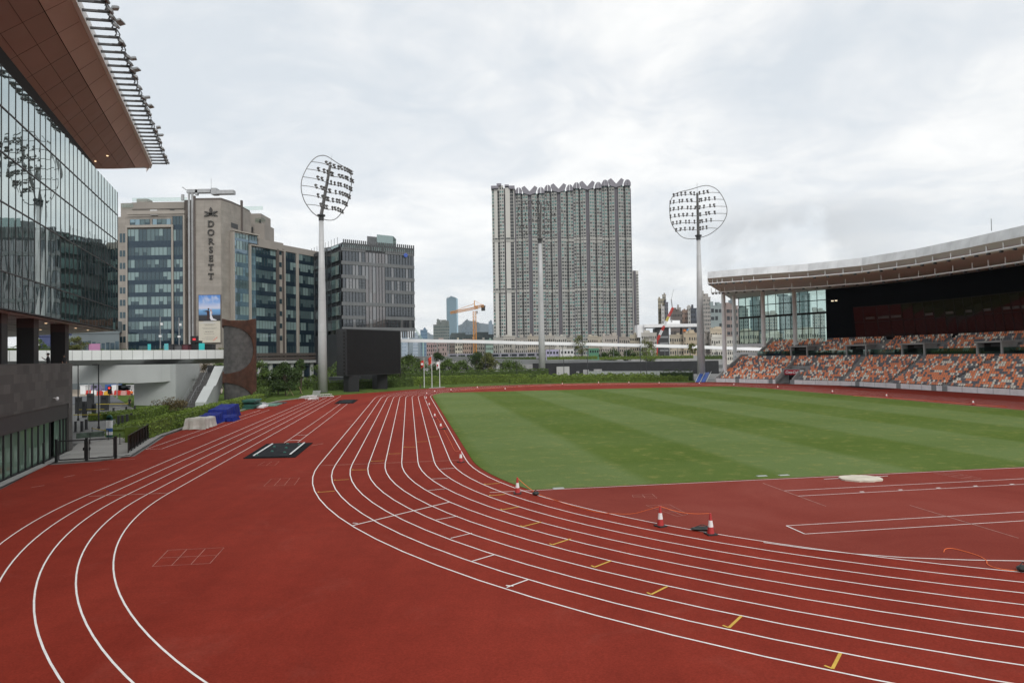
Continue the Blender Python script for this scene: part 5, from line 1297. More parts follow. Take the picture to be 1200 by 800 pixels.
for i in range(len(RE)-1):
    a, b = RE[i], RE[i+1]; va, vb = inn[i][2], inn[i+1][2]
    fsc.quad(a - va*.75 - Z3*H1, b - vb*.75 - Z3*H1, b, a); fsc.quad(a, b, b + vb*1.2 + Z3*.15, a + va*1.2 + Z3*.15)
    sof.quad(a - va*.75 - Z3*(H1+.0), a + va*1.6 - Z3*(H2), b + vb*1.6 - Z3*(H2), b - vb*.75 - Z3*(H1+.0))
    sof.quad(a + va*1.6 - Z3*H2, bks[i] + Z3*0, bks[i+1], b + vb*1.6 - Z3*H2)
    top.quad(a + va*1.2 + Z3*.15, b + vb*1.2 + Z3*.15, bks[i+1] + Z3*2.2, bks[i] + Z3*2.2)
a, q = RE[0], bks[0]; v = inn[0][2]
fsc.quad(a - v*.75 - Z3*H1, a, q + Z3*2.2, q + Z3*.3); sof.quad(a - v*.75 - Z3*H1, a + v*1.6 - Z3*H2, q, q + Z3*.3)
ro = ob('roof_soffit', sof, m_sof, stand); ob('roof_fascia', fsc, m_fasc, ro, uv=True); ob('roof_deck', top, m_lgrey, ro)
for k_, (off_, zo, r_) in enumerate(((-.2, 2.75, .17), (4.4, 4.1, .15))):
    w = MB(); pts = []
    for i in range(len(RE)):
        v = inn[i][2]; u = off_/max(6, (bks[i]-RE[i]).length); pts.append(RE[i] + v*off_ - Z3*(zo + (.9 if k_ else .3)))
    w.tube(pts, r_, 6)
    for i in range(len(RE)-1):
        for q in range(3): p = pts[i].lerp(pts[i+1], q/3); w.tube([p, p + Z3*1.2], r_*.6, 5)
    rl = ob('roof_rail', w, m_wht, ro)
    for i in range(len(RE)-2):
        for q in range(4): w = MB(); p = pts[i].lerp(pts[i+1], (q+.5)/4); w.box(p - Z3*.32, (.5, .35, .3)); w.box(p - Z3*.12, (.1, .1, .2)); ob('spotlight', w, m_dark, rl)
p = MB(); a = RE[6].lerp(RE[7], .6); p.cyl(D(1162, 270.5, a.y+4), .06, 2.0, 5); ob('lightning_rod', p, m_grey, ro)
# ---- seats
m_so = mat('seat_orange', (.88, .30, .135), .5, .08); m_sg = mat('seat_slate', (.15, .16, .185), .5, .08); m_sc = mat('seat_cream', (.86, .80, .71), .5, .05)
def seat_geo(mb, p, n_, t_):
    # t_: along the row, n_: outward (behind)
    w = .40
    mb.obx(p - t_*w/2 + n_*.30 + Z3*.40, t_*w, n_*.32, Z3*.05); mb.obx(p - t_*w/2 + n_*.60 + Z3*.42, t_*w, n_*.05, Z3*.41 + n_*.08); mb.obx(p - t_*.04 + n_*.45, t_*.08, n_*.08, Z3*.40)
rnd = random.Random(77); seats = []
aisL = [s_at(x, .6, Z0) for x in (985, 1040, 1105)]; aisT = [s_at(x, DL, ZL) for x in (1012, 1083, 1170)]
aisU = []
def near_aisle(s, r, upper):
    if upper: return any(a-1.2 < s < b+.4 and r < 5 for a, b in PB) or any(abs(s-(a-.9)) < .55 for a, b in PB)
    if pg1-.3 < s < pg0+.3 and r < 8: return True
    return any(abs(s-(a+(b-a)*r/NL)) < .62 for a, b in zip(aisL, aisT)) or abs(s-(pg1-.9)) < .5 or abs(s-(pg0+.8)) < .4
for upper, N_r, d_0, z_0, rw, rh, smax in ((False, NL, .6, Z0, RW, RH, SL_-.4), (True, NU, D2, ZU, RW2, RH2, sU-.3)):
    for r in range(N_r):
        s = s_lo; 
        p, n_ = fr(0)
        while s < smax:
            p, n_ = fr(s); e1 = fr(s+.5)[0] + fr(s+.5)[1]*(d_0+r*rw); e0 = p + n_*(d_0+r*rw); ds = .53*.5/max(.2, (e1-e0).length)
            if not near_aisle(s, r, upper):
                tg = Vector((-n_.y, n_.x, 0)); g_ = math.sin(s*1.3+r*.9) + math.sin(s*.37-r*1.7); x_ = rnd.random() + .10*g_
                c_i = 0 if x_ < .46 else (1 if x_ < .76 else 2)
                seats.append((e0 + Z3*(z_0+r*rh), n_, tg, c_i, upper, r))
            s += ds
vis = []
rest = MB()
for k_, q in enumerate(seats):
    x, y = pix(q[0])
    if 0 < x < 1195: vis.append((q[0].y, k_))
vis.sort(); near = set(k_ for _, k_ in vis[:300])
names = ('orange', 'slate grey', 'cream'); proto = {}; mats3 = (m_so, m_sg, m_sc)
for k_, (p, n_, tg, ci, up_, r) in enumerate(seats):
    if k_ in near:
        if ci not in proto:
            mb = MB(); seat_geo(mb, Vector((0, 0, 0)), Vector((0, 1, 0)), Vector((1, 0, 0))); o = ob('stadium_seat', mb, mats3[ci], base=Vector((0, 0, 0))); proto[ci] = o
        else: o = proto[ci].copy(); COL.objects.link(o)
        o.location = p; o.rotation_euler.z = math.atan2(n_.y, n_.x) - math.pi/2
        tier = 'upper' if up_ else 'lower'
        tag(o, '%s stadium seat in the %s tier near the right edge of the grandstand' % (names[ci], tier), 'stadium seat', 'nearest %s %s tier seats' % (names[ci], tier))
    else: rest.m = ci; seat_geo(rest, p, n_, tg)
o = ob('stadium_seats', rest, list(mats3)); tag(o, 'remaining orange, grey and cream seats filling the rows of the grandstand further left', 'stadium seats', kind='stuff')
# ================================================================== ELEVATED WALKWAY WITH LONG CANOPY
m_canopy = mat('white_canopy', (.86, .865, .87), .5, .03, .3); m_deckg = mat('walkway_deck_grey', (.42, .435, .44), .65, .08, .2)
wk = thing('covered_walkway', 'long elevated walkway with a thin white canopy crossing behind the track', 'walkway', HX(640, 275))
Yw = 275
cp = [(455, 398.3), (500, 398.8), (560, 399.8), (620, 401.4), (680, 402.6), (750, 404.2), (800, 405.4), (850, 407.2), (900, 409)]
m = MB()
for i in range(len(cp)-1):
    a, b = D(cp[i][0], cp[i][1]-.0, Yw), D(cp[i+1][0], cp[i+1][1], Yw); m.obx(a - Z3*.75, b-a, (0, 7, 0), Z3*1.25)
ob('canopy', m, m_canopy, wk)
for i, x in enumerate([x for x in range(464, 880, 15)]):
    yt = [c[1] + (d[1]-c[1])*(x-c[0])/(d[0]-c[0]) for c, d in zip(cp, cp[1:]) if c[0] <= x <= d[0]][0]
    a = D(x, yt, Yw+3.5); p = MB(); p.cyl((a.x, Yw+3.5, 6), .11, a.z-6.3, 8); ob('canopy_post', p, m_grey, wk)
dk = [(440, 417.5, 424.3), (480, 417.6, 423.8), (530, 417.4, 423.0), (556, 418.6, 424.5), (590, 420.3, 425.8), (640, 421.8, 427.2), (675, 421.6, 427), (700, 421.9, 427.3), (760, 423.6, 428.5), (800, 425.2, 430.8), (850, 427, 431.5), (905, 428, 433)]
m = MB()
for i in range(len(dk)-1):
    (x0, t0, b0), (x1, t1, b1) = dk[i], dk[i+1]; a, b = HX(x0, Yw-6), HX(x1, Yw-6); z0t, z0b = D(x0, t0, Yw-6).z, D(x0, b0, Yw-6).z; z1t, z1b = D(x1, t1, Yw-6).z, D(x1, b1, Yw-6).z
    w = Vector((0, 15, 0)); vs = [a+Z3*z0b+Vector((0, 1.2, -.0)), b+Z3*z1b+Vector((0, 1.2, 0)), b+Z3*z1t, a+Z3*z0t]; vs2 = [v+w for v in vs]; m.add(vs+vs2, [(0, 1, 2, 3), (4, 7, 6, 5), (3, 2, 6, 7), (0, 4, 5, 1), (0, 3, 7, 4), (1, 5, 6, 2)])
ob('deck', m, m_deckg, wk)
m = MB(); a, b = HX(640, Yw-4.4), HX(850, Yw-4.4)
for i in range(40): m.obx(HX(640 + i*5.2, Yw-6.03) + Z3*4.4, (.02, 0, 0), (0, -.02, 0), Z3*1.8)
ob('panel_joint', m, m_grey, wk)
for x in (476, 490, 528, 577, 588): p = MB(); p.cyl(HX(x, Yw-1) - Z3*.1, .95 if x != 577 else 1.5, 5.9, 12); ob('pier', p, m_conc2, wk)
m = MB()
for q in range(52): p = HX(462 + q*8, Yw-5.6); x, y = 462+q*8, 0; zt_ = [D(x, c[1] + (d[1]-c[1])*(x-c[0])/(d[0]-c[0]), Yw-6).z for c, d in zip(dk, dk[1:]) if c[0] <= x <= d[0]][0]; m.obx(p + Z3*zt_, (.05, 0, 0), (0, .05, 0), Z3*1.2)
ob('balusters', m, m_grey, wk)
for x0, x1, lb in ((530, 568, 'first'), (572, 600, 'second'), (604, 664, 'third')): pass
hedge('deck_planting', [HX(528, 271), HX(568, 271)], 1.6, 1.2, 'low planting along the walkway deck left of the orange crane base', L_MID, 31, size=.4, dens=26, z0=6.9)
hedge('deck_planting', [HX(575, 271), HX(628, 271)], 1.6, 1.0, 'low planting along the walkway deck left of the central floodlight mast', L_MID, 32, size=.4, dens=26, z0=6.5)
hedge('deck_planting', [HX(641, 271), HX(700, 271)], 1.6, 1.35, 'lime green planting on the walkway deck below the apartment towers', L_LIME, 33, size=.4, dens=26, z0=6.2)
hedge('deck_planting', [HX(702, 271), HX(812, 271)], 1.6, 1.2, 'long lime planting on the walkway deck left of the right floodlight mast', L_LIME, 34, size=.4, dens=26, z0=5.9)
hedge('deck_planting', [HX(826, 271), HX(846, 271)], 1.6, 1.6, 'short dark planting on the walkway deck between mast and grandstand', L_MID, 35, size=.4, dens=26, z0=5.4)
for x, lb, h_, cr in ((680.5, 'thin yellow green sapling on the walkway deck in front of the apartment towers', 10.2, 3.0), (758, 'thin yellow green sapling on the deck left of the red and white crane', 8.6, 2.9), (812, 'thin sapling on the deck beside the right floodlight mast', 7, 2.0)):
    tree('sapling', HX(x, 272) + Z3*6.0, h_, cr, lb, L_OLIVE, int(x), trunk=.09, size=.5, clumps=15, per=26, bare=.3, group='saplings on the walkway deck')
for x, w, h_, lb in ((718, 8, 5.6, 'round dark green tree behind the walkway canopy, left of the lime one'), (736, 7, 5.4, 'dark green tree behind the walkway canopy between two paler trees'), (757, 9.5, 6.6, 'broad lime green tree behind the walkway canopy'), (708, 5, 4.4, 'small dark tree at the green container behind the walkway')):
    tree('bushy_tree', HX(x, 292) + Z3*4.5, h_, w/2, lb, L_LIME if x == 757 else L_DARK, int(x)+1, trunk=.2, size=.6, clumps=14, per=45, bare=.15, group='bushy trees behind the walkway')
# low building under the deck
lb_ = thing('service_building', 'low black walled service building under the walkway deck with pale doors', 'building', HX(740, 268))
m = MB(); a, b = HX(624, 268), HX(842, 262); d_, n_ = outn(a, b); m.obx(a - Z3*.1, b-a, n_*-8, Z3*5.0); ob('wall', m, mat('black_cladding', (.012, .013, .015), .6, .2, .5), lb_)
for x0, x1, y0 in ((652, 667, 429.5), (683, 690, 433), (695.5, 705, 432.5), (675, 678.5, 435)):
    a = HX(x0, 266); b = HX(x1, 266); r = MB(); Yq = 267.5 - (x0-624)/218*6; a, b = HX(x0, Yq), HX(x1, Yq); r.obx(a + n_*.06, b-a, n_*.06, Z3*zat(y0, x0, Yq)); ob('door', r, mat('pale_roller_door', (.40, .40, .385), .6, .06, .4) if x0 < 670 else m_conc2, lb_)
# ================================================================== HEDGES, VERGES, PLANTING AROUND THE TRACK
def gp(pts): return [G(x, y) for x, y in pts]
ground_poly('grass_verge', [T(-66.9, 40), T(-66.4, 62), T(-65, 82), T(-60.5, 95), T(-55.5, 100.4), T(-47, 109.5), T(-41, 117.5), T(-34, 123), T(-24, 128), T(-12, 132), T(4, 133.4), T(20, 131.6), T(31, 127), T(42, 121), T(44, 190), T(-90, 190), T(-110, 120), T(-72, 40)], -.01, m_lawn)
def th(name, pts, w, h, lb, mats, seed, size, dens, **k): return hedge(name, [T(*p) for p in pts], w, h, lb, mats, seed, size=size, dens=dens, **k)
th('lime_hedge', [(-67.9, 19.5), (-68.2, 30), (-68.4, 42), (-68.2, 55), (-68.0, 66), (-67.4, 76)], 1.5, 1.75, 'long lime green hedge along the track edge behind the covered mats', L_LIME, 41, .22, 150)
th('lime_hedge', [(-69.6, 78), (-71.0, 90), (-72, 104)], 2.4, 2.0, 'loose green hedge between the rusty drum and the dark trees', L_MID, 42, .3, 90)
th('clipped_hedge', [(-64, 121), (-56, 126.5), (-49, 131), (-40, 137)], 1.8, 2.3, 'clipped hedge behind the video screen legs and mast foot', L_MID, 43, .34, 130)
th('clipped_hedge', [(-40, 141), (-28, 147), (-14, 150), (-4, 151.5)], 2.2, 2.3, 'clipped hedge behind the three flagpoles', L_LIME, 44, .36, 130)
th('clipped_hedge', [(-42, 152), (-28, 158), (-10, 162), (4, 163.5)], 2.4, 3.6, 'taller second hedge row behind the flagpoles', L_MID, 45, .42, 110)
th('loose_hedge', [(-3, 146), (8, 146.5), (20, 144), (31, 139.5)], 3.4, 1.9, 'loose lime green bed of bushes along the far bend below the pale fence', L_LIME, 46, .42, 150, rough=.55)
th('loose_hedge', [(-12, 141), (2, 142), (16, 141), (29, 136), (38, 130.5)], 2.0, 1.4, 'low front row of lime plants along the far bend', L_LIME, 47, .36, 120, rough=.55)
th('loose_hedge', [(33, 139), (41, 134)], 2.6, 2.7, 'dark green bushes left of the blue ramp at the mast foot', L_DARK, 48, .36, 90, rough=.55)
rq = random.Random(55)
for i in range(20):
    a_ = -6 + i*2.25; b_ = 148.5 - .0042*(a_+2)**2 - .09*max(0, a_-8) + rq.uniform(-2.2, 1.5); p = T(a_, b_); h_ = rq.uniform(1.8, 3.1)
    shrub('bed_shrub', p, rq.uniform(1.5, 2.6), h_, '%s shrub of the far bend planting counted from the central mast, %s' % (nth(i+1), ('yellow green', 'mid green', 'pale green')[i % 3]), (L_LIME, L_MID, L_LIME)[i % 3], 300+i, size=.36, n=420, group='shrubs in the far bend planting')
# pale fence in the far bend
pf = thing('pale_fence', 'long pale panel fence behind the bushes of the far bend', 'fence', HX(750, 232))
a, b = HX(688, 233), HX(811, 216); m = MB(); m.obx(a + Z3*.2, b-a, (0, .1, 0), Z3*2.1); ob('panels', m, m_conc, pf)
m = MB(); n = 34
for i in range(n+1): m.obx(a.lerp(b, i/n) + Vector((0, -.06, 0)), (.14, 0, 0), (0, .05, 0), Z3*2.45)
ob('posts', m, m_grey, pf)
for x0, x1, y0, y1, lb in ((564.8, 570.4, 440, 446.5, 'small white sign board in the hedge behind the flagpoles'), (574, 594, 438.5, 443.5, 'long white banner panel in the hedge left of the central mast'), (596, 605.5, 438, 443, 'short white banner panel beside the dark box at the central mast')):
    Y = 232; a, b = D(x0, y1, Y), D(x1, y0, Y); t = thing('hedge_board', lb, 'board', (a.x, Y, 0)); m = MB(); m.obx(a, (b.x-a.x, 0, 0), (0, .1, 0), (0, 0, b.z-a.z)); ob('board', m, m_wht, t); m = MB()
    for x in (a.x+.2, b.x-.3): m.obx((x, Y+.1, 0), (.1, 0, 0), (0, .08, 0), Z3*a.z)
    ob('legs', m, m_grey, t)
m = MB(); a, b = HX(607, 240), HX(630, 240); m.obx(a, b-a, (0, 4, 0), Z3*2.6); m.obx(a + Vector((-.2, -.2, 2.6)), (b-a)+Vector((.4, 0, 0)), (0, 4.4, 0), Z3*.18); t = ob('plant_box', m, m_dark); tag(t, 'low dark equipment box left of the central mast foot', 'equipment box')
m = MB(); a, b = HX(385, 176), HX(411, 172); m.obx(a, b-a, (1, 6, 0), Z3*3.0); m.obx(a - Vector((.2, .2, -3.0)), (b-a)+Vector((.4, 0, 0)), (1, 6.4, 0), Z3*.2); tag(ob('plant_box', m, mat('slate_box', (.06, .065, .07), .6, .1)), 'low slate grey plant box between mast foot and video screen', 'equipment box')
# blue padded ramps by the mast
t = thing('folding_ramp', 'pair of blue slanted pads leaning at the foot of the right floodlight mast', 'ramp', HX(816, 186))
for x0 in (814.5, 821): a, b = HX(x0, 184), HX(x0+5.5, 190); m = MB(); m.obx(a, (1.1, 0, 0), (b-a) + Z3*2.3, Z3*.2); ob('blue_pad', m, mat('blue_pad', (.03, .09, .36), .5, .1), t)
m = MB()
for x0 in (814.2, 820, 827): m.tube([HX(x0, 183.8) + Z3*.1, HX(x0+6, 190) + Z3*2.7], .06, 5)
ob('frame', m, m_wht, t)
m = MB(); m.prism([(p.x, p.y) for p in (T(38, 124), T(42, 121.5), T(46, 128), T(40, 131))], -.1, .05); struct('mast_apron', m, m_pave)
# trees left of the screen
tree('dark_tree', G(335, 463.5), 7.3, 3.3, 'dense dark green tree with a slim trunk left of the hotel mast', L_DARK, 51, size=.34, clumps=34, per=120, bare=.26, trunk=.13, flat=.75)
tree('dark_tree', G(352, 461), 8.0, 1.9, 'narrow dark tree with a bare forked trunk nearest the floodlight mast', L_DARK, 52, size=.34, clumps=22, per=80, bare=.42, trunk=.16, flat=.8)
tree('dark_tree', G(326, 462), 6.0, 2.2, 'small dark tree tucked behind the dense one', L_DARK, 53, size=.34, clumps=18, per=80, bare=.2)
tree('green_tree', HX(306, 156), 8.2, 2.9, 'bright green tree just right of the rusty drum', L_MID, 54, size=.36, clumps=26, per=95, bare=.1)
tree('green_tree', HX(258, 160), 7.5, 3.2, 'green tree between the staircase and the rusty drum', L_MID, 55, size=.36, clumps=20, per=90, bare=.15)
tree('green_tree', HX(372, 190), 6.4, 3.0, 'pale green tree behind the hotel mast', L_MID, 56, size=.4, clumps=20, per=60, bare=.1)
tree('green_tree', HX(398, 200), 6.8, 4.2, 'light green tree in front of the office base between mast and screen', L_MID, 57, size=.42, clumps=22, per=70, bare=.08)
for i, (x, Y, h_, cr, mt, lb) in enumerate(((468, 232, 6.6, 4.0, L_MID, 'green tree beside the right leg of the video screen'), (480, 246, 8.2, 4.4, L_DARK, 'dark tree behind the leftmost flag'), (493, 225, 6.0, 3.2, L_MID, 'leafy tree directly behind the flags'), (512, 250, 9.0, 3.2, L_DARK, 'tree under the walkway just right of the flags'), (526, 236, 6.6, 3.4, L_MID, 'tree in front of the pale walkway pier'),
      (541, 228, 6.0, 3.4, L_MID, 'light green tree below the orange crane'), (560, 262, 9.2, 3.6, L_DARK, 'tall dark tree against the walkway deck'), (572, 258, 9, 3.4, L_OLIVE, 'olive tree in front of the thick walkway pier'), (597, 246, 5.6, 4.6, L_DARK, 'round tree left of the central floodlight mast'), (455, 226, 5.5, 3.0, L_MID, 'low tree between the two screen legs'))):
    tree('park_tree', HX(x, Y), h_*1.08, cr*1.25, lb, L_MID if mt is L_DARK and i % 3 else mt, 60+i, size=.52, clumps=26, per=60, bare=.06, group='trees below the walkway')
rb = thing('support_stakes', 'wooden stakes bracing the dark tree trunks', 'tree stakes', G(346, 463))
for x0, y0, x1, y1 in ((344, 463.5, 337, 452), (354.5, 461.5, 349, 450), (336, 463.5, 341, 454)):
    m = MB(); a = G(x0, y0); m.tube([a, D(x1, y1, a.y+.3)], .05, 5); ob('stake', m, mat('raw_timber', (.36, .27, .16), .8, .2, 5), rb)

for i, (x, Y, rr, hh, mt, lb) in enumerate(((303, 150, 3.0, 2.6, L_MID, 'leafy undergrowth at the foot of the rusty drum'), (316, 158, 3.4, 2.8, L_DARK, 'dark undergrowth left of the dense tree trunk'), (330, 166, 3.6, 2.6, L_DARK, 'dark undergrowth behind the dense tree trunk'), (345, 172, 3.4, 2.8, L_MID, 'green undergrowth behind the two dark trunks'), (360, 178, 3.4, 2.9, L_MID, 'green undergrowth between the forked tree and the mast'), (392, 186, 3.2, 3.2, L_MID, 'green shrub between the mast and the slate box'))):
    shrub('undergrowth', HX(x, Y), rr, hh, lb, mt, 120+i, size=.42, n=900)
# ---- flags
m_pole = mat('flagpole_white', (.66, .67, .68), .4, .03)
def flag(x, y, ytop, lb, col, emblem, drop):
    b_ = G(x, y); zt_ = zat(ytop, x, b_.y); t = thing('flagpole', lb, 'flagpole', b_, 'flagpoles beside the far bend'); p = MB(); p.tube([b_, b_ + Z3*zt_], [.11, .055], 8); p.ball(b_ + Z3*zt_, .12); ob('pole', p, m_pole, t)
    f = MB(); n = 8; w, h_ = .95, 1.75; zt2 = zt_ - drop; pts = []
    for i in range(n+1):
        u = i/n; row = []
        for j in range(5): v = j/4; row.append(b_ + Vector((-.06 - w*u*(1-.25*v), .18*math.sin(u*7+v*2), zt2 - v*h_ - u*u*.55)))
        pts.append(row)
    for i in range(n):
        for j in range(4): f.quad(pts[i][j], pts[i+1][j], pts[i+1][j+1], pts[i][j+1])
    o = ob('flag', f, col, t); 
    if emblem == 'flower':
        e = MB(); c = pts[4][2] + Vector((0, -.22, 0))
        for i in range(5): a = 2*math.pi*i/5+.3; e.ball(c + Vector((.19*math.cos(a), 0, .19*math.sin(a))), (.13, .02, .17), 8, 5)
        ob('white_flower', e, m_wht, o)
    elif emblem == 'stars':
        e = MB()
        for cx, cz, r in ((2, 1, .17), (4, 0, .06), (5, 1, .06), (5, 2, .06), (4, 3, .06)):
            c = pts[cx][cz] + Vector((0, -.2, -.12)); vs = []
            for i in range(10): a = math.pi/2 + math.pi*i/5; q = r if i % 2 == 0 else r*.4; vs.append(c + Vector((q*math.cos(a), 0, q*math.sin(a))))
            e.add(vs, [tuple(range(10))])
        ob('yellow_stars', e, mat('star_yellow', (.75, .5, .05), .6, 0), o)
    elif emblem == 'mark': e = MB(); c = pts[4][2] + Vector((0, -.22, 0)); e.ball(c, (.2, .02, .25), 8, 6); ob('flag_mark', e, m_red, o)
flag(497.2, 454, 419.3, 'white flagpole with a red flag bearing a white flower', m_red, 'flower', .6); flag(506.3, 454, 416.2, 'tallest white flagpole with a plain red flag with small yellow stars', m_red, 'stars', .4); flag(515.4, 454, 422, 'white flagpole with a white flag hanging limp', m_wht, 'mark', .3)
m = MB(); a, b = G(503, 455), G(521, 454); m.obx(a - Vector((0, .4, 0)), b-a, (0, 2, 0), Z3*.12); struct('flag_plinth', m, m_pave)
b_ = G(492.5, 454.5); p = MB(); p.box(b_ + Z3*.45, (.3, .3, .9)); p.box(b_ + Z3*.95, (.36, .36, .1)); tag(ob('bollard', p, m_bark), 'short brown bollard on the grass left of the flagpoles', 'bollard')
# lamp posts in the park
def lamp_post(b_, h, lb, arm=0, r=.07, group='lamp posts'):
    b_ = Vector(b_); t = thing('lamp_post', lb, 'lamp post', b_, group); p = MB(); p.tube([b_, b_ + Z3*h], [r*1.2, r*.8], 8); p.cyl(b_, r*2, .3, 8); ob('pole', p, m_dark, t)
    p = MB()
    if arm: p.obx(b_ + Vector((-.05 if arm > 0 else arm, -.12, h)), (abs(arm)+.05, 0, 0), (0, .24, 0), Z3*.1)
    else: p.cyl(b_ + Z3*h, .22, .12, 10); p.cyl(b_ + Z3*(h+.12), .1, .1, 8)
    ob('lamp_head', p, m_dark, t)
for x, y, yt, lb in ((547.5, 449, 424, 'slim park lamp post among the hedges below the orange crane'), (605.5, 440, 424, 'slim park lamp post just left of the central mast'), (568.5, 440, 405, 'tall slim lamp post behind the small white sign board'), (688.3, 445, 412, 'slim lamp post in front of the pale service doors'), (750.5, 447, 406, 'slim lamp post in the far bend bushes, left of a twin'), (757.2, 446, 419, 'shorter slim lamp post just right of its twin in the far bend bushes'), (660.5, 444, 422, 'slim lamp post beside the wide pale roller door')):
    Y = 215; b_ = HX(x, Y); lamp_post(b_, zat(yt, x, Y), lb, r=.10, group='lamp posts in the park')
# ================================================================== APARTMENT TOWERS
m_apt = mat('tower_render', (.37, .365, .34), .8, .06, .05); m_apt2 = mat('tower_render_pale', (.50, .49, .455), .8, .05, .05); m_strip = mat('tower_mauve_stripe', (.105, .098, .112), .7, .08, .05)
m_tw = mat('tower_window_dark', (.042, .050, .052), .3, .4, .8); m_twt = mat('tower_window_teal', (.105, .20, .19), .25, .2, .8); m_twg = mat('tower_window_grey', (.15, .17, .165), .3, .25, .8)
m_crown = mat('tower_crown', (.20, .19, .215), .7, .08, .1); m_ledge = mat('tower_ledge', (.36, .355, .33), .8, .08, .3)
YA = 600
def apt(x0, x1, ytop, label, style, seed):
    """x0,x1: image columns on the plane Y=600"""
    rnd = random.Random(seed); a, b = HX(x0, YA), HX(x1, YA); W_ = b.x - a.x; zt = zat(ytop, (x0+x1)/2, YA); t = thing('apartment_tower', label, 'apartment tower', ((a.x+b.x)/2, YA+8, 0), 'row of tall apartment towers')
    NF = int((zt-8)/3.02); FH = (zt-8)/NF
    body, strip_, led, cro, rec, refb = MB(), MB(), MB(), MB(), MB(), MB(); wins = []
    body.obx((a.x, YA+3.2, -.1), (W_, 0, 0), (0, 16, 0), Z3*(zt-.5))
    ref = (zat(282, 650, YA), zat(341, 650, YA))
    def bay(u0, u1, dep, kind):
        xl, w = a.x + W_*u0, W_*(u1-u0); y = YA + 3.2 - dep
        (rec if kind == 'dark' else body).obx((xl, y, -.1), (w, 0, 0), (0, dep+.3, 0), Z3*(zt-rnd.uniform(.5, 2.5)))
        for f in range(NF):
            z = 8 + f*FH
            if any(abs(z-r) < FH*.6 for r in ref):
                refb.obx((xl-.05, y-.3, z-.9), (w+.1, 0, 0), (0, .28, 0), Z3*2.3); wins.append((xl+.25, y-.03, z+1.5, w-.5, 1.2, 0)); continue
            if kind == 'blank': continue
            led.obx((xl-.05, y-.14, z), (w+.1, 0, 0), (0, .13, 0), Z3*.42)
            nw = 2 if w > 2.6 else 1
            for q in range(nw):
                tl = f > NF*.74 and kind != 'dark'; c = (1 if rnd.random() < (.55 if tl else .28) else (2 if rnd.random() < .28 else 0)) if kind != 'dark' else 0
                wins.append((xl + w*(q+.14)/nw, y-.04, z+.75, w*.72/nw, 1.75, c))
    def vcrown(u, half, hh, inv=False):
        x = a.x + W_*u
        for sg in (-1, 1):
            if inv:
                cro.add([(x+sg*.3, YA-1, zt-1), (x+sg*half, YA-1, zt-1), (x+sg*half, YA-1, zt+hh*.35), (x+sg*half*.6, YA-1, zt+hh*.8), (x+sg*.3, YA-1, zt+hh), (x+sg*.3, YA+2, zt-1), (x+sg*half, YA+2, zt-1), (x+sg*half, YA+2, zt+hh*.35), (x+sg*half*.6, YA+2, zt+hh*.8), (x+sg*.3, YA+2, zt+hh)],
                        [(0, 1, 2, 3, 4), (9, 8, 7, 6, 5)] + [(i, i+5, (i+1) % 5+5, (i+1) % 5) for i in range(5)])
            else:
                cro.add([(x, YA-1.5, zt-2.5), (x+sg*half*.9, YA-1.5, zt-1), (x+sg*half*1.15, YA-1.5, zt+hh*.72), (x+sg*half*.75, YA-1.5, zt+hh), (x, YA-1.5, zt+.6), (x, YA+1, zt-2.5), (x+sg*half*.9, YA+1, zt-1), (x+sg*half*1.15, YA+1, zt+hh*.72), (x+sg*half*.75, YA+1, zt+hh), (x, YA+1, zt+.6)],
                        [(0, 1, 2, 3, 4), (9, 8, 7, 6, 5)] + [(i, i+5, (i+1) % 5+5, (i+1) % 5) for i in range(5)])
    if style == 'v':
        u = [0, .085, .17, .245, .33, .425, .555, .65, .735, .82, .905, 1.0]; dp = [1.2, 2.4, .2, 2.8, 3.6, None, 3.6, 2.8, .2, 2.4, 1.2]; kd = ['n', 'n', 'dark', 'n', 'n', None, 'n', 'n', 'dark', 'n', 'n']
        for i in range(11):
            if dp[i] is None: strip_.obx((a.x+W_*u[i]-.1, YA+.6, -.1), (W_*(u[i+1]-u[i])+.2, 0, 0), (0, 3, 0), Z3*(zt-1.8))
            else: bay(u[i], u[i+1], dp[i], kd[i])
        vcrown(.49, W_*.235, 5.6)
        for u_ in (.115, .885): vcrown(u_, W_*.115, 4.6, True)
        strip_.obx((b.x-.35, YA+1.8, -.1), (.7, 0, 0), (0, 3, 0), Z3*(zt-3))
    else:
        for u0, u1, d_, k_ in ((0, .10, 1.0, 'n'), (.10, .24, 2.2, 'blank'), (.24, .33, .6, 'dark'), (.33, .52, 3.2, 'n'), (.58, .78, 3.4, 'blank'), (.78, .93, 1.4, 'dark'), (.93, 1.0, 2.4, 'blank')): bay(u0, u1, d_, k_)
        strip_.obx((a.x+W_*.52, YA+2.6, -.1), (W_*.06, 0, 0), (0, 1, 0), Z3*(zt-6))
        strip_.obx((a.x+W_*.97, YA+.4, -.1), (W_*.05, 0, 0), (0, 3, 0), Z3*(zt-2))
        for u0, u1, dz, h_ in ((-.02, .30, -1.5, 2.4), (.22, .42, 1.0, 2.0), (.56, .74, .2, 1.6), (.74, .99, -2.0, 2.8)): cro.obx((a.x+W_*u0, YA-1, zt+dz), (W_*(u1-u0), 0, 0), (0, 9, 0), Z3*h_)
        body.obx((a.x+W_*.24, YA+.8, zt-3), (W_*.26, 0, 0), (0, 6, 0), Z3*4.5)
    ob('wall', body, m_apt if style == 'v' else m_apt2, t); ob('vertical_stripe', strip_, m_strip, t); ob('refuge_floor_band', refb, m_ledge, t)['kind'] = 'stuff'; ob('recessed_bay', rec, mat('tower_recess_shade', (.10, .10, .105), .8, .08, .1), t); ob('roof_crown', cro, m_crown, t); ob('floor_ledges', led, m_ledge, t)['kind'] = 'stuff'  # recess walls get a darker grey to carry the shade between bays
    wins.sort(key=lambda q: -q[3]*q[4]); unit = {}
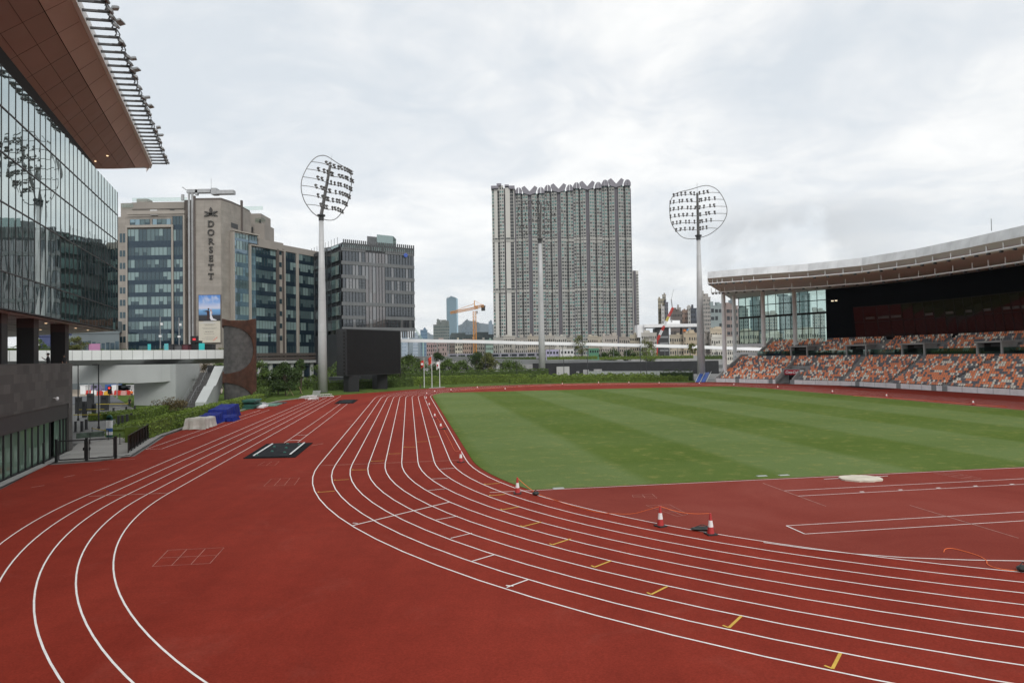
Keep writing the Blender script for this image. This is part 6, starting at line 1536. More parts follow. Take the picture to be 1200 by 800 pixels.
    ms = (m_tw, m_twt, m_twg)
    for q in wins[:100]:
        x, y, z, w, h_, c = q; mb = MB(); mb.obx((x, y, z), (w, 0, 0), (0, .035, 0), Z3*h_); ob('window', mb, ms[c], t)
    rest = MB()
    for x, y, z, w, h_, c in wins[100:]: rest.m = c; rest.obx((x, y, z), (w, 0, 0), (0, .035, 0), Z3*h_)
    o = ob('windows', rest, list(ms), t); o['kind'] = 'stuff'
apt(579, 606.5, 219, 'pale leftmost apartment tower with blank stepped corner walls', 'w', 1)
for i, (x0, x1, yt, lb) in enumerate(((607, 641, 225.5, 'grey apartment tower with winged crown, directly behind the central floodlight mast'), (641.3, 675, 222.5, 'grey apartment tower with winged crown, right of the central floodlight mast'), (675.3, 708.6, 219.5, 'grey apartment tower with winged crown, third from the right end of the row'), (709, 743, 216.5, 'rightmost grey apartment tower with winged crown, tallest of its row'))): apt(x0, x1, yt, lb, 'v', 5+i)
t = thing('slim_white_tower', 'slim white tower half hidden behind the right end of the apartment row', 'apartment tower', HX(744, 680)); a, b, c = HX(736, 680), HX(743, 680), HX(750, 684)
m = MB(); m.prism([(p.x, p.y) for p in (a, b, b+Vector((0, 12, 0)), a+Vector((0, 12, 0)))], -.1, zat(310, 740, 680)); m.prism([(p.x, p.y) for p in (b+Vector((.01, 0, 0)), c, c+Vector((0, 12, 0)), b+Vector((.01, 12, 0)))], -.1, zat(317, 746, 682)); ob('wall', m, m_apt2, t)
m = MB(); m.obx(HX(744.5, 679.5), (2.2, .3, 0), (0, 1, 0), Z3*zat(317.5, 746, 682)); ob('grey_strip', m, m_strip, t)
for f in range(32):
    z = 12 + f*2.9; m = MB()
    if z < zat(322, 746, 682):
        for x in (740, 742, 747.6, 748.9): m.obx(HX(x, 679.2 if x < 744 else 681.5) + Z3*z, (.8, 0, 0), (0, .3, 0), Z3*1.5)
        ob('window_row', m, m_tw, t)

# ================================================================== FAR CITY, HILLS
hm = mat('far_hill', (.085, .115, .125), .95, .25, .002, detail=8)  # distance haze is put into this bluish hill colour
def ridge(name, pts, Y, dep, seed):
    rnd = random.Random(seed); m = MB(); P = []
    for x, y in pts: P.append(D(x, y, Y))
    out = []
    for i in range(len(P)-1):
        for j in range(6): t = j/6; q = P[i].lerp(P[i+1], t*t*(3-2*t)); q.z += rnd.uniform(-6, 6)*Y/6000; out.append(q)
    out.append(P[-1]); k = len(out)
    rows = []
    for fz, fy in ((0, -.55), (.45, -.32), (.8, -.12), (1, 0), (.7, .25), (0, .6)):
        rows.append([Vector((p.x, Y + dep*fy + rnd.uniform(-.05, .05)*dep, max(-1, p.z*fz*rnd.uniform(.94, 1.0) if fz not in (0, 1) else p.z*fz - (1 if fz == 0 else 0)))) for p in out])
    vs = [v for r in rows for v in r]; fs = [(r*k+i, r*k+i+1, (r+1)*k+i+1, (r+1)*k+i) for r in range(len(rows)-1) for i in range(k-1)]
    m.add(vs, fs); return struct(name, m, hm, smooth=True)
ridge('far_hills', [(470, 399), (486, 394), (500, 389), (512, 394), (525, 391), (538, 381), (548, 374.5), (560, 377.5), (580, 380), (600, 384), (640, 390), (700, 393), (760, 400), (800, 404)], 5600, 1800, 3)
def cityblock(x0, x1, ytop, Y, col, label, rows, cols, wcol=(.06, .075, .08), dep=None, top=None, cat='building', name='city_building', group=None, yb=None, wfrac=.6):
    a, b = HX(x0, Y), HX(x1, Y); zt = zat(ytop, (x0+x1)/2, Y); W_ = b.x-a.x; dep = dep or max(8, W_*.7); base = Vector(((a.x+b.x)/2, Y+dep/2, 0)); t = thing(name, label, cat, base, group)
    z0 = 3 if yb is None else zat(yb, x0, Y)
    kx = (a.x+b.x)/2/Y; m = MB(); m.obx((a.x, Y, -.1), (W_, 0, 0), (kx*dep, dep, 0), Z3*(zt+.1))
    cm = mat('facade_%.2f_%.2f_%.2f' % col, col, .8, .12, .08); ob('wall', m, cm, t)
    m = MB(); m.obx((a.x-.2, Y-.2, zt), (W_+.4, 0, 0), (kx*dep, dep+.4, 0), Z3*.5)
    rq = random.Random(int(x0*7+ytop))
    for i in range(3 if W_ > 8 else 1):
        w = W_*rq.uniform(.15, .42); x = a.x + rq.uniform(0, W_-w); m.obx((x, Y+rq.uniform(.5, dep*.4), zt+.45), (w, 0, 0), (0, dep*.3, 0), Z3*(rq.uniform(.7, 1.9) if cat == 'tenement' else rq.uniform(1.2, 3.6))*(1 if Y < 800 else 2))
    ob('roof', m, cm, t)
    wm = mat('city_win_%.2f_%.2f_%.2f' % wcol, wcol, .25, .4, .4); fh = (zt-z0-1)/rows
    for r in range(rows):
        m = MB()
        for c in range(cols):
            if rq.random() < .93:
                w = W_/cols*wfrac*rq.uniform(.8, 1.1); x = a.x + W_*(c+.5)/cols - w/2; h_ = fh*rq.uniform(.42, .56); m.obx((x, Y-.05, z0+r*fh+fh*.28), (w, 0, 0), (0, .045, 0), Z3*h_)
                if rq.random() < .18 and Y < 500: m.obx((x+w*.2, Y-.6, z0+r*fh+fh*.05), (min(.9, w*.6), 0, 0), (0, .55, 0), Z3*.6)
        if m.v: ob('window_row', m, wm, t)
    return t
# tall blue tower with a slanted top
t = thing('blue_glass_tower', 'tall blue glass tower with a slanted top, far behind the orange crane', 'tower', HX(530, 2400)); a, b = HX(524, 2400), HX(535.8, 2400); m_blt = glass('far_blue_glass', (.3, .3, .3), .12, (.7, .9, 1), .1, opaque=(.10, .165, .20))
zl, zr_ = zat(350, 524, 2400), zat(349, 535, 2400); w = Vector((2, 40, 0)); mid = (a+b)/2
m = MB(); v = [a, mid, b]; top_ = [zl, zat(347, 529, 2400), zr_]; vs = [p - Z3 for p in v] + [p + Z3*z for p, z in zip(v, top_)]; vs += [q + w for q in vs]
m.add(vs, [(0, 1, 4, 3), (1, 2, 5, 4), (6, 9, 10, 7), (7, 10, 11, 8), (0, 3, 9, 6), (2, 8, 11, 5), (3, 4, 10, 9), (4, 5, 11, 10)]); ob('curtain_wall', m, m_blt, t)
m = MB()
for i in range(60): m.obx(a + Vector((-.1, -.4, 6 + i*3.6)), (b.x-a.x)*Vector((1, 0, 0)), (0, .3, 0), Z3*.8)
ob('floor_band', m, mat('far_band', (.12, .17, .2), .6, 0), t)
m = MB()
for i in range(6): m.obx(a.lerp(b, .08+i*.15) + Z3*(zl-2), (b.x-a.x)*.03*Vector((1, 0, 0)), (0, 3, 0), Z3*(9 + (3 if i in (2, 3) else 0)))
ob('crown_fins', m, mat('far_band', (.12, .17, .2)), t)
cityblock(493, 501.2, 386.5, 2000, (.10, .17, .24), 'small blue glass office block far left of the tall blue tower', 9, 5, (.06, .12, .18))
cityblock(508.2, 527, 380.5, 900, (.155, .175, .165), 'grey green stepped glass block in front of the tall blue tower', 12, 9, (.07, .10, .10), wfrac=.75)
cityblock(512, 521, 378.2, 905, (.16, .18, .17), 'upper stepped crown block of the grey green glass building', 12, 5, (.07, .10, .10))
cityblock(527.5, 580, 392.5, 700, (.085, .105, .105), 'long low dark green slab building below the hill', 6, 26, (.05, .075, .08), dep=20)
cityblock(541, 556, 386.5, 1200, (.16, .20, .23), 'bluish block with a stepped roof in front of the hill', 6, 8, (.10, .14, .17))
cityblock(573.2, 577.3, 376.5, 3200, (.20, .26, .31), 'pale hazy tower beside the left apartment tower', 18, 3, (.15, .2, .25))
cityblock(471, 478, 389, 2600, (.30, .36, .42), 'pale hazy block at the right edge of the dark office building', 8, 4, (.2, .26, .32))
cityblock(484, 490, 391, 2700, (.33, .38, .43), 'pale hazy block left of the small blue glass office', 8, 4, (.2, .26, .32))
cityblock(772.3, 781, 350.5, 700, (.30, .27, .20), 'yellowish apartment tower left of the red and white crane', 16, 5, (.09, .09, .085))
cityblock(777.5, 781.7, 345.5, 705, (.32, .30, .26), 'pale top block rising above the yellowish apartment tower', 17, 2, (.1, .1, .1))
cityblock(780.2, 784.2, 354.5, 695, (.12, .12, .135), 'dark grey slab tower attached to the yellowish apartment tower', 14, 2, (.06, .065, .07))
cityblock(776, 779.8, 359, 690, (.52, .51, .49), 'white slab in front of the yellowish apartment tower', 12, 1, (.3, .3, .3))
cityblock(786.4, 800.5, 365, 620, (.125, .105, .095), 'brown block with a blue roof right of the red and white crane', 8, 8, (.05, .05, .05))
cityblock(794.4, 799, 360.5, 680, (.34, .33, .31), 'pale tower behind the brown block with a blue roof', 10, 3, (.1, .1, .1))
cityblock(800.3, 807, 363.5, 640, (.27, .19, .15), 'salmon tower between two darker blocks', 10, 4, (.1, .08, .075))
cityblock(806, 812, 359.5, 700, (.38, .37, .35), 'pale tower behind the salmon tower', 12, 3, (.12, .12, .12))
cityblock(810.3, 817.5, 361.5, 630, (.055, .062, .078), 'dark slate tower just left of the right floodlight mast', 10, 4, (.03, .035, .04))
cityblock(822.5, 834, 348.5, 640, (.30, .28, .26), 'tall grey brown apartment tower right of the right floodlight mast', 15, 6, (.07, .08, .08))
cityblock(824, 829, 345.3, 645, (.32, .30, .27), 'raised top block of the tall grey brown apartment tower', 15, 2, (.1, .1, .1))
cityblock(833.8, 847.8, 358.5, 520, (.23, .27, .27), 'modern teal glass office with white frame left of the white stand column', 7, 3, (.025, .04, .045), wfrac=.8)
cityblock(847.8, 866, 358.8, 525, (.24, .19, .175), 'pinkish block with dark ribbon windows behind the white stand columns', 7, 4, (.03, .04, .045), wfrac=.8)
cityblock(855, 862, 352, 900, (.16, .20, .22), 'distant blue grey tower between the white stand columns', 14, 3, (.08, .11, .12))
for x0, x1, yt, Y, col in ((866, 878, 362, 640, (.22, .24, .24)), (880, 893, 352, 800, (.17, .21, .23)), (897, 912, 368, 560, (.26, .24, .22)), (914, 930, 347, 760, (.16, .19, .21)), (934, 951, 344, 820, (.14, .18, .2)), (953, 968, 364, 600, (.25, .25, .24))):
    cityblock(x0, x1, yt, Y, col, 'tower of the city seen through the stand end glass, %s' % {866: 'leftmost by the edge', 880: 'second from the edge, bluish', 897: 'low beige one in the middle', 914: 'tall bluish grey one', 934: 'tallest dark bluish one', 953: 'grey one beside the black wall'}[x0], 14, 5, (.08, .1, .11))
# tenement rows
ten = [(500, 512, 401, (.34, .25, .24), 'pink tenement with dark windows at the left end of the walkway'), (513, 526, 400, (.36, .29, .27), 'rosy tenement below the grey green glass block'), (527, 533, 402, (.22, .19, .17), 'narrow brown tenement under the long dark slab'), (533.5, 542, 399.5, (.46, .43, .35), 'cream tenement left of the orange crane'), (542.5, 556, 398, (.38, .30, .25), 'tan tenement just left of the orange crane mast'), (558, 568, 398.5, (.30, .29, .26), 'grey tenement just right of the orange crane mast'),
       (568.5, 578, 399, (.25, .34, .29), 'mint green tenement below the leftmost apartment tower'), (578.5, 590, 396, (.36, .35, .32), 'pale grey tenement under the leftmost apartment tower'), (590.5, 604, 394.5, (.42, .40, .36), 'wide cream tenement under the leftmost apartment tower'), (604.5, 618, 396, (.33, .31, .28), 'grey tenement left of the central floodlight mast'), (618.5, 632, 394.5, (.40, .36, .30), 'beige tenement touching the central floodlight mast'), (639, 650, 394, (.40, .38, .34), 'tenement right of the central floodlight mast'),
       (650.5, 664, 394.5, (.44, .42, .38), 'pale tenement left of the yellow green sapling'), (664.5, 672, 396, (.36, .34, .30), 'narrow grey tenement at the yellow green sapling'), (689, 706, 395, (.42, .38, .31), 'sandy tenement right of the yellow green sapling'), (706.5, 724, 394, (.40, .36, .32), 'wide sandy tenement below the rightmost towers'), (726, 738, 395.5, (.34, .31, .27), 'brownish tenement near the slim white tower'), (738.5, 751, 393, (.45, .40, .31), 'yellow cream tenement at the foot of the slim white tower'), (752, 770, 390.5, (.46, .44, .40), 'white grey tenement left of the red and white crane')]
for i, (x0, x1, yt, col, lb) in enumerate(ten): cityblock(x0, x1, yt, 415 + (i % 3)*9, col, lb, 5, max(3, int((x1-x0)/2.2)), (.055, .055, .052), name='tenement', cat='tenement', group='old tenements behind the walkway', wfrac=.55)
for i, (x0, x1, yt, col, lb) in enumerate(((785, 801, 393, (.42, .37, .29), 'cream tenement with rooftop huts right of the black factory block'), (801.5, 819, 391, (.44, .37, .27), 'sandy tenement left of the right floodlight mast'), (827, 832, 390, (.24, .22, .2), 'thin brown tenement right of the right floodlight mast'), (833, 852, 386.5, (.44, .38, .29), 'yellowish tenement behind the white stand column'), (834, 868, 395.5, (.52, .50, .45), 'white tenement at the left end of the grandstand'), (868, 890, 389, (.46, .42, .36), 'beige tenement behind the left end glass'), (892, 918, 392, (.5, .47, .42), 'pale tenement behind the middle end glass'), (920, 960, 387, (.42, .40, .36), 'wide grey tenement behind the right end glass'))):
    cityblock(x0, x1, yt, 390 - i*3, col, lb, 4, max(3, int((x1-x0)/2.6)), (.055, .055, .052), name='tenement', cat='tenement', group='old tenements behind the walkway', wfrac=.6)
# black factory block with white slab
t = thing('factory_block', 'black walled industrial block under a long white roof slab behind the red and white crane', 'factory', HX(790, 430)); m = MB(); a, b = HX(771, 430), HX(784.5, 430); m.obx(a, b-a, (0, 14, 0), Z3*zat(384, 778, 430)); ob('wall', m, m_dark, t)
m = MB(); a, b = D(755, 383.6, 428), D(818, 382.6, 428); m.obx(a, (b.x-a.x, 0, 0), (0, 16, 0), Z3*2.0); a, b = D(781, 381, 436), D(797, 381, 436); m.obx(a, b-a, (0, 8, 0), Z3*3.2); a, b = D(747, 388, 430), D(756, 388, 430); m.obx(a - Z3*4, b-a, (0, 10, 0), Z3*8); a, b = D(827, 386, 415), D(848, 386, 415); ob('roof_slab', m, m_wht, t)
m = MB()
for x in (756, 799, 816): m.cyl(HX(x, 436), .7, zat(384, x, 436), 8)
ob('column', m, m_dark, t)
m = MB()
for z in (9.5, 14, 18): m.obx(HX(773.5, 429.9) + Z3*z, (5.5, 0, 0), (0, .09, 0), Z3*1.2)
ob('window', m, m_grey, t)
for x0, x1, y0, y1, c, lb in ((801, 804.6, 386.3, 388.4, (.60, .16, .03), 'orange rooftop tank above the sandy tenement'), (805, 808, 385.8, 388.2, (.10, .28, .50), 'blue rooftop tank above the sandy tenement')):
    a, b = D(x0, y1, 400), D(x1, y0, 400); m = MB(); r = (b.x-a.x)/2; m.cyl(((a.x+b.x)/2, 401, a.z), r, b.z-a.z, 10); m.cyl(((a.x+b.x)/2, 401, b.z), r*.4, .3, 8); tag(ob('water_tank', m, mat('tank_%d' % x0, c, .5, .05)), lb, 'water tank')
for x0, x1, y0, y1, Y, c, lb in ((690.5, 702, 408, 415.5, 330, (.07, .20, .12), 'green container behind the walkway canopy'), (656.5, 672.5, 409, 416.5, 330, (.55, .55, .54), 'white two storey site cabin behind the walkway'), (640, 655, 409.5, 416.5, 332, (.36, .34, .46), 'pale lilac coach shaped cabin behind the walkway')):
    a, b = HX(x0, Y), HX(x1, Y); z1, z0 = zat(y0, x0, Y), 1.5; t = thing('site_cabin', lb, 'cabin', a); m = MB(); m.obx(a + Z3*z0, b-a, (0, 5, 0), Z3*(z1-z0)); ob('body', m, mat('cabin_%d' % x0, c, .6, .08, .4), t); m = MB()
    for i in range(4): m.obx(a.lerp(b, .08+i*.24) + Vector((0, -.06, z1-2.2)), (b-a)*.14, (0, .05, 0), Z3*1.2)
    ob('window', m, m_win, t); m = MB()
    m.obx(a + Vector((0, .3, -.1)), (b-a), (0, 4, 0), Z3*1.6); ob('plinth', m, m_conc2, t)
# train-like silver strip along the deck
t = thing('parked_train', 'pale grey train with dark windows glimpsed under the walkway canopy', 'train', HX(600, 340)); a, b = HX(525, 344), HX(638, 336); m = MB(); m.obx(a + Z3*6.9, b-a, (0, 3, 0), Z3*2.7); ob('car_body', m, mat('train_body', (.26, .255, .29), .5, .1, .1), t)
for i in range(11): m = MB(); m.obx(a.lerp(b, .02+i*.09) + Vector((0, -.05, 7.9)), (b-a)*.07, (0, .04, 0), Z3*1.1); ob('window', m, m_win, t)
m = MB(); m.obx(HX(460, 341) - Z3*.1, HX(850, 338)-HX(460, 341), (0, 14, 0), Z3*6.9); tag(ob('viaduct', m, m_conc2), 'plain concrete viaduct behind the walkway planting', 'viaduct')
# ---- cranes
def lattice(mb, A, B, w, n, r=.12, upv=Vector((0, 0, 1))):
    A, B = Vector(A), Vector(B); d = (B-A).normalized(); s = d.cross(Vector((0, 1, 0)))
    if s.length < .1: s = Vector((1, 0, 0))
    s.normalize(); q = d.cross(s); cs = [s*w/2+q*w/2, s*w/2-q*w/2, -s*w/2-q*w/2, -s*w/2+q*w/2]
    for c in cs: mb.tube([A+c, B+c], r, 4)
    for i in range(n):
        p, p2 = A.lerp(B, i/n), A.lerp(B, (i+1)/n)
        for j in range(4): mb.tube([p+cs[j], p2+cs[(j+1) % 4]], r*.6, 3); mb.tube([p2+cs[j], p2+cs[(j+1) % 4]], r*.6, 3)
m_cro = mat('crane_orange', (.60, .27, .055), .5, .08, .3); YC = 420
cb_ = HX(556.8, YC); t = thing('orange_tower_crane', 'orange lattice tower crane with its long jib pointing left', 'tower crane', cb_); zc = zat(365, 557, YC)
m = MB(); lattice(m, cb_, cb_ + Z3*zc, 1.8, 20, .16); ob('mast', m, m_cro, t)
m = MB(); A, B = D(556, 360, YC), D(528, 366.5, YC); lattice(m, D(560, 360.3, YC), B, 1.3, 22, .13); m.tube([A + Z3*2.2, A.lerp(B, .5) + Z3*1.4, B], .14, 4); ob('jib', m, m_cro, t)
m = MB(); lattice(m, A, D(567, 358.3, YC), 1.4, 6, .15); m.tube([A, A + Z3*4.2], .3, 5); m.tube([A + Z3*4.2, D(567, 358, YC)], .09, 4); ob('counter_jib', m, m_cro, t)
m = MB(); a = D(564, 364, YC); m.obx(a, (2.4, 0, 0), (0, 1.5, 0), Z3*2.4); m.obx(a + Vector((-.2, 0, 2.4)), (2.8, 0, 0), (0, 1.6, 0), Z3*.8); ob('counterweight', m, m_dark, t)
m = MB(); a = D(557.5, 367.5, YC); m.obx(a, (1.3, 0, 0), (0, 1.3, 0), Z3*1.8); ob('cab', m, m_lgrey, t)
t = thing('mobile_crane', 'red and white banded luffing crane boom leaning right above the tenements', 'crane', HX(770, 395)); A, B = D(770.5, 398, 395), D(788.5, 360.5, 395)
for i, c in enumerate((m_red, m_wht, m_red, m_wht, mat('boom_yellow', (.55, .45, .08), .5, .05), m_red, m_red)): m = MB(); lattice(m, A.lerp(B, i/7), A.lerp(B, (i+1)/7), 1.0, 4, .17); ob('boom_section', m, c, t)
m = MB(); m.tube([A, HX(769.5, 396)], .35, 5); m.obx(HX(767, 394), (4, 0, 0), (0, 5, 0), Z3*3); ob('crane_body', m, m_red, t); m = MB(); C_ = D(787, 376, 395); m.tube([B, C_], .05, 3); m.box(C_, (.8, .6, 1.4)); m.tube([D(788, 361, 395), D(786.6, 350.5, 395)], .35, 4); m.tube([D(786.6, 350.5, 395), D(789.5, 339, 395)], .10, 4); ob('hook_line', m, m_lgrey, t)
t = thing('green_crane', 'pale teal crane jib poking out right of the dark office block', 'crane', HX(492, 500)); m = MB(); lattice(m, D(486, 385, 500), D(496, 399, 500), .9, 8, .1); m.tube([D(496, 399, 500), HX(496, 500)], .5, 5); ob('jib', m, mat('crane_teal', (.30, .42, .38), .6, 0), t)
# ================================================================== THINGS ON AND BESIDE THE TRACK
m_tarpg = mat('grey_tarpaulin', (.40, .385, .35), .7, .12, 1.5, bump=.3); m_tarpb = mat('blue_tarpaulin', (.012, .022, .165), .7, .25, 2.0, bump=.3, spec=.12); m_tarpgr = mat('green_mat_cover', (.020, .095, .075), .55, .2, 2)
def tarp(name, ctr, ax, L, Wd, h, label, m, seed, cat='covered mat'):
    """a draped cover: top sheet, folded skirt flaring to the ground"""
    rnd = random.Random(seed); ctr = Vector(ctr); ax = Vector(ax).normalized(); ay = Vector((-ax.y, ax.x, 0)); mb = MB(); n = 44; rings = []
    per = 2*(L+Wd)
    def rect(u, k):
        d = u*per
        if d < L: p = (-L/2+d, -Wd/2)
        elif d < L+Wd: p = (L/2, -Wd/2+(d-L))
        elif d < 2*L+Wd: p = (L/2-(d-L-Wd), Wd/2)
        else: p = (-L/2, Wd/2-(d-2*L-Wd))
        return (p[0]*k, p[1]*k)
    for zf, kf, amp in ((0, 1.10, .16), (.35, 1.04, .09), (.85, 1.0, .03), (1.0, .96, .02), (1.04, .6, .03)):
        r = []
        for i in range(n):
            x, y = rect(i/n, kf); w = amp*(math.sin(i*1.9+seed) + .6*math.sin(i*3.7+seed*2)); l = math.hypot(x, y)+.01
            z = h*zf + (rnd.uniform(-.05, .05) if zf > 0 else rnd.uniform(0, .06)) - (.12*h*math.sin(x/L*3+seed) if zf > .8 else 0)
            r.append(ctr + ax*(x + x/l*w) + ay*(y + y/l*w) + Z3*max(.0, z))
        rings.append(r)
    vs = [p for r in rings for p in r] + [ctr + Z3*h*1.03]; fs = []
    for q in range(len(rings)-1):
        for i in range(n): fs.append((q*n+i, q*n+(i+1) % n, (q+1)*n+(i+1) % n, (q+1)*n+i))
    q = (len(rings)-1)*n; fs += [(q+i, q+(i+1) % n, len(vs)-1) for i in range(n)]
    mb.add(vs, fs); o = ob(name, mb, m, smooth=False); tag(o, label, cat); return o
AXB = T(0, 1) - T(0, 0); AXA = T(1, 0) - T(0, 0)
tarp('covered_mat', T(-65.4, 33.2), AXB, 4.6, 2.2, 1.25, 'grey tarpaulin draped over a stack of mats at the near end of the hedge', m_tarpg, 1)
tarp('covered_mat', T(-65.7, 38.4), AXB, 3.4, 2.0, 1.25, 'blue tarpaulin covered mats just behind the grey tarpaulin', m_tarpb, 2)
tarp('covered_mat', T(-66.2, 46.5), AXB, 6.6, 2.4, 1.55, 'tallest blue tarpaulin covered stack farther along the hedge', m_tarpb, 3)
tarp('covered_mat', T(-64.4, 41.6), AXB, 3.2, 1.9, .62, 'low blue tarpaulin covered mat in front of the taller blue stack', m_tarpb, 4)
t = thing('mat_stack', 'stack of folded dark green crash mats beside the hedge', 'mat stack', T(-67.0, 64.5))
for i in range(4): m = MB(); p = T(-67.0 + (i % 2)*.35, 64.5 + (i % 3)*.3, .02 + i*.38); m.obx(p - AXB*2.4 - AXA*1.1, AXB*(4.8 - .3*i), AXA*(2.2), Z3*.34); m.tube([p - AXB*2.4 + AXA*1.15 + Z3*.17, p + AXB*2.2 + AXA*1.15 + Z3*.17], .17, 6); ob('crash_mat', m, m_tarpgr, t)
t = thing('folded_sheets', 'pale folded sheets and green netting lying flat beside the green crash mats', 'folded sheets', T(-65.2, 70)); 
for i, (a, b, l, w, h, mm) in enumerate(((-65.3, 66.5, 4.2, 1.4, .28, m_wht), (-64.4, 71, 6, 2.2, .15, mat('net_green', (.11, .21, .16), .8, .3, 3)), (-64.2, 76.0, 3.0, 2.2, .12, m_dark), (-66, 70.5, 3, 1.6, .35, m_lgrey))):
    m = MB(); p = T(a, b, .01); m.obx(p - AXB*l/2 - AXA*w/2, AXB*l, AXA*w, Z3*h); m.obx(p - AXB*l/3 - AXA*w/3 + Z3*h, AXB*l*.6, AXA*w*.6, Z3*h*.5); ob('sheet', m, mm, t)
t = thing('stacked_hurdles', 'heap of white and grey hurdles and poles lying at the far corner of the track', 'hurdles', T(-60, 90)); rnd = random.Random(6)
for i in range(26):
    m = MB(); a, b = rnd.uniform(-62.6, -57.6), rnd.uniform(80, 101); 
    if a < -60 and b > 96: b -= 8
    p = T(a, b, rnd.uniform(.05, .5)); an = rnd.uniform(-.5, .5); dx = AXA*math.cos(an) + AXB*math.sin(an); m.obx(p, dx*1.5, Z3*.12, AXB*.09); m.tube([p, p - Z3*(p.z-.03) + AXB*.7], .035, 4); m.tube([p + dx*1.5, p + dx*1.5 - Z3*(p.z-.03) + AXB*.7], .035, 4); ob('hurdle', m, (m_wht, m_lgrey, m_wht, m_conc)[i % 4], t)
m = MB(); p = T(-61.5, 98, 0)
for i in range(5): m.obx(p + AXB*i*.5 + Z3*(.05+.22*i), AXA*1.6, AXB*.6, Z3*.12)
ob('stacked_trays', m, m_lgrey, t)
# black landing-pit covers
def pit(label, a0, a1, b0, b1, strap):
    t = thing('pit_cover', label, 'pit cover', T((a0+a1)/2, (b0+b1)/2)); m = MB(); m.prism([(p.x, p.y) for p in (T(a0, b0), T(a1, b0-.4), T(a1+.1, b1-.4), T(a0-.05, b1))], .0, .05); ob('edge_mat', m, mat('matt_black_rubber', (.014, .0145, .016), .95, .2, 2, spec=.05), t)
    m = MB(); m.prism([(p.x, p.y) for p in (T(a0+.7, b0+.1), T(a1-.6, b0-.2), T(a1-.5, b1-.8), T(a0+.6, b1-.5))], .05, .13); ob('cover', m, mat('pit_mesh_cover', (.020, .0215, .024), .9, .35, 1.5, detail=8, spec=.08), t)
    if strap:
        for a in (a0+.62, a1-.62): m = MB(); m.obx(T(a, b0+.6, .131), AXB*(b1-b0-1.6), AXA*.12, Z3*.05); ob('white_batten', m, m_wht, t)
        for q in range(7): m = MB(); m.ball(T(a0+.9+q*.4, b0+.8+(q*37 % 8), .15), (.14, .14, .1), 6, 5); ob('sandbag', m, m_tarpgr, t)
    return t
pit('large black landing pit cover lying beside the running lanes', -54.1, -50.0, 5.1, 14.4, True); pit('small distant black pit cover near the far corner of the track', -53.9, -50.6, 70.4, 80.6, False)
pit('long black pit cover against the grandstand wall', 54.6, 57.4, 73, 86, False)
m = MB(); m.prism([(T(-13.5, -14.0).x + 1.25*math.cos(2*math.pi*i/28)*(1+.05*math.sin(i*1.3)), T(-13.5, -14.0).y + 1.0*math.sin(2*math.pi*i/28)*(1+.06*math.sin(i*2.1))) for i in range(28)], 0, .09); tag(ob('throwing_circle_cover', m, mat('pale_circle_cover', (.55, .50, .41), .8, .15, 1.2, detail=6)), 'pale round cover over the throwing circle at the edge of the grass', 'circle cover')
m = MB(); m.strip([T(-15.6, -13.5), T(-11.2, -13.45)], .08, .018); struct('circle_line', m, m_white)
for x, y, lb in ((655, 573, 'white board lying on the grass edge nearest the corner cone'), (894, 558.5, 'left of two small white boards by the grass edge'), (920, 557.6, 'right of two small white boards by the grass edge')): p = G(x, y); m = MB(); m.obx(p - AXA*.33, AXA*.66, AXB*.28, Z3*.05); m.obx(p - AXA*.30 + Z3*.05, AXA*.6, AXB*.22, Z3*.015); tag(ob('marker_board', m, m_conc), lb, 'marker board')
# cones
m_refl = mat('cone_white_band', (.75, .75, .74), .4, .03); m_coner = mat('cone_red', (.42, .030, .030), .5, .06); m_rub = mat('rubber_base', (.02, .02, .021), .7, .1)
def make_cone(label):
    t = thing('traffic_cone', label, 'traffic cone', (0, 0, 0), 'red and white traffic cones round the field'); b_ = MB(); b_.obx((-.22, -.22, 0), (.44, 0, 0), (0, .44, 0), Z3*.06); ob('base', b_, m_rub, t)
    def fr_(z0, z1): r = lambda z: .155 - .115*(z-.06)/.84; c = MB(); c.tube([(0, 0, z0), (0, 0, z1)], [r(z0), r(z1)], 14); return c
    ob('lower_body', fr_(.061, .34), m_coner, t); ob('reflective_band', fr_(.34, .62), m_refl, t); ob('top', fr_(.62, .93), m_coner, t); return t
cone0 = None
cones = [(606.5, 578, 'traffic cone at the near corner of the grass, beside a small black weight'), (774, 616.5, 'traffic cone by the inner lane, left of the pair holding up the orange rope'), (833, 626, 'traffic cone nearest the camera, with a dark bag behind it'), (540, 541.5, 'first traffic cone up the left straight from the grass corner'), (516.5, 502.5, 'second traffic cone up the left straight from the grass corner'), (509.5, 490, 'third traffic cone up the left straight'), (503, 476.5, 'fourth traffic cone up the left straight'), (499.5, 468.5, 'fifth traffic cone up the left straight'), (500, 463, 'sixth traffic cone at the far end of the left straight'),
         (509.5, 460.5, 'farthest traffic cone at the head of the left straight'), (528.5, 458.8, 'traffic cone on the far bend in front of the flagpoles'), (559.5, 455.8, 'traffic cone on the far bend just right of the flagpoles'), (592, 457.5, 'traffic cone on the far bend edge left of the central mast'), (659, 451.5, 'traffic cone on the far bend just right of the central mast'), (701.5, 450, 'traffic cone on the far bend in front of the pale doors'), (737, 450, 'traffic cone on the far bend at the middle of the lime bushes'), (772.5, 450.5, 'traffic cone on the far bend in front of the right bushes'), (819.5, 451, 'traffic cone on the far bend in front of the blue ramp'),
         (860, 452.5, 'traffic cone on the right straight nearest the stand corner'), (911.5, 455.5, 'traffic cone on the right straight in front of the red entrance sign'), (975.5, 461, 'traffic cone on the right straight left of the long pit cover'), (1039, 466, 'traffic cone on the right straight in front of the long pit cover'), (1140.5, 474.5, 'traffic cone on the right straight nearest the right edge')]
for x, y, lb in cones:
    p = G(x, y); p.z = .0
    if cone0 is None: cone0 = make_cone(lb); cone0.location = p
    else: copy_tree(cone0, p, random.uniform(0, 1.5), lb)
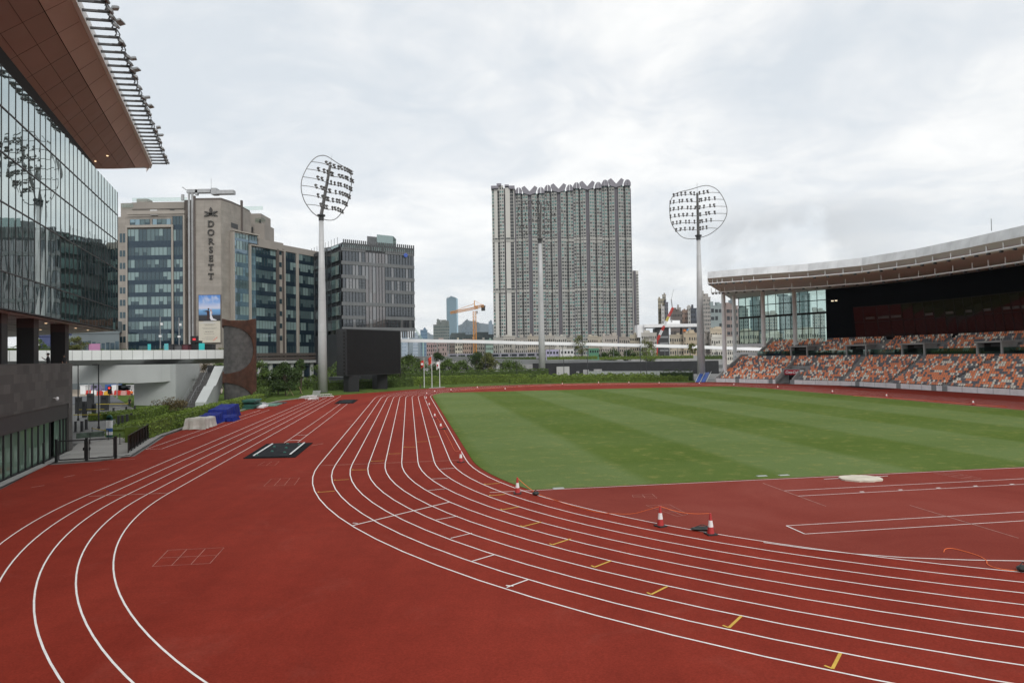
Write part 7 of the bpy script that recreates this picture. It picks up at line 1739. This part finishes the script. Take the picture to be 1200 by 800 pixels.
for p, s, lb in ((G(628, 580), (.42, .3, .18), 'small black weight bag beside the corner cone'), (G(823, 621.5), (1.1, .35, .16), 'long dark bag lying behind the nearest cone'), (G(521, 503), (.5, .3, .12), 'black weight lying at the second cone up the straight'), (G(1199, 669.5), (.45, .35, .2), 'black weight at the right edge by the loose orange rope')):
    m = MB(); m.ball(p + Z3*s[2]*.6, (s[0]/2, s[1]/2, s[2]*.6), 10, 6); m.tube([p + Vector((-s[0]*.3, 0, s[2])), p + Vector((0, 0, s[2]*1.7)), p + Vector((s[0]*.3, 0, s[2]))], .02, 5); tag(ob('weight_bag', m, mat('weight_black_green', (.012, .018, .016), .5, .2, 4)), lb, 'weight bag')
def rope(pts, lb, r=.013):
    P_ = [p for p in pts]; out = []
    for i in range(len(P_)-1):
        a, b, c, d = P_[max(i-1, 0)], P_[i], P_[i+1], P_[min(i+2, len(P_)-1)]
        for j in range(5): t = j/5; out.append(.5*((2*b) + (c-a)*t + (2*a-5*b+4*c-d)*t*t + (3*b-a-3*c+d)*t**3))
    out.append(P_[-1]); m = MB(); m.tube(out, r, 6); tag(ob('rope', m, m_rope), lb, 'rope')
def gr_(x, y, z=.02): return G(x, y) + Z3*z
_c0, _c1, _c2 = gr_(606.5, 578, .90), gr_(774, 616.5, .92), gr_(833, 626, .92); _w = gr_(628, 580, .14)
rope([_c0, _c0.lerp(_w, .5) - Z3*.04, _w, gr_(636, 581), gr_(646, 584.5), gr_(668, 592), gr_(690, 598), gr_(706, 601), gr_(706, 601).lerp(_c1, .5) - Z3*.2, gr_(706, 601).lerp(_c1, .8) - Z3*.1, _c1], 'orange rope slack on the track from the corner cone to the next cone')
rope([_c1, _c1.lerp(_c2, .25) - Z3*.10, _c1.lerp(_c2, .5) - Z3*.14, _c1.lerp(_c2, .75) - Z3*.10, _c2], 'orange rope between the two nearest cones')
rope([gr_(540, 541.5, .9), gr_(533, 529, .1), gr_(528, 518), gr_(522, 507), gr_(517, 497), gr_(511, 488)], 'thin orange rope trailing up the left straight by the cones', .014)
rope([gr_(1106, 647), gr_(1108, 643.5), gr_(1117, 643), gr_(1135, 647.5), gr_(1148, 652), gr_(1156, 657), gr_(1157, 661), gr_(1165, 665), gr_(1180, 668), gr_(1199, 669)], 'loose orange rope snaking on the track at the right edge')
for pts, lb in (([(1000, 465), (1060, 468.5), (1100, 471.5), (1140, 475), (1180, 478)], 'orange rope along the edge of the grass on the right straight'), ([(540, 458.2), (570, 456.3), (620, 453.5), (680, 451.5), (750, 450.8), (815, 451.5), (858, 453)], 'orange rope along the far bend')): rope([gr_(x, y-1.0, .05) for x, y in pts], lb, .02)

# ================================================================== FORECOURT GARDEN AND THE STREET UNDER THE BRIDGE
ground_poly('garden_lawn', gp([(118, 512), (150, 513), (181, 504), (192, 492), (160, 487), (134, 497)]), .03, m_lawn)
ground_poly('street', [HX(-60, 125), HX(240, 135), HX(300, 240), HX(-150, 300), HX(-160, 150)], -.02, m_asph)
ground_poly('pavement', [HX(20, 160), HX(260, 163), HX(262, 205), HX(0, 205)], .06, mat('pavement_tan', (.30, .255, .20), .85, .15, .3))
hedge('garden_hedge', gp([(146, 495), (160, 491), (176, 486), (190, 483)]), 2.6, 1.1, 'low lime green garden hedge in front of the bridge pier', L_LIME, 71, size=.2, dens=170)
hedge('garden_hedge', [HX(103, 93), HX(120, 94), HX(140, 97), HX(156, 100)], 2.0, .9, 'low green hedge behind the black bollards', L_LIME, 72, size=.2, dens=120)
hedge('garden_hedge', gp([(136, 506), (152, 500), (170, 494)]), 2.4, .35, 'ankle high bright green ground planting beside the railing', L_LIME, 73, size=.16, dens=170)
shrub('rusty_shrub', HX(196, 106), 3.4, 2.2, 'reddish brown shrub at the foot of the bridge pier', L_RUST, 74, size=.24, n=1300)
shrub('rusty_shrub', HX(213, 109), 2.6, 1.8, 'reddish brown shrub at the bottom of the stairs', L_RUST, 75, size=.24, n=900)
shrub('rusty_shrub', HX(241, 138) + Z3*5.5, 1.8, 2.4, 'brown shrub at the top of the staircase', L_RUST, 76, size=.26, n=600)
shrub('yellow_shrub', HX(256, 136) + Z3*8.9, 2.0, 1.6, 'yellowish shrub on the footbridge beside the rusty drum', L_OLIVE, 77, size=.25, n=600)
# wayfinding totem
b_ = HX(127.5, 71); t = thing('information_totem', 'white information totem with a green rounded top and blue foot beside the path', 'totem', b_)
for z0, z1, c, nm in ((0, .35, m_tarpgr, 'green_foot'), (.35, 1.35, m_wht, 'white_panel'), (1.35, 1.62, mat('totem_blue', (.04, .12, .32), .5, 0), 'blue_panel')): pass
def tz(y): return zat(y, 127, 71)
for y1, y0, c, nm in ((514, 509.5, m_tarpgr, 'green_foot'), (509.5, 505.8, m_wht, 'lower_panel'), (505.8, 501.5, mat('totem_blue', (.04, .12, .32), .5, 0), 'blue_panel'), (501.5, 492.5, m_wht, 'white_panel'), (492.5, 489, m_tarpgr, 'green_top')):
    m = MB(); m.obx((b_.x-.28, b_.y, max(0, tz(y1))), (.56, 0, 0), (0, .18, 0), Z3*(tz(y0)-max(0, tz(y1)))); ob(nm, m, c, t)
m = MB(); m.tube([(b_.x, b_.y, tz(489)-.02), (b_.x, b_.y+.18, tz(489)-.02)], .279, 16); ob('rounded_head', m, m_tarpgr, t)
m = MB()
for i in range(7): m.obx((b_.x-.18, b_.y-.005, tz(500.5)+i*.1), (.3-.04*(i % 3), 0, 0), (0, -.006, 0), Z3*.03)
ob('printed_lines', m, m_grey, t)
for x, Y, lb in ((91.5, 92.5, 'left of two tall slim street lamps in front of the bridge beam'), (115.5, 80.5, 'right of two tall slim street lamps in front of the bridge beam')): lamp_post(HX(x, Y), zat(428.5 if x < 100 else 427.5, x, Y), lb, arm=-.7, r=.075, group='street lamps at the bridge')
# bollards
bol = None
for i, (x, y, w) in enumerate(((88.5, 506, .16), (96, 505.5, .2), (101, 503, .2), (139, 498.5, .2), (143.5, 497.5, .2), (149, 496, .2), (154, 494.5, .2), (133, 487, .18), (148, 485.5, .18), (158, 484, .18))):
    p = G(x, y); m = MB(); m.cyl(p, w*.8, 1.15, 10); m.cyl(p + Z3*1.15, w*.85, .06, 10); m.cyl(p, w*1.3, .06, 10); tag(ob('bollard', m, m_dark), 'black cylindrical bollard, %s from the left along the garden' % nth(i+1), 'bollard', 'black bollards at the garden')
for i, (x, Y, w, h_) in enumerate(((92, 105, .9, 2.6), (106, 110, 1.0, 2.9), (122.5, 112, 1.2, 2.5), (99, 98, .5, 2.3), (110, 99, .45, 1.9))):
    p = HX(x, Y); t = thing('access_pillar', '%s dark grey access pillar from the left under the footbridge' % nth([92, 99, 106, 110, 122.5].index(x)+1), 'pillar', p, 'dark access pillars under the footbridge'); m = MB(); m.box(p + Z3*h_/2, (w, .4, h_)); ob('body', m, m_dark, t); m = MB(); m.box(p + Vector((0, -.22, h_-.5)), (w*.6, .04, .4)); ob('panel', m, m_black, t)
m_tape = mat('barrier_tape_yellow', (.60, .47, .04), .6, 0)
stn = []
for i, (x, y, lb) in enumerate(((105.5, 520, 'queue post with yellow tape inside the gate, left'), (140.5, 520.5, 'queue post standing alone right of the gate'), (108, 512, 'queue post at the green bench behind the gate'), (127, 515.5, 'queue post beside the information totem'))):
    p = G(x, y); t = thing('queue_post', lb, 'queue post', p, 'queue posts in the forecourt'); m = MB(); m.cyl(p, .17, .03, 12); ob('base', m, m_black, t); m = MB(); m.cyl(p + Z3*.03, .035, .97, 8); m.cyl(p + Z3*.92, .05, .12, 8); ob('post', m, m_black, t)
    stn.append(p)
rope_t = MB(); rope_t.obx(stn[2] + Z3*.9, stn[3]-stn[2], (0, .01, 0), Z3*.07); tag(ob('barrier_tape', rope_t, m_tape), 'yellow barrier tape strung across the forecourt behind the gate', 'barrier tape')
for i, (xa, xb, Y) in enumerate(((86, 118, 88), (92, 122, 98), (100, 150, 110))): m = MB(); a, b = HX(xa, Y) + Z3*1.1, HX(xb, Y) + Z3*1.1; m.obx(a, b-a, (0, .02, 0), Z3*.09); tag(ob('barrier_tape', m, m_tape), '%s yellow tape line across the road under the footbridge' % ('nearest', 'middle', 'farthest')[i], 'barrier tape')
t = thing('planter_bench', 'low green painted bench planter beside the podium corner', 'planter bench', G(104, 517)); m = MB(); a, b = HX(84, 66), HX(113, 67.5); m.obx(a, b-a, (0, 1.4, 0), Z3*.45); ob('seat', m, m_conc2, t); m = MB(); m.obx(a + Vector((.1, .5, .45)), (b-a)*.96, (0, .8, 0), Z3*.5); ob('planting_box', m, mat('muted_green_box', (.06, .085, .065), .8, .4, 2), t)
# water-filled barriers and site clutter on the far pavement
bar = None
for i, (x, Y, c) in enumerate(((117, 162, 0), (120.5, 162.5, 1), (128, 164, 0), (132.5, 165, 1), (137, 163, 0), (141, 161.5, 0), (145, 160.5, 2), (149.5, 162, 0), (153, 164, 1), (125, 158, 3), (110, 166, 1), (104, 167, 0))):
    p = HX(x, Y); cm = (m_red, m_wht, mat('barrier_pink', (.55, .30, .28), .5, .1), mat('barrier_yellow', (.62, .36, .03), .5, .05))[c]; m = MB(); w = 1.25
    m.prism([(p.x-w/2, p.y-.3), (p.x+w/2, p.y-.3), (p.x+w/2, p.y+.3), (p.x-w/2, p.y+.3)], .07, .45); m.prism([(p.x-w/2, p.y-.16), (p.x+w/2, p.y-.16), (p.x+w/2, p.y+.16), (p.x-w/2, p.y+.16)], .45, 1.05); m.box(p + Z3*1.1, (w*.7, .2, .12))
    tag(ob('water_barrier', m, cm), '%s plastic road barrier under the footbridge, %s from the left' % (('red', 'white', 'pink', 'yellow')[c], nth(sorted((117, 120.5, 128, 132.5, 137, 141, 145, 149.5, 153, 125, 110, 104)).index(x)+1)), 'road barrier', 'road barriers under the footbridge')
def van(x, Y, L, label, col, blue=False):
    p = HX(x, Y); t = thing('parked_van', label, 'van', p); m = MB(); pr = [(-L/2, .35), (L/2, .35), (L/2, 1.1), (L*.36, 1.25), (L*.26, 2.0), (-L/2, 2.0)]; k = len(pr)
    vs = [p + Vector((u, 0, z)) for u, z in pr] + [p + Vector((u, 1.8, z)) for u, z in pr]; m.add(vs, [tuple(range(k)), tuple(range(k, 2*k))[::-1]] + [(i, i+k, (i+1) % k+k, (i+1) % k) for i in range(k)]); ob('body', m, col, t)
    m = MB(); m.obx(p + Vector((L*.02, -.02, 1.25)), (L*.24, 0, 0), (0, .015, 0), Z3*.6); ob('side_window', m, m_win, t)
    for u in (-L*.3, L*.3): m = MB(); m.tube([p + Vector((u, -.06, .36)), p + Vector((u, .2, .36))], .36, 12); w = ob('wheel', m, m_rub, t); m = MB(); m.tube([p + Vector((u, -.08, .36)), p + Vector((u, -.05, .36))], .18, 10); ob('rim', m, m_lgrey, w)
van(141.5, 176, 5.0, 'white van with dark windows parked beyond the red barriers', m_wht); van(133, 182, 4.6, 'blue van half hidden behind the traffic light', mat('van_blue', (.06, .13, .36), .35, .05)); van(148, 176, 4.4, 'grey car sized van parked behind the orange vested worker', m_lgrey); van(108, 178, 4.6, 'lilac van parked left of the white site frame', mat('van_lilac', (.20, .18, .28), .4, .05))
t = thing('steel_portal', 'white steel portal frame standing on the far pavement', 'frame', HX(113, 180))
for x0, x1 in ((100.5, 109), (109.5, 119)):
    a, b = HX(x0, 180), HX(x1, 180); m = MB(); z = zat(456.5, x0, 180)
    for q in (a, b): m.box(q + Z3*z/2, (.45, .45, z))
    m.obx(a + Z3*(z-.2) + Vector((0, -.2, 0)), b-a, (0, .4, 0), Z3*.45); ob('post_and_beam', m, m_wht, t)
m = MB(); a, b = HX(94, 170), HX(100, 170); m.obx(a, b-a, (0, 2, 0), Z3*zat(452, 97, 170)); m.obx(a + Vector((-.1, -.1, zat(452, 97, 170))), (b-a)+Vector((.2, 0, 0)), (0, 2.2, 0), Z3*.15); tag(ob('site_cabin', m, m_wht), 'tall white site cabin at the podium corner under the bridge', 'cabin')
m = MB(); a, b = HX(84, 215), HX(160, 215); m.obx(a, b-a, (0, 1, 0), Z3*6.5); tag(ob('boundary_wall', m, mat('dim_brown_wall', (.11, .10, .085), .9, .2, .3)), 'plain brown boundary wall at the back of the underpass street', 'wall')
hedge('street_hedge', [HX(139, 200), HX(157, 202)], 2.5, 3.4, 'dark green hedge at the far end of the underpass street', L_DARK, 78, size=.4, dens=60)
p = HX(128.5, 128); t = thing('traffic_light', 'traffic light glowing red under the footbridge', 'traffic light', p); zt_ = zat(453, 128, 128); m = MB(); m.cyl(p, .07, zt_-1.2, 8); ob('pole', m, m_dark, t); m = MB(); m.box(p + Z3*(zt_-.65), (.62, .3, 1.5)); m.obx(p + Vector((-.3, -.35, zt_-.1)), (.6, 0, 0), (0, .2, 0), Z3*.05); hd = ob('signal_head', m, m_black, t)
for i, (c, e) in enumerate(((mat('lit_red', (1, .05, .03), .5, 0, emit=1.5), 1), (m_dark, 0), (m_dark, 0))): m = MB(); q = p + Vector((0, -.16, zt_-.22-i*.42)); m.tube([q, q - Vector((0, .03, 0))], .20 if e else .13, 12); ob('lens', m, c, hd)
for x, Y, y, lb in ((137, 150, 452, 'grey street pole right of the traffic light'), (104, 140, 452, 'grey street pole between the two street lamps'), (109.5, 128, 455, 'thin grey pole left of the right street lamp')): b_ = HX(x, Y); m = MB(); m.tube([b_, b_ + Z3*zat(y-14, x, Y)], [.12, .08], 8); m.cyl(b_, .2, .3, 8); tag(ob('street_pole', m, m_grey), lb, 'pole')
m = MB()
for i in range(3): p = G(136 - i*2, 473 + i*2); m.strip([p, p + Vector((1.2, .3, 0))], .5, -.015)
struct('road_marking', m, m_white)
# cars / stalls on the road at the hotel front, tall poles before the hotel
for x, y0, y1, Y, lb in ((202, 371, 405, 140, 'tall grey camera pole standing in front of the left hotel wing'), (210, 372, 404, 141, 'second tall pole beside it in front of the hotel')):
    b_ = HX(x-14 if x == 202 else x, Y) + Z3*8.9; t = thing('camera_pole', lb, 'pole', b_); zt_ = zat(y0, x, Y); x_ = 188 if x == 202 else 210; b_ = HX(x_, Y); m = MB(); m.tube([b_ + Z3*8.9, b_ + Z3*zt_], [.12, .08], 6); ob('pole', m, m_grey, t); m = MB(); m.box(b_ + Z3*(zt_-4), (.5, .3, .4)); m.box(b_ + Vector((.3, 0, zt_-1.5)), (.4, .3, .5)); ob('camera', m, m_wht, t)
# plane behind under-soffit view: blue netted building and small trees on the bridge
cityblock(46, 62, 394, 170, (.06, .075, .17), 'low blue netted building seen between the right pavilion columns', 2, 5, (.04, .05, .10), dep=20)
cityblock(64, 140, 391, 200, (.16, .19, .20), 'glass fronted low block seen under the pavilion soffit', 2, 14, (.06, .09, .11), dep=12, wfrac=.85)
for i, (x, Y) in enumerate(((46, 116), (82, 119), (88, 119.5), (93, 119))): tree('plumeria_tree', HX(x, Y) + Z3*8.9, 3.6, 1.5, ('small leafy tree between the two right pavilion columns', 'small forked tree just right of the last pavilion column', 'middle small forked tree on the footbridge', 'right small forked tree beside the pink hoarding')[i], L_OLIVE if i else L_MID, 90+i, trunk=.08, size=.24, clumps=9, per=30, bare=.5, multi=3)

# ================================================================== PEOPLE
def person(base, h, label, shirt, pants, skin, hair, face, arm_up=0.0, vest=None, cap=True):
    base = Vector(base); k = h/1.75; t = thing('person', label, 'person', base); t.rotation_euler.z = face
    J = [((0, 0, .95), .15), ((0, 0, 1.15), .145), ((0, .01, 1.36), .165), ((0, .0, 1.49), .06), ((0, -.015, 1.56), .055), ((0, -.02, 1.64), .095), ((0, -.02, 1.72), .075)]; Eg = [(0, 1), (1, 2), (2, 3), (3, 4), (4, 5), (5, 6)]
    def ch(par, pts):
        p = par
        for c, r in pts: J.append((c, r)); Eg.append((p, len(J)-1)); p = len(J)-1
        return p
    for s in (-1, 1):
        ch(0, [((.10*s, 0, .86), .10), ((.11*s, -.02, .48), .068), ((.11*s, .02, .10), .045), ((.12*s, -.12, .04), .04)])
        if s == 1 and arm_up: ch(2, [((.19, 0, 1.39), .065), ((.27, -.12, 1.18), .048), ((.16, -.34, 1.34), .036), ((.13, -.40, 1.38), .035)])
        else: ch(2, [((.19*s, 0, 1.39), .065), ((.24*s, .02, 1.12), .048), ((.23*s, -.08, .88), .035), ((.22*s, -.10, .81), .035)])
    me = bpy.data.meshes.new('figure'); me.from_pydata([tuple(v*k for v in c) for c, r in J], Eg, []); o = bpy.data.objects.new('body', me); COL.objects.link(o)
    md = o.modifiers.new('skin', 'SKIN')
    for i, (c, r) in enumerate(J): me.skin_vertices[0].data[i].radius = (r*k, r*k)
    me.skin_vertices[0].data[0].use_root = True
    sb_ = o.modifiers.new('sub', 'SUBSURF'); sb_.levels = 2; sb_.render_levels = 2
    dg = bpy.context.evaluated_depsgraph_get(); m2 = bpy.data.meshes.new_from_object(o.evaluated_get(dg)); bpy.data.objects.remove(o)
    for x in (shirt, pants, skin): m2.materials.append(x)
    for p in m2.polygons:
        z = p.center.z/k; x = abs(p.center.x/k); p.material_index = 2 if (z > 1.5 or (x > .2 and z < 1.1 and z > .7) or p.center.y/k < -.26) else (0 if z > .93 else 1); p.use_smooth = True
    o = bpy.data.objects.new('body', m2); COL.objects.link(o); o.parent = t
    def pc(nm, mb, mm, par=o): 
        me = bpy.data.meshes.new(nm); me.from_pydata([tuple(v*k) for v in mb.v], [], mb.f); me.materials.append(mm); q = bpy.data.objects.new(nm, me); COL.objects.link(q); q.parent = par; return q
    f = MB(); f.ball((0, -.115, 1.635), (.016, .025, .022), 6, 5)
    for s in (-1, 1): f.ball((.095*s, -.01, 1.64), (.015, .025, .035), 6, 5)
    pc('face_features', f, skin)
    f = MB()
    for s in (-1, 1): f.ball((.035*s, -.103, 1.665), (.014, .01, .009), 6, 5)
    f.ball((0, -.10, 1.59), (.028, .01, .006), 6, 5); pc('eyes_and_mouth', f, hair)
    f = MB(); f.ball((0, .005, 1.69), (.105, .115, .10), 10, 8); pc('hair', f, hair)
    f = MB()
    for s in (-1, 1):
        c = Vector((.22, -.10, .81)) if not (s == 1 and arm_up) else Vector((.13, -.40, 1.38)); c.x = abs(c.x)*s; dn = Vector((0, -.25, -1)) if not (s == 1 and arm_up) else Vector((-.2, -.5, .8)); dn.normalize()
        for q in range(4): o_ = c + Vector((0, .025-.017*q, 0)); f.tube([o_, o_ + dn*(.055+.006*(q in (1, 2))), o_ + dn*.085 + Vector((-.02*s, 0, 0))], [.009, .008, .006], 5)
        f.tube([c + Vector((0, -.03, .02)), c + dn*.04 + Vector((-.02*s, -.04, 0))], [.011, .008], 5)
    pc('fingers', f, skin)
    if cap: f = MB(); f.ball((0, .0, 1.73), (.112, .118, .075), 10, 6); f.obx((-.075, -.21, 1.715), (.15, 0, 0), (0, .12, 0), Z3*.015); pc('cap', f, hair)
    if vest: f = MB(); f.tube([(0, 0, 1.0), (0, .005, 1.2), (0, .01, 1.42)], [.19, .185, .17], 12); pc('vest', f, vest)
    return t
m_sk = mat('skin', (.30, .17, .115), .6, .05); m_hair = mat('black_hair', (.012, .011, .011), .6, 0); m_cb = mat('black_cloth', (.016, .016, .018), .9, 0); m_or = mat('hi_vis_orange', (.80, .18, .03), .7, 0)
p = Q(s_col(56.5, -1.0), -1.0); person((p.x, p.y, 7.02), 1.74, 'person in black with a dark cap lifting one hand, standing between pavilion columns', m_cb, m_cb, m_sk, m_hair, -1.2, arm_up=1)
p = Q(s_col(75, -1.0), -1.0); person((p.x, p.y, 7.02), 1.66, 'person in black half hidden in front of the right pavilion column', m_cb, m_cb, m_sk, m_hair, 1.5, cap=False)
person(HX(154.2, 150), 1.75, 'worker in an orange vest standing near the bridge pier', m_or, m_cb, m_sk, m_hair, .3, vest=m_or)
person(HX(151.7, 118), 1.72, 'person in dark clothes standing in the shade beside the bridge pier', m_cb, m_cb, m_sk, m_hair, .0, cap=False)

# ================================================================== HAZE
m_hz = bpy.data.materials.new('air_haze'); m_hz.use_nodes = True; nt = m_hz.node_tree; nt.nodes.clear(); out = nt.nodes.new('ShaderNodeOutputMaterial'); v = nt.nodes.new('ShaderNodeVolumePrincipled'); v.inputs['Color'].default_value = (.80, .89, 1.0, 1); v.inputs['Density'].default_value = 4.5e-5; v.inputs['Anisotropy'].default_value = 0.0
nt.links.new(v.outputs[0], out.inputs['Volume'])
m = MB(); m.obx((-8900, -1200, -2), (17800, 0, 0), (0, 9500, 0), Z3*620); o = ob('haze', m, m_hz); o['kind'] = 'stuff'
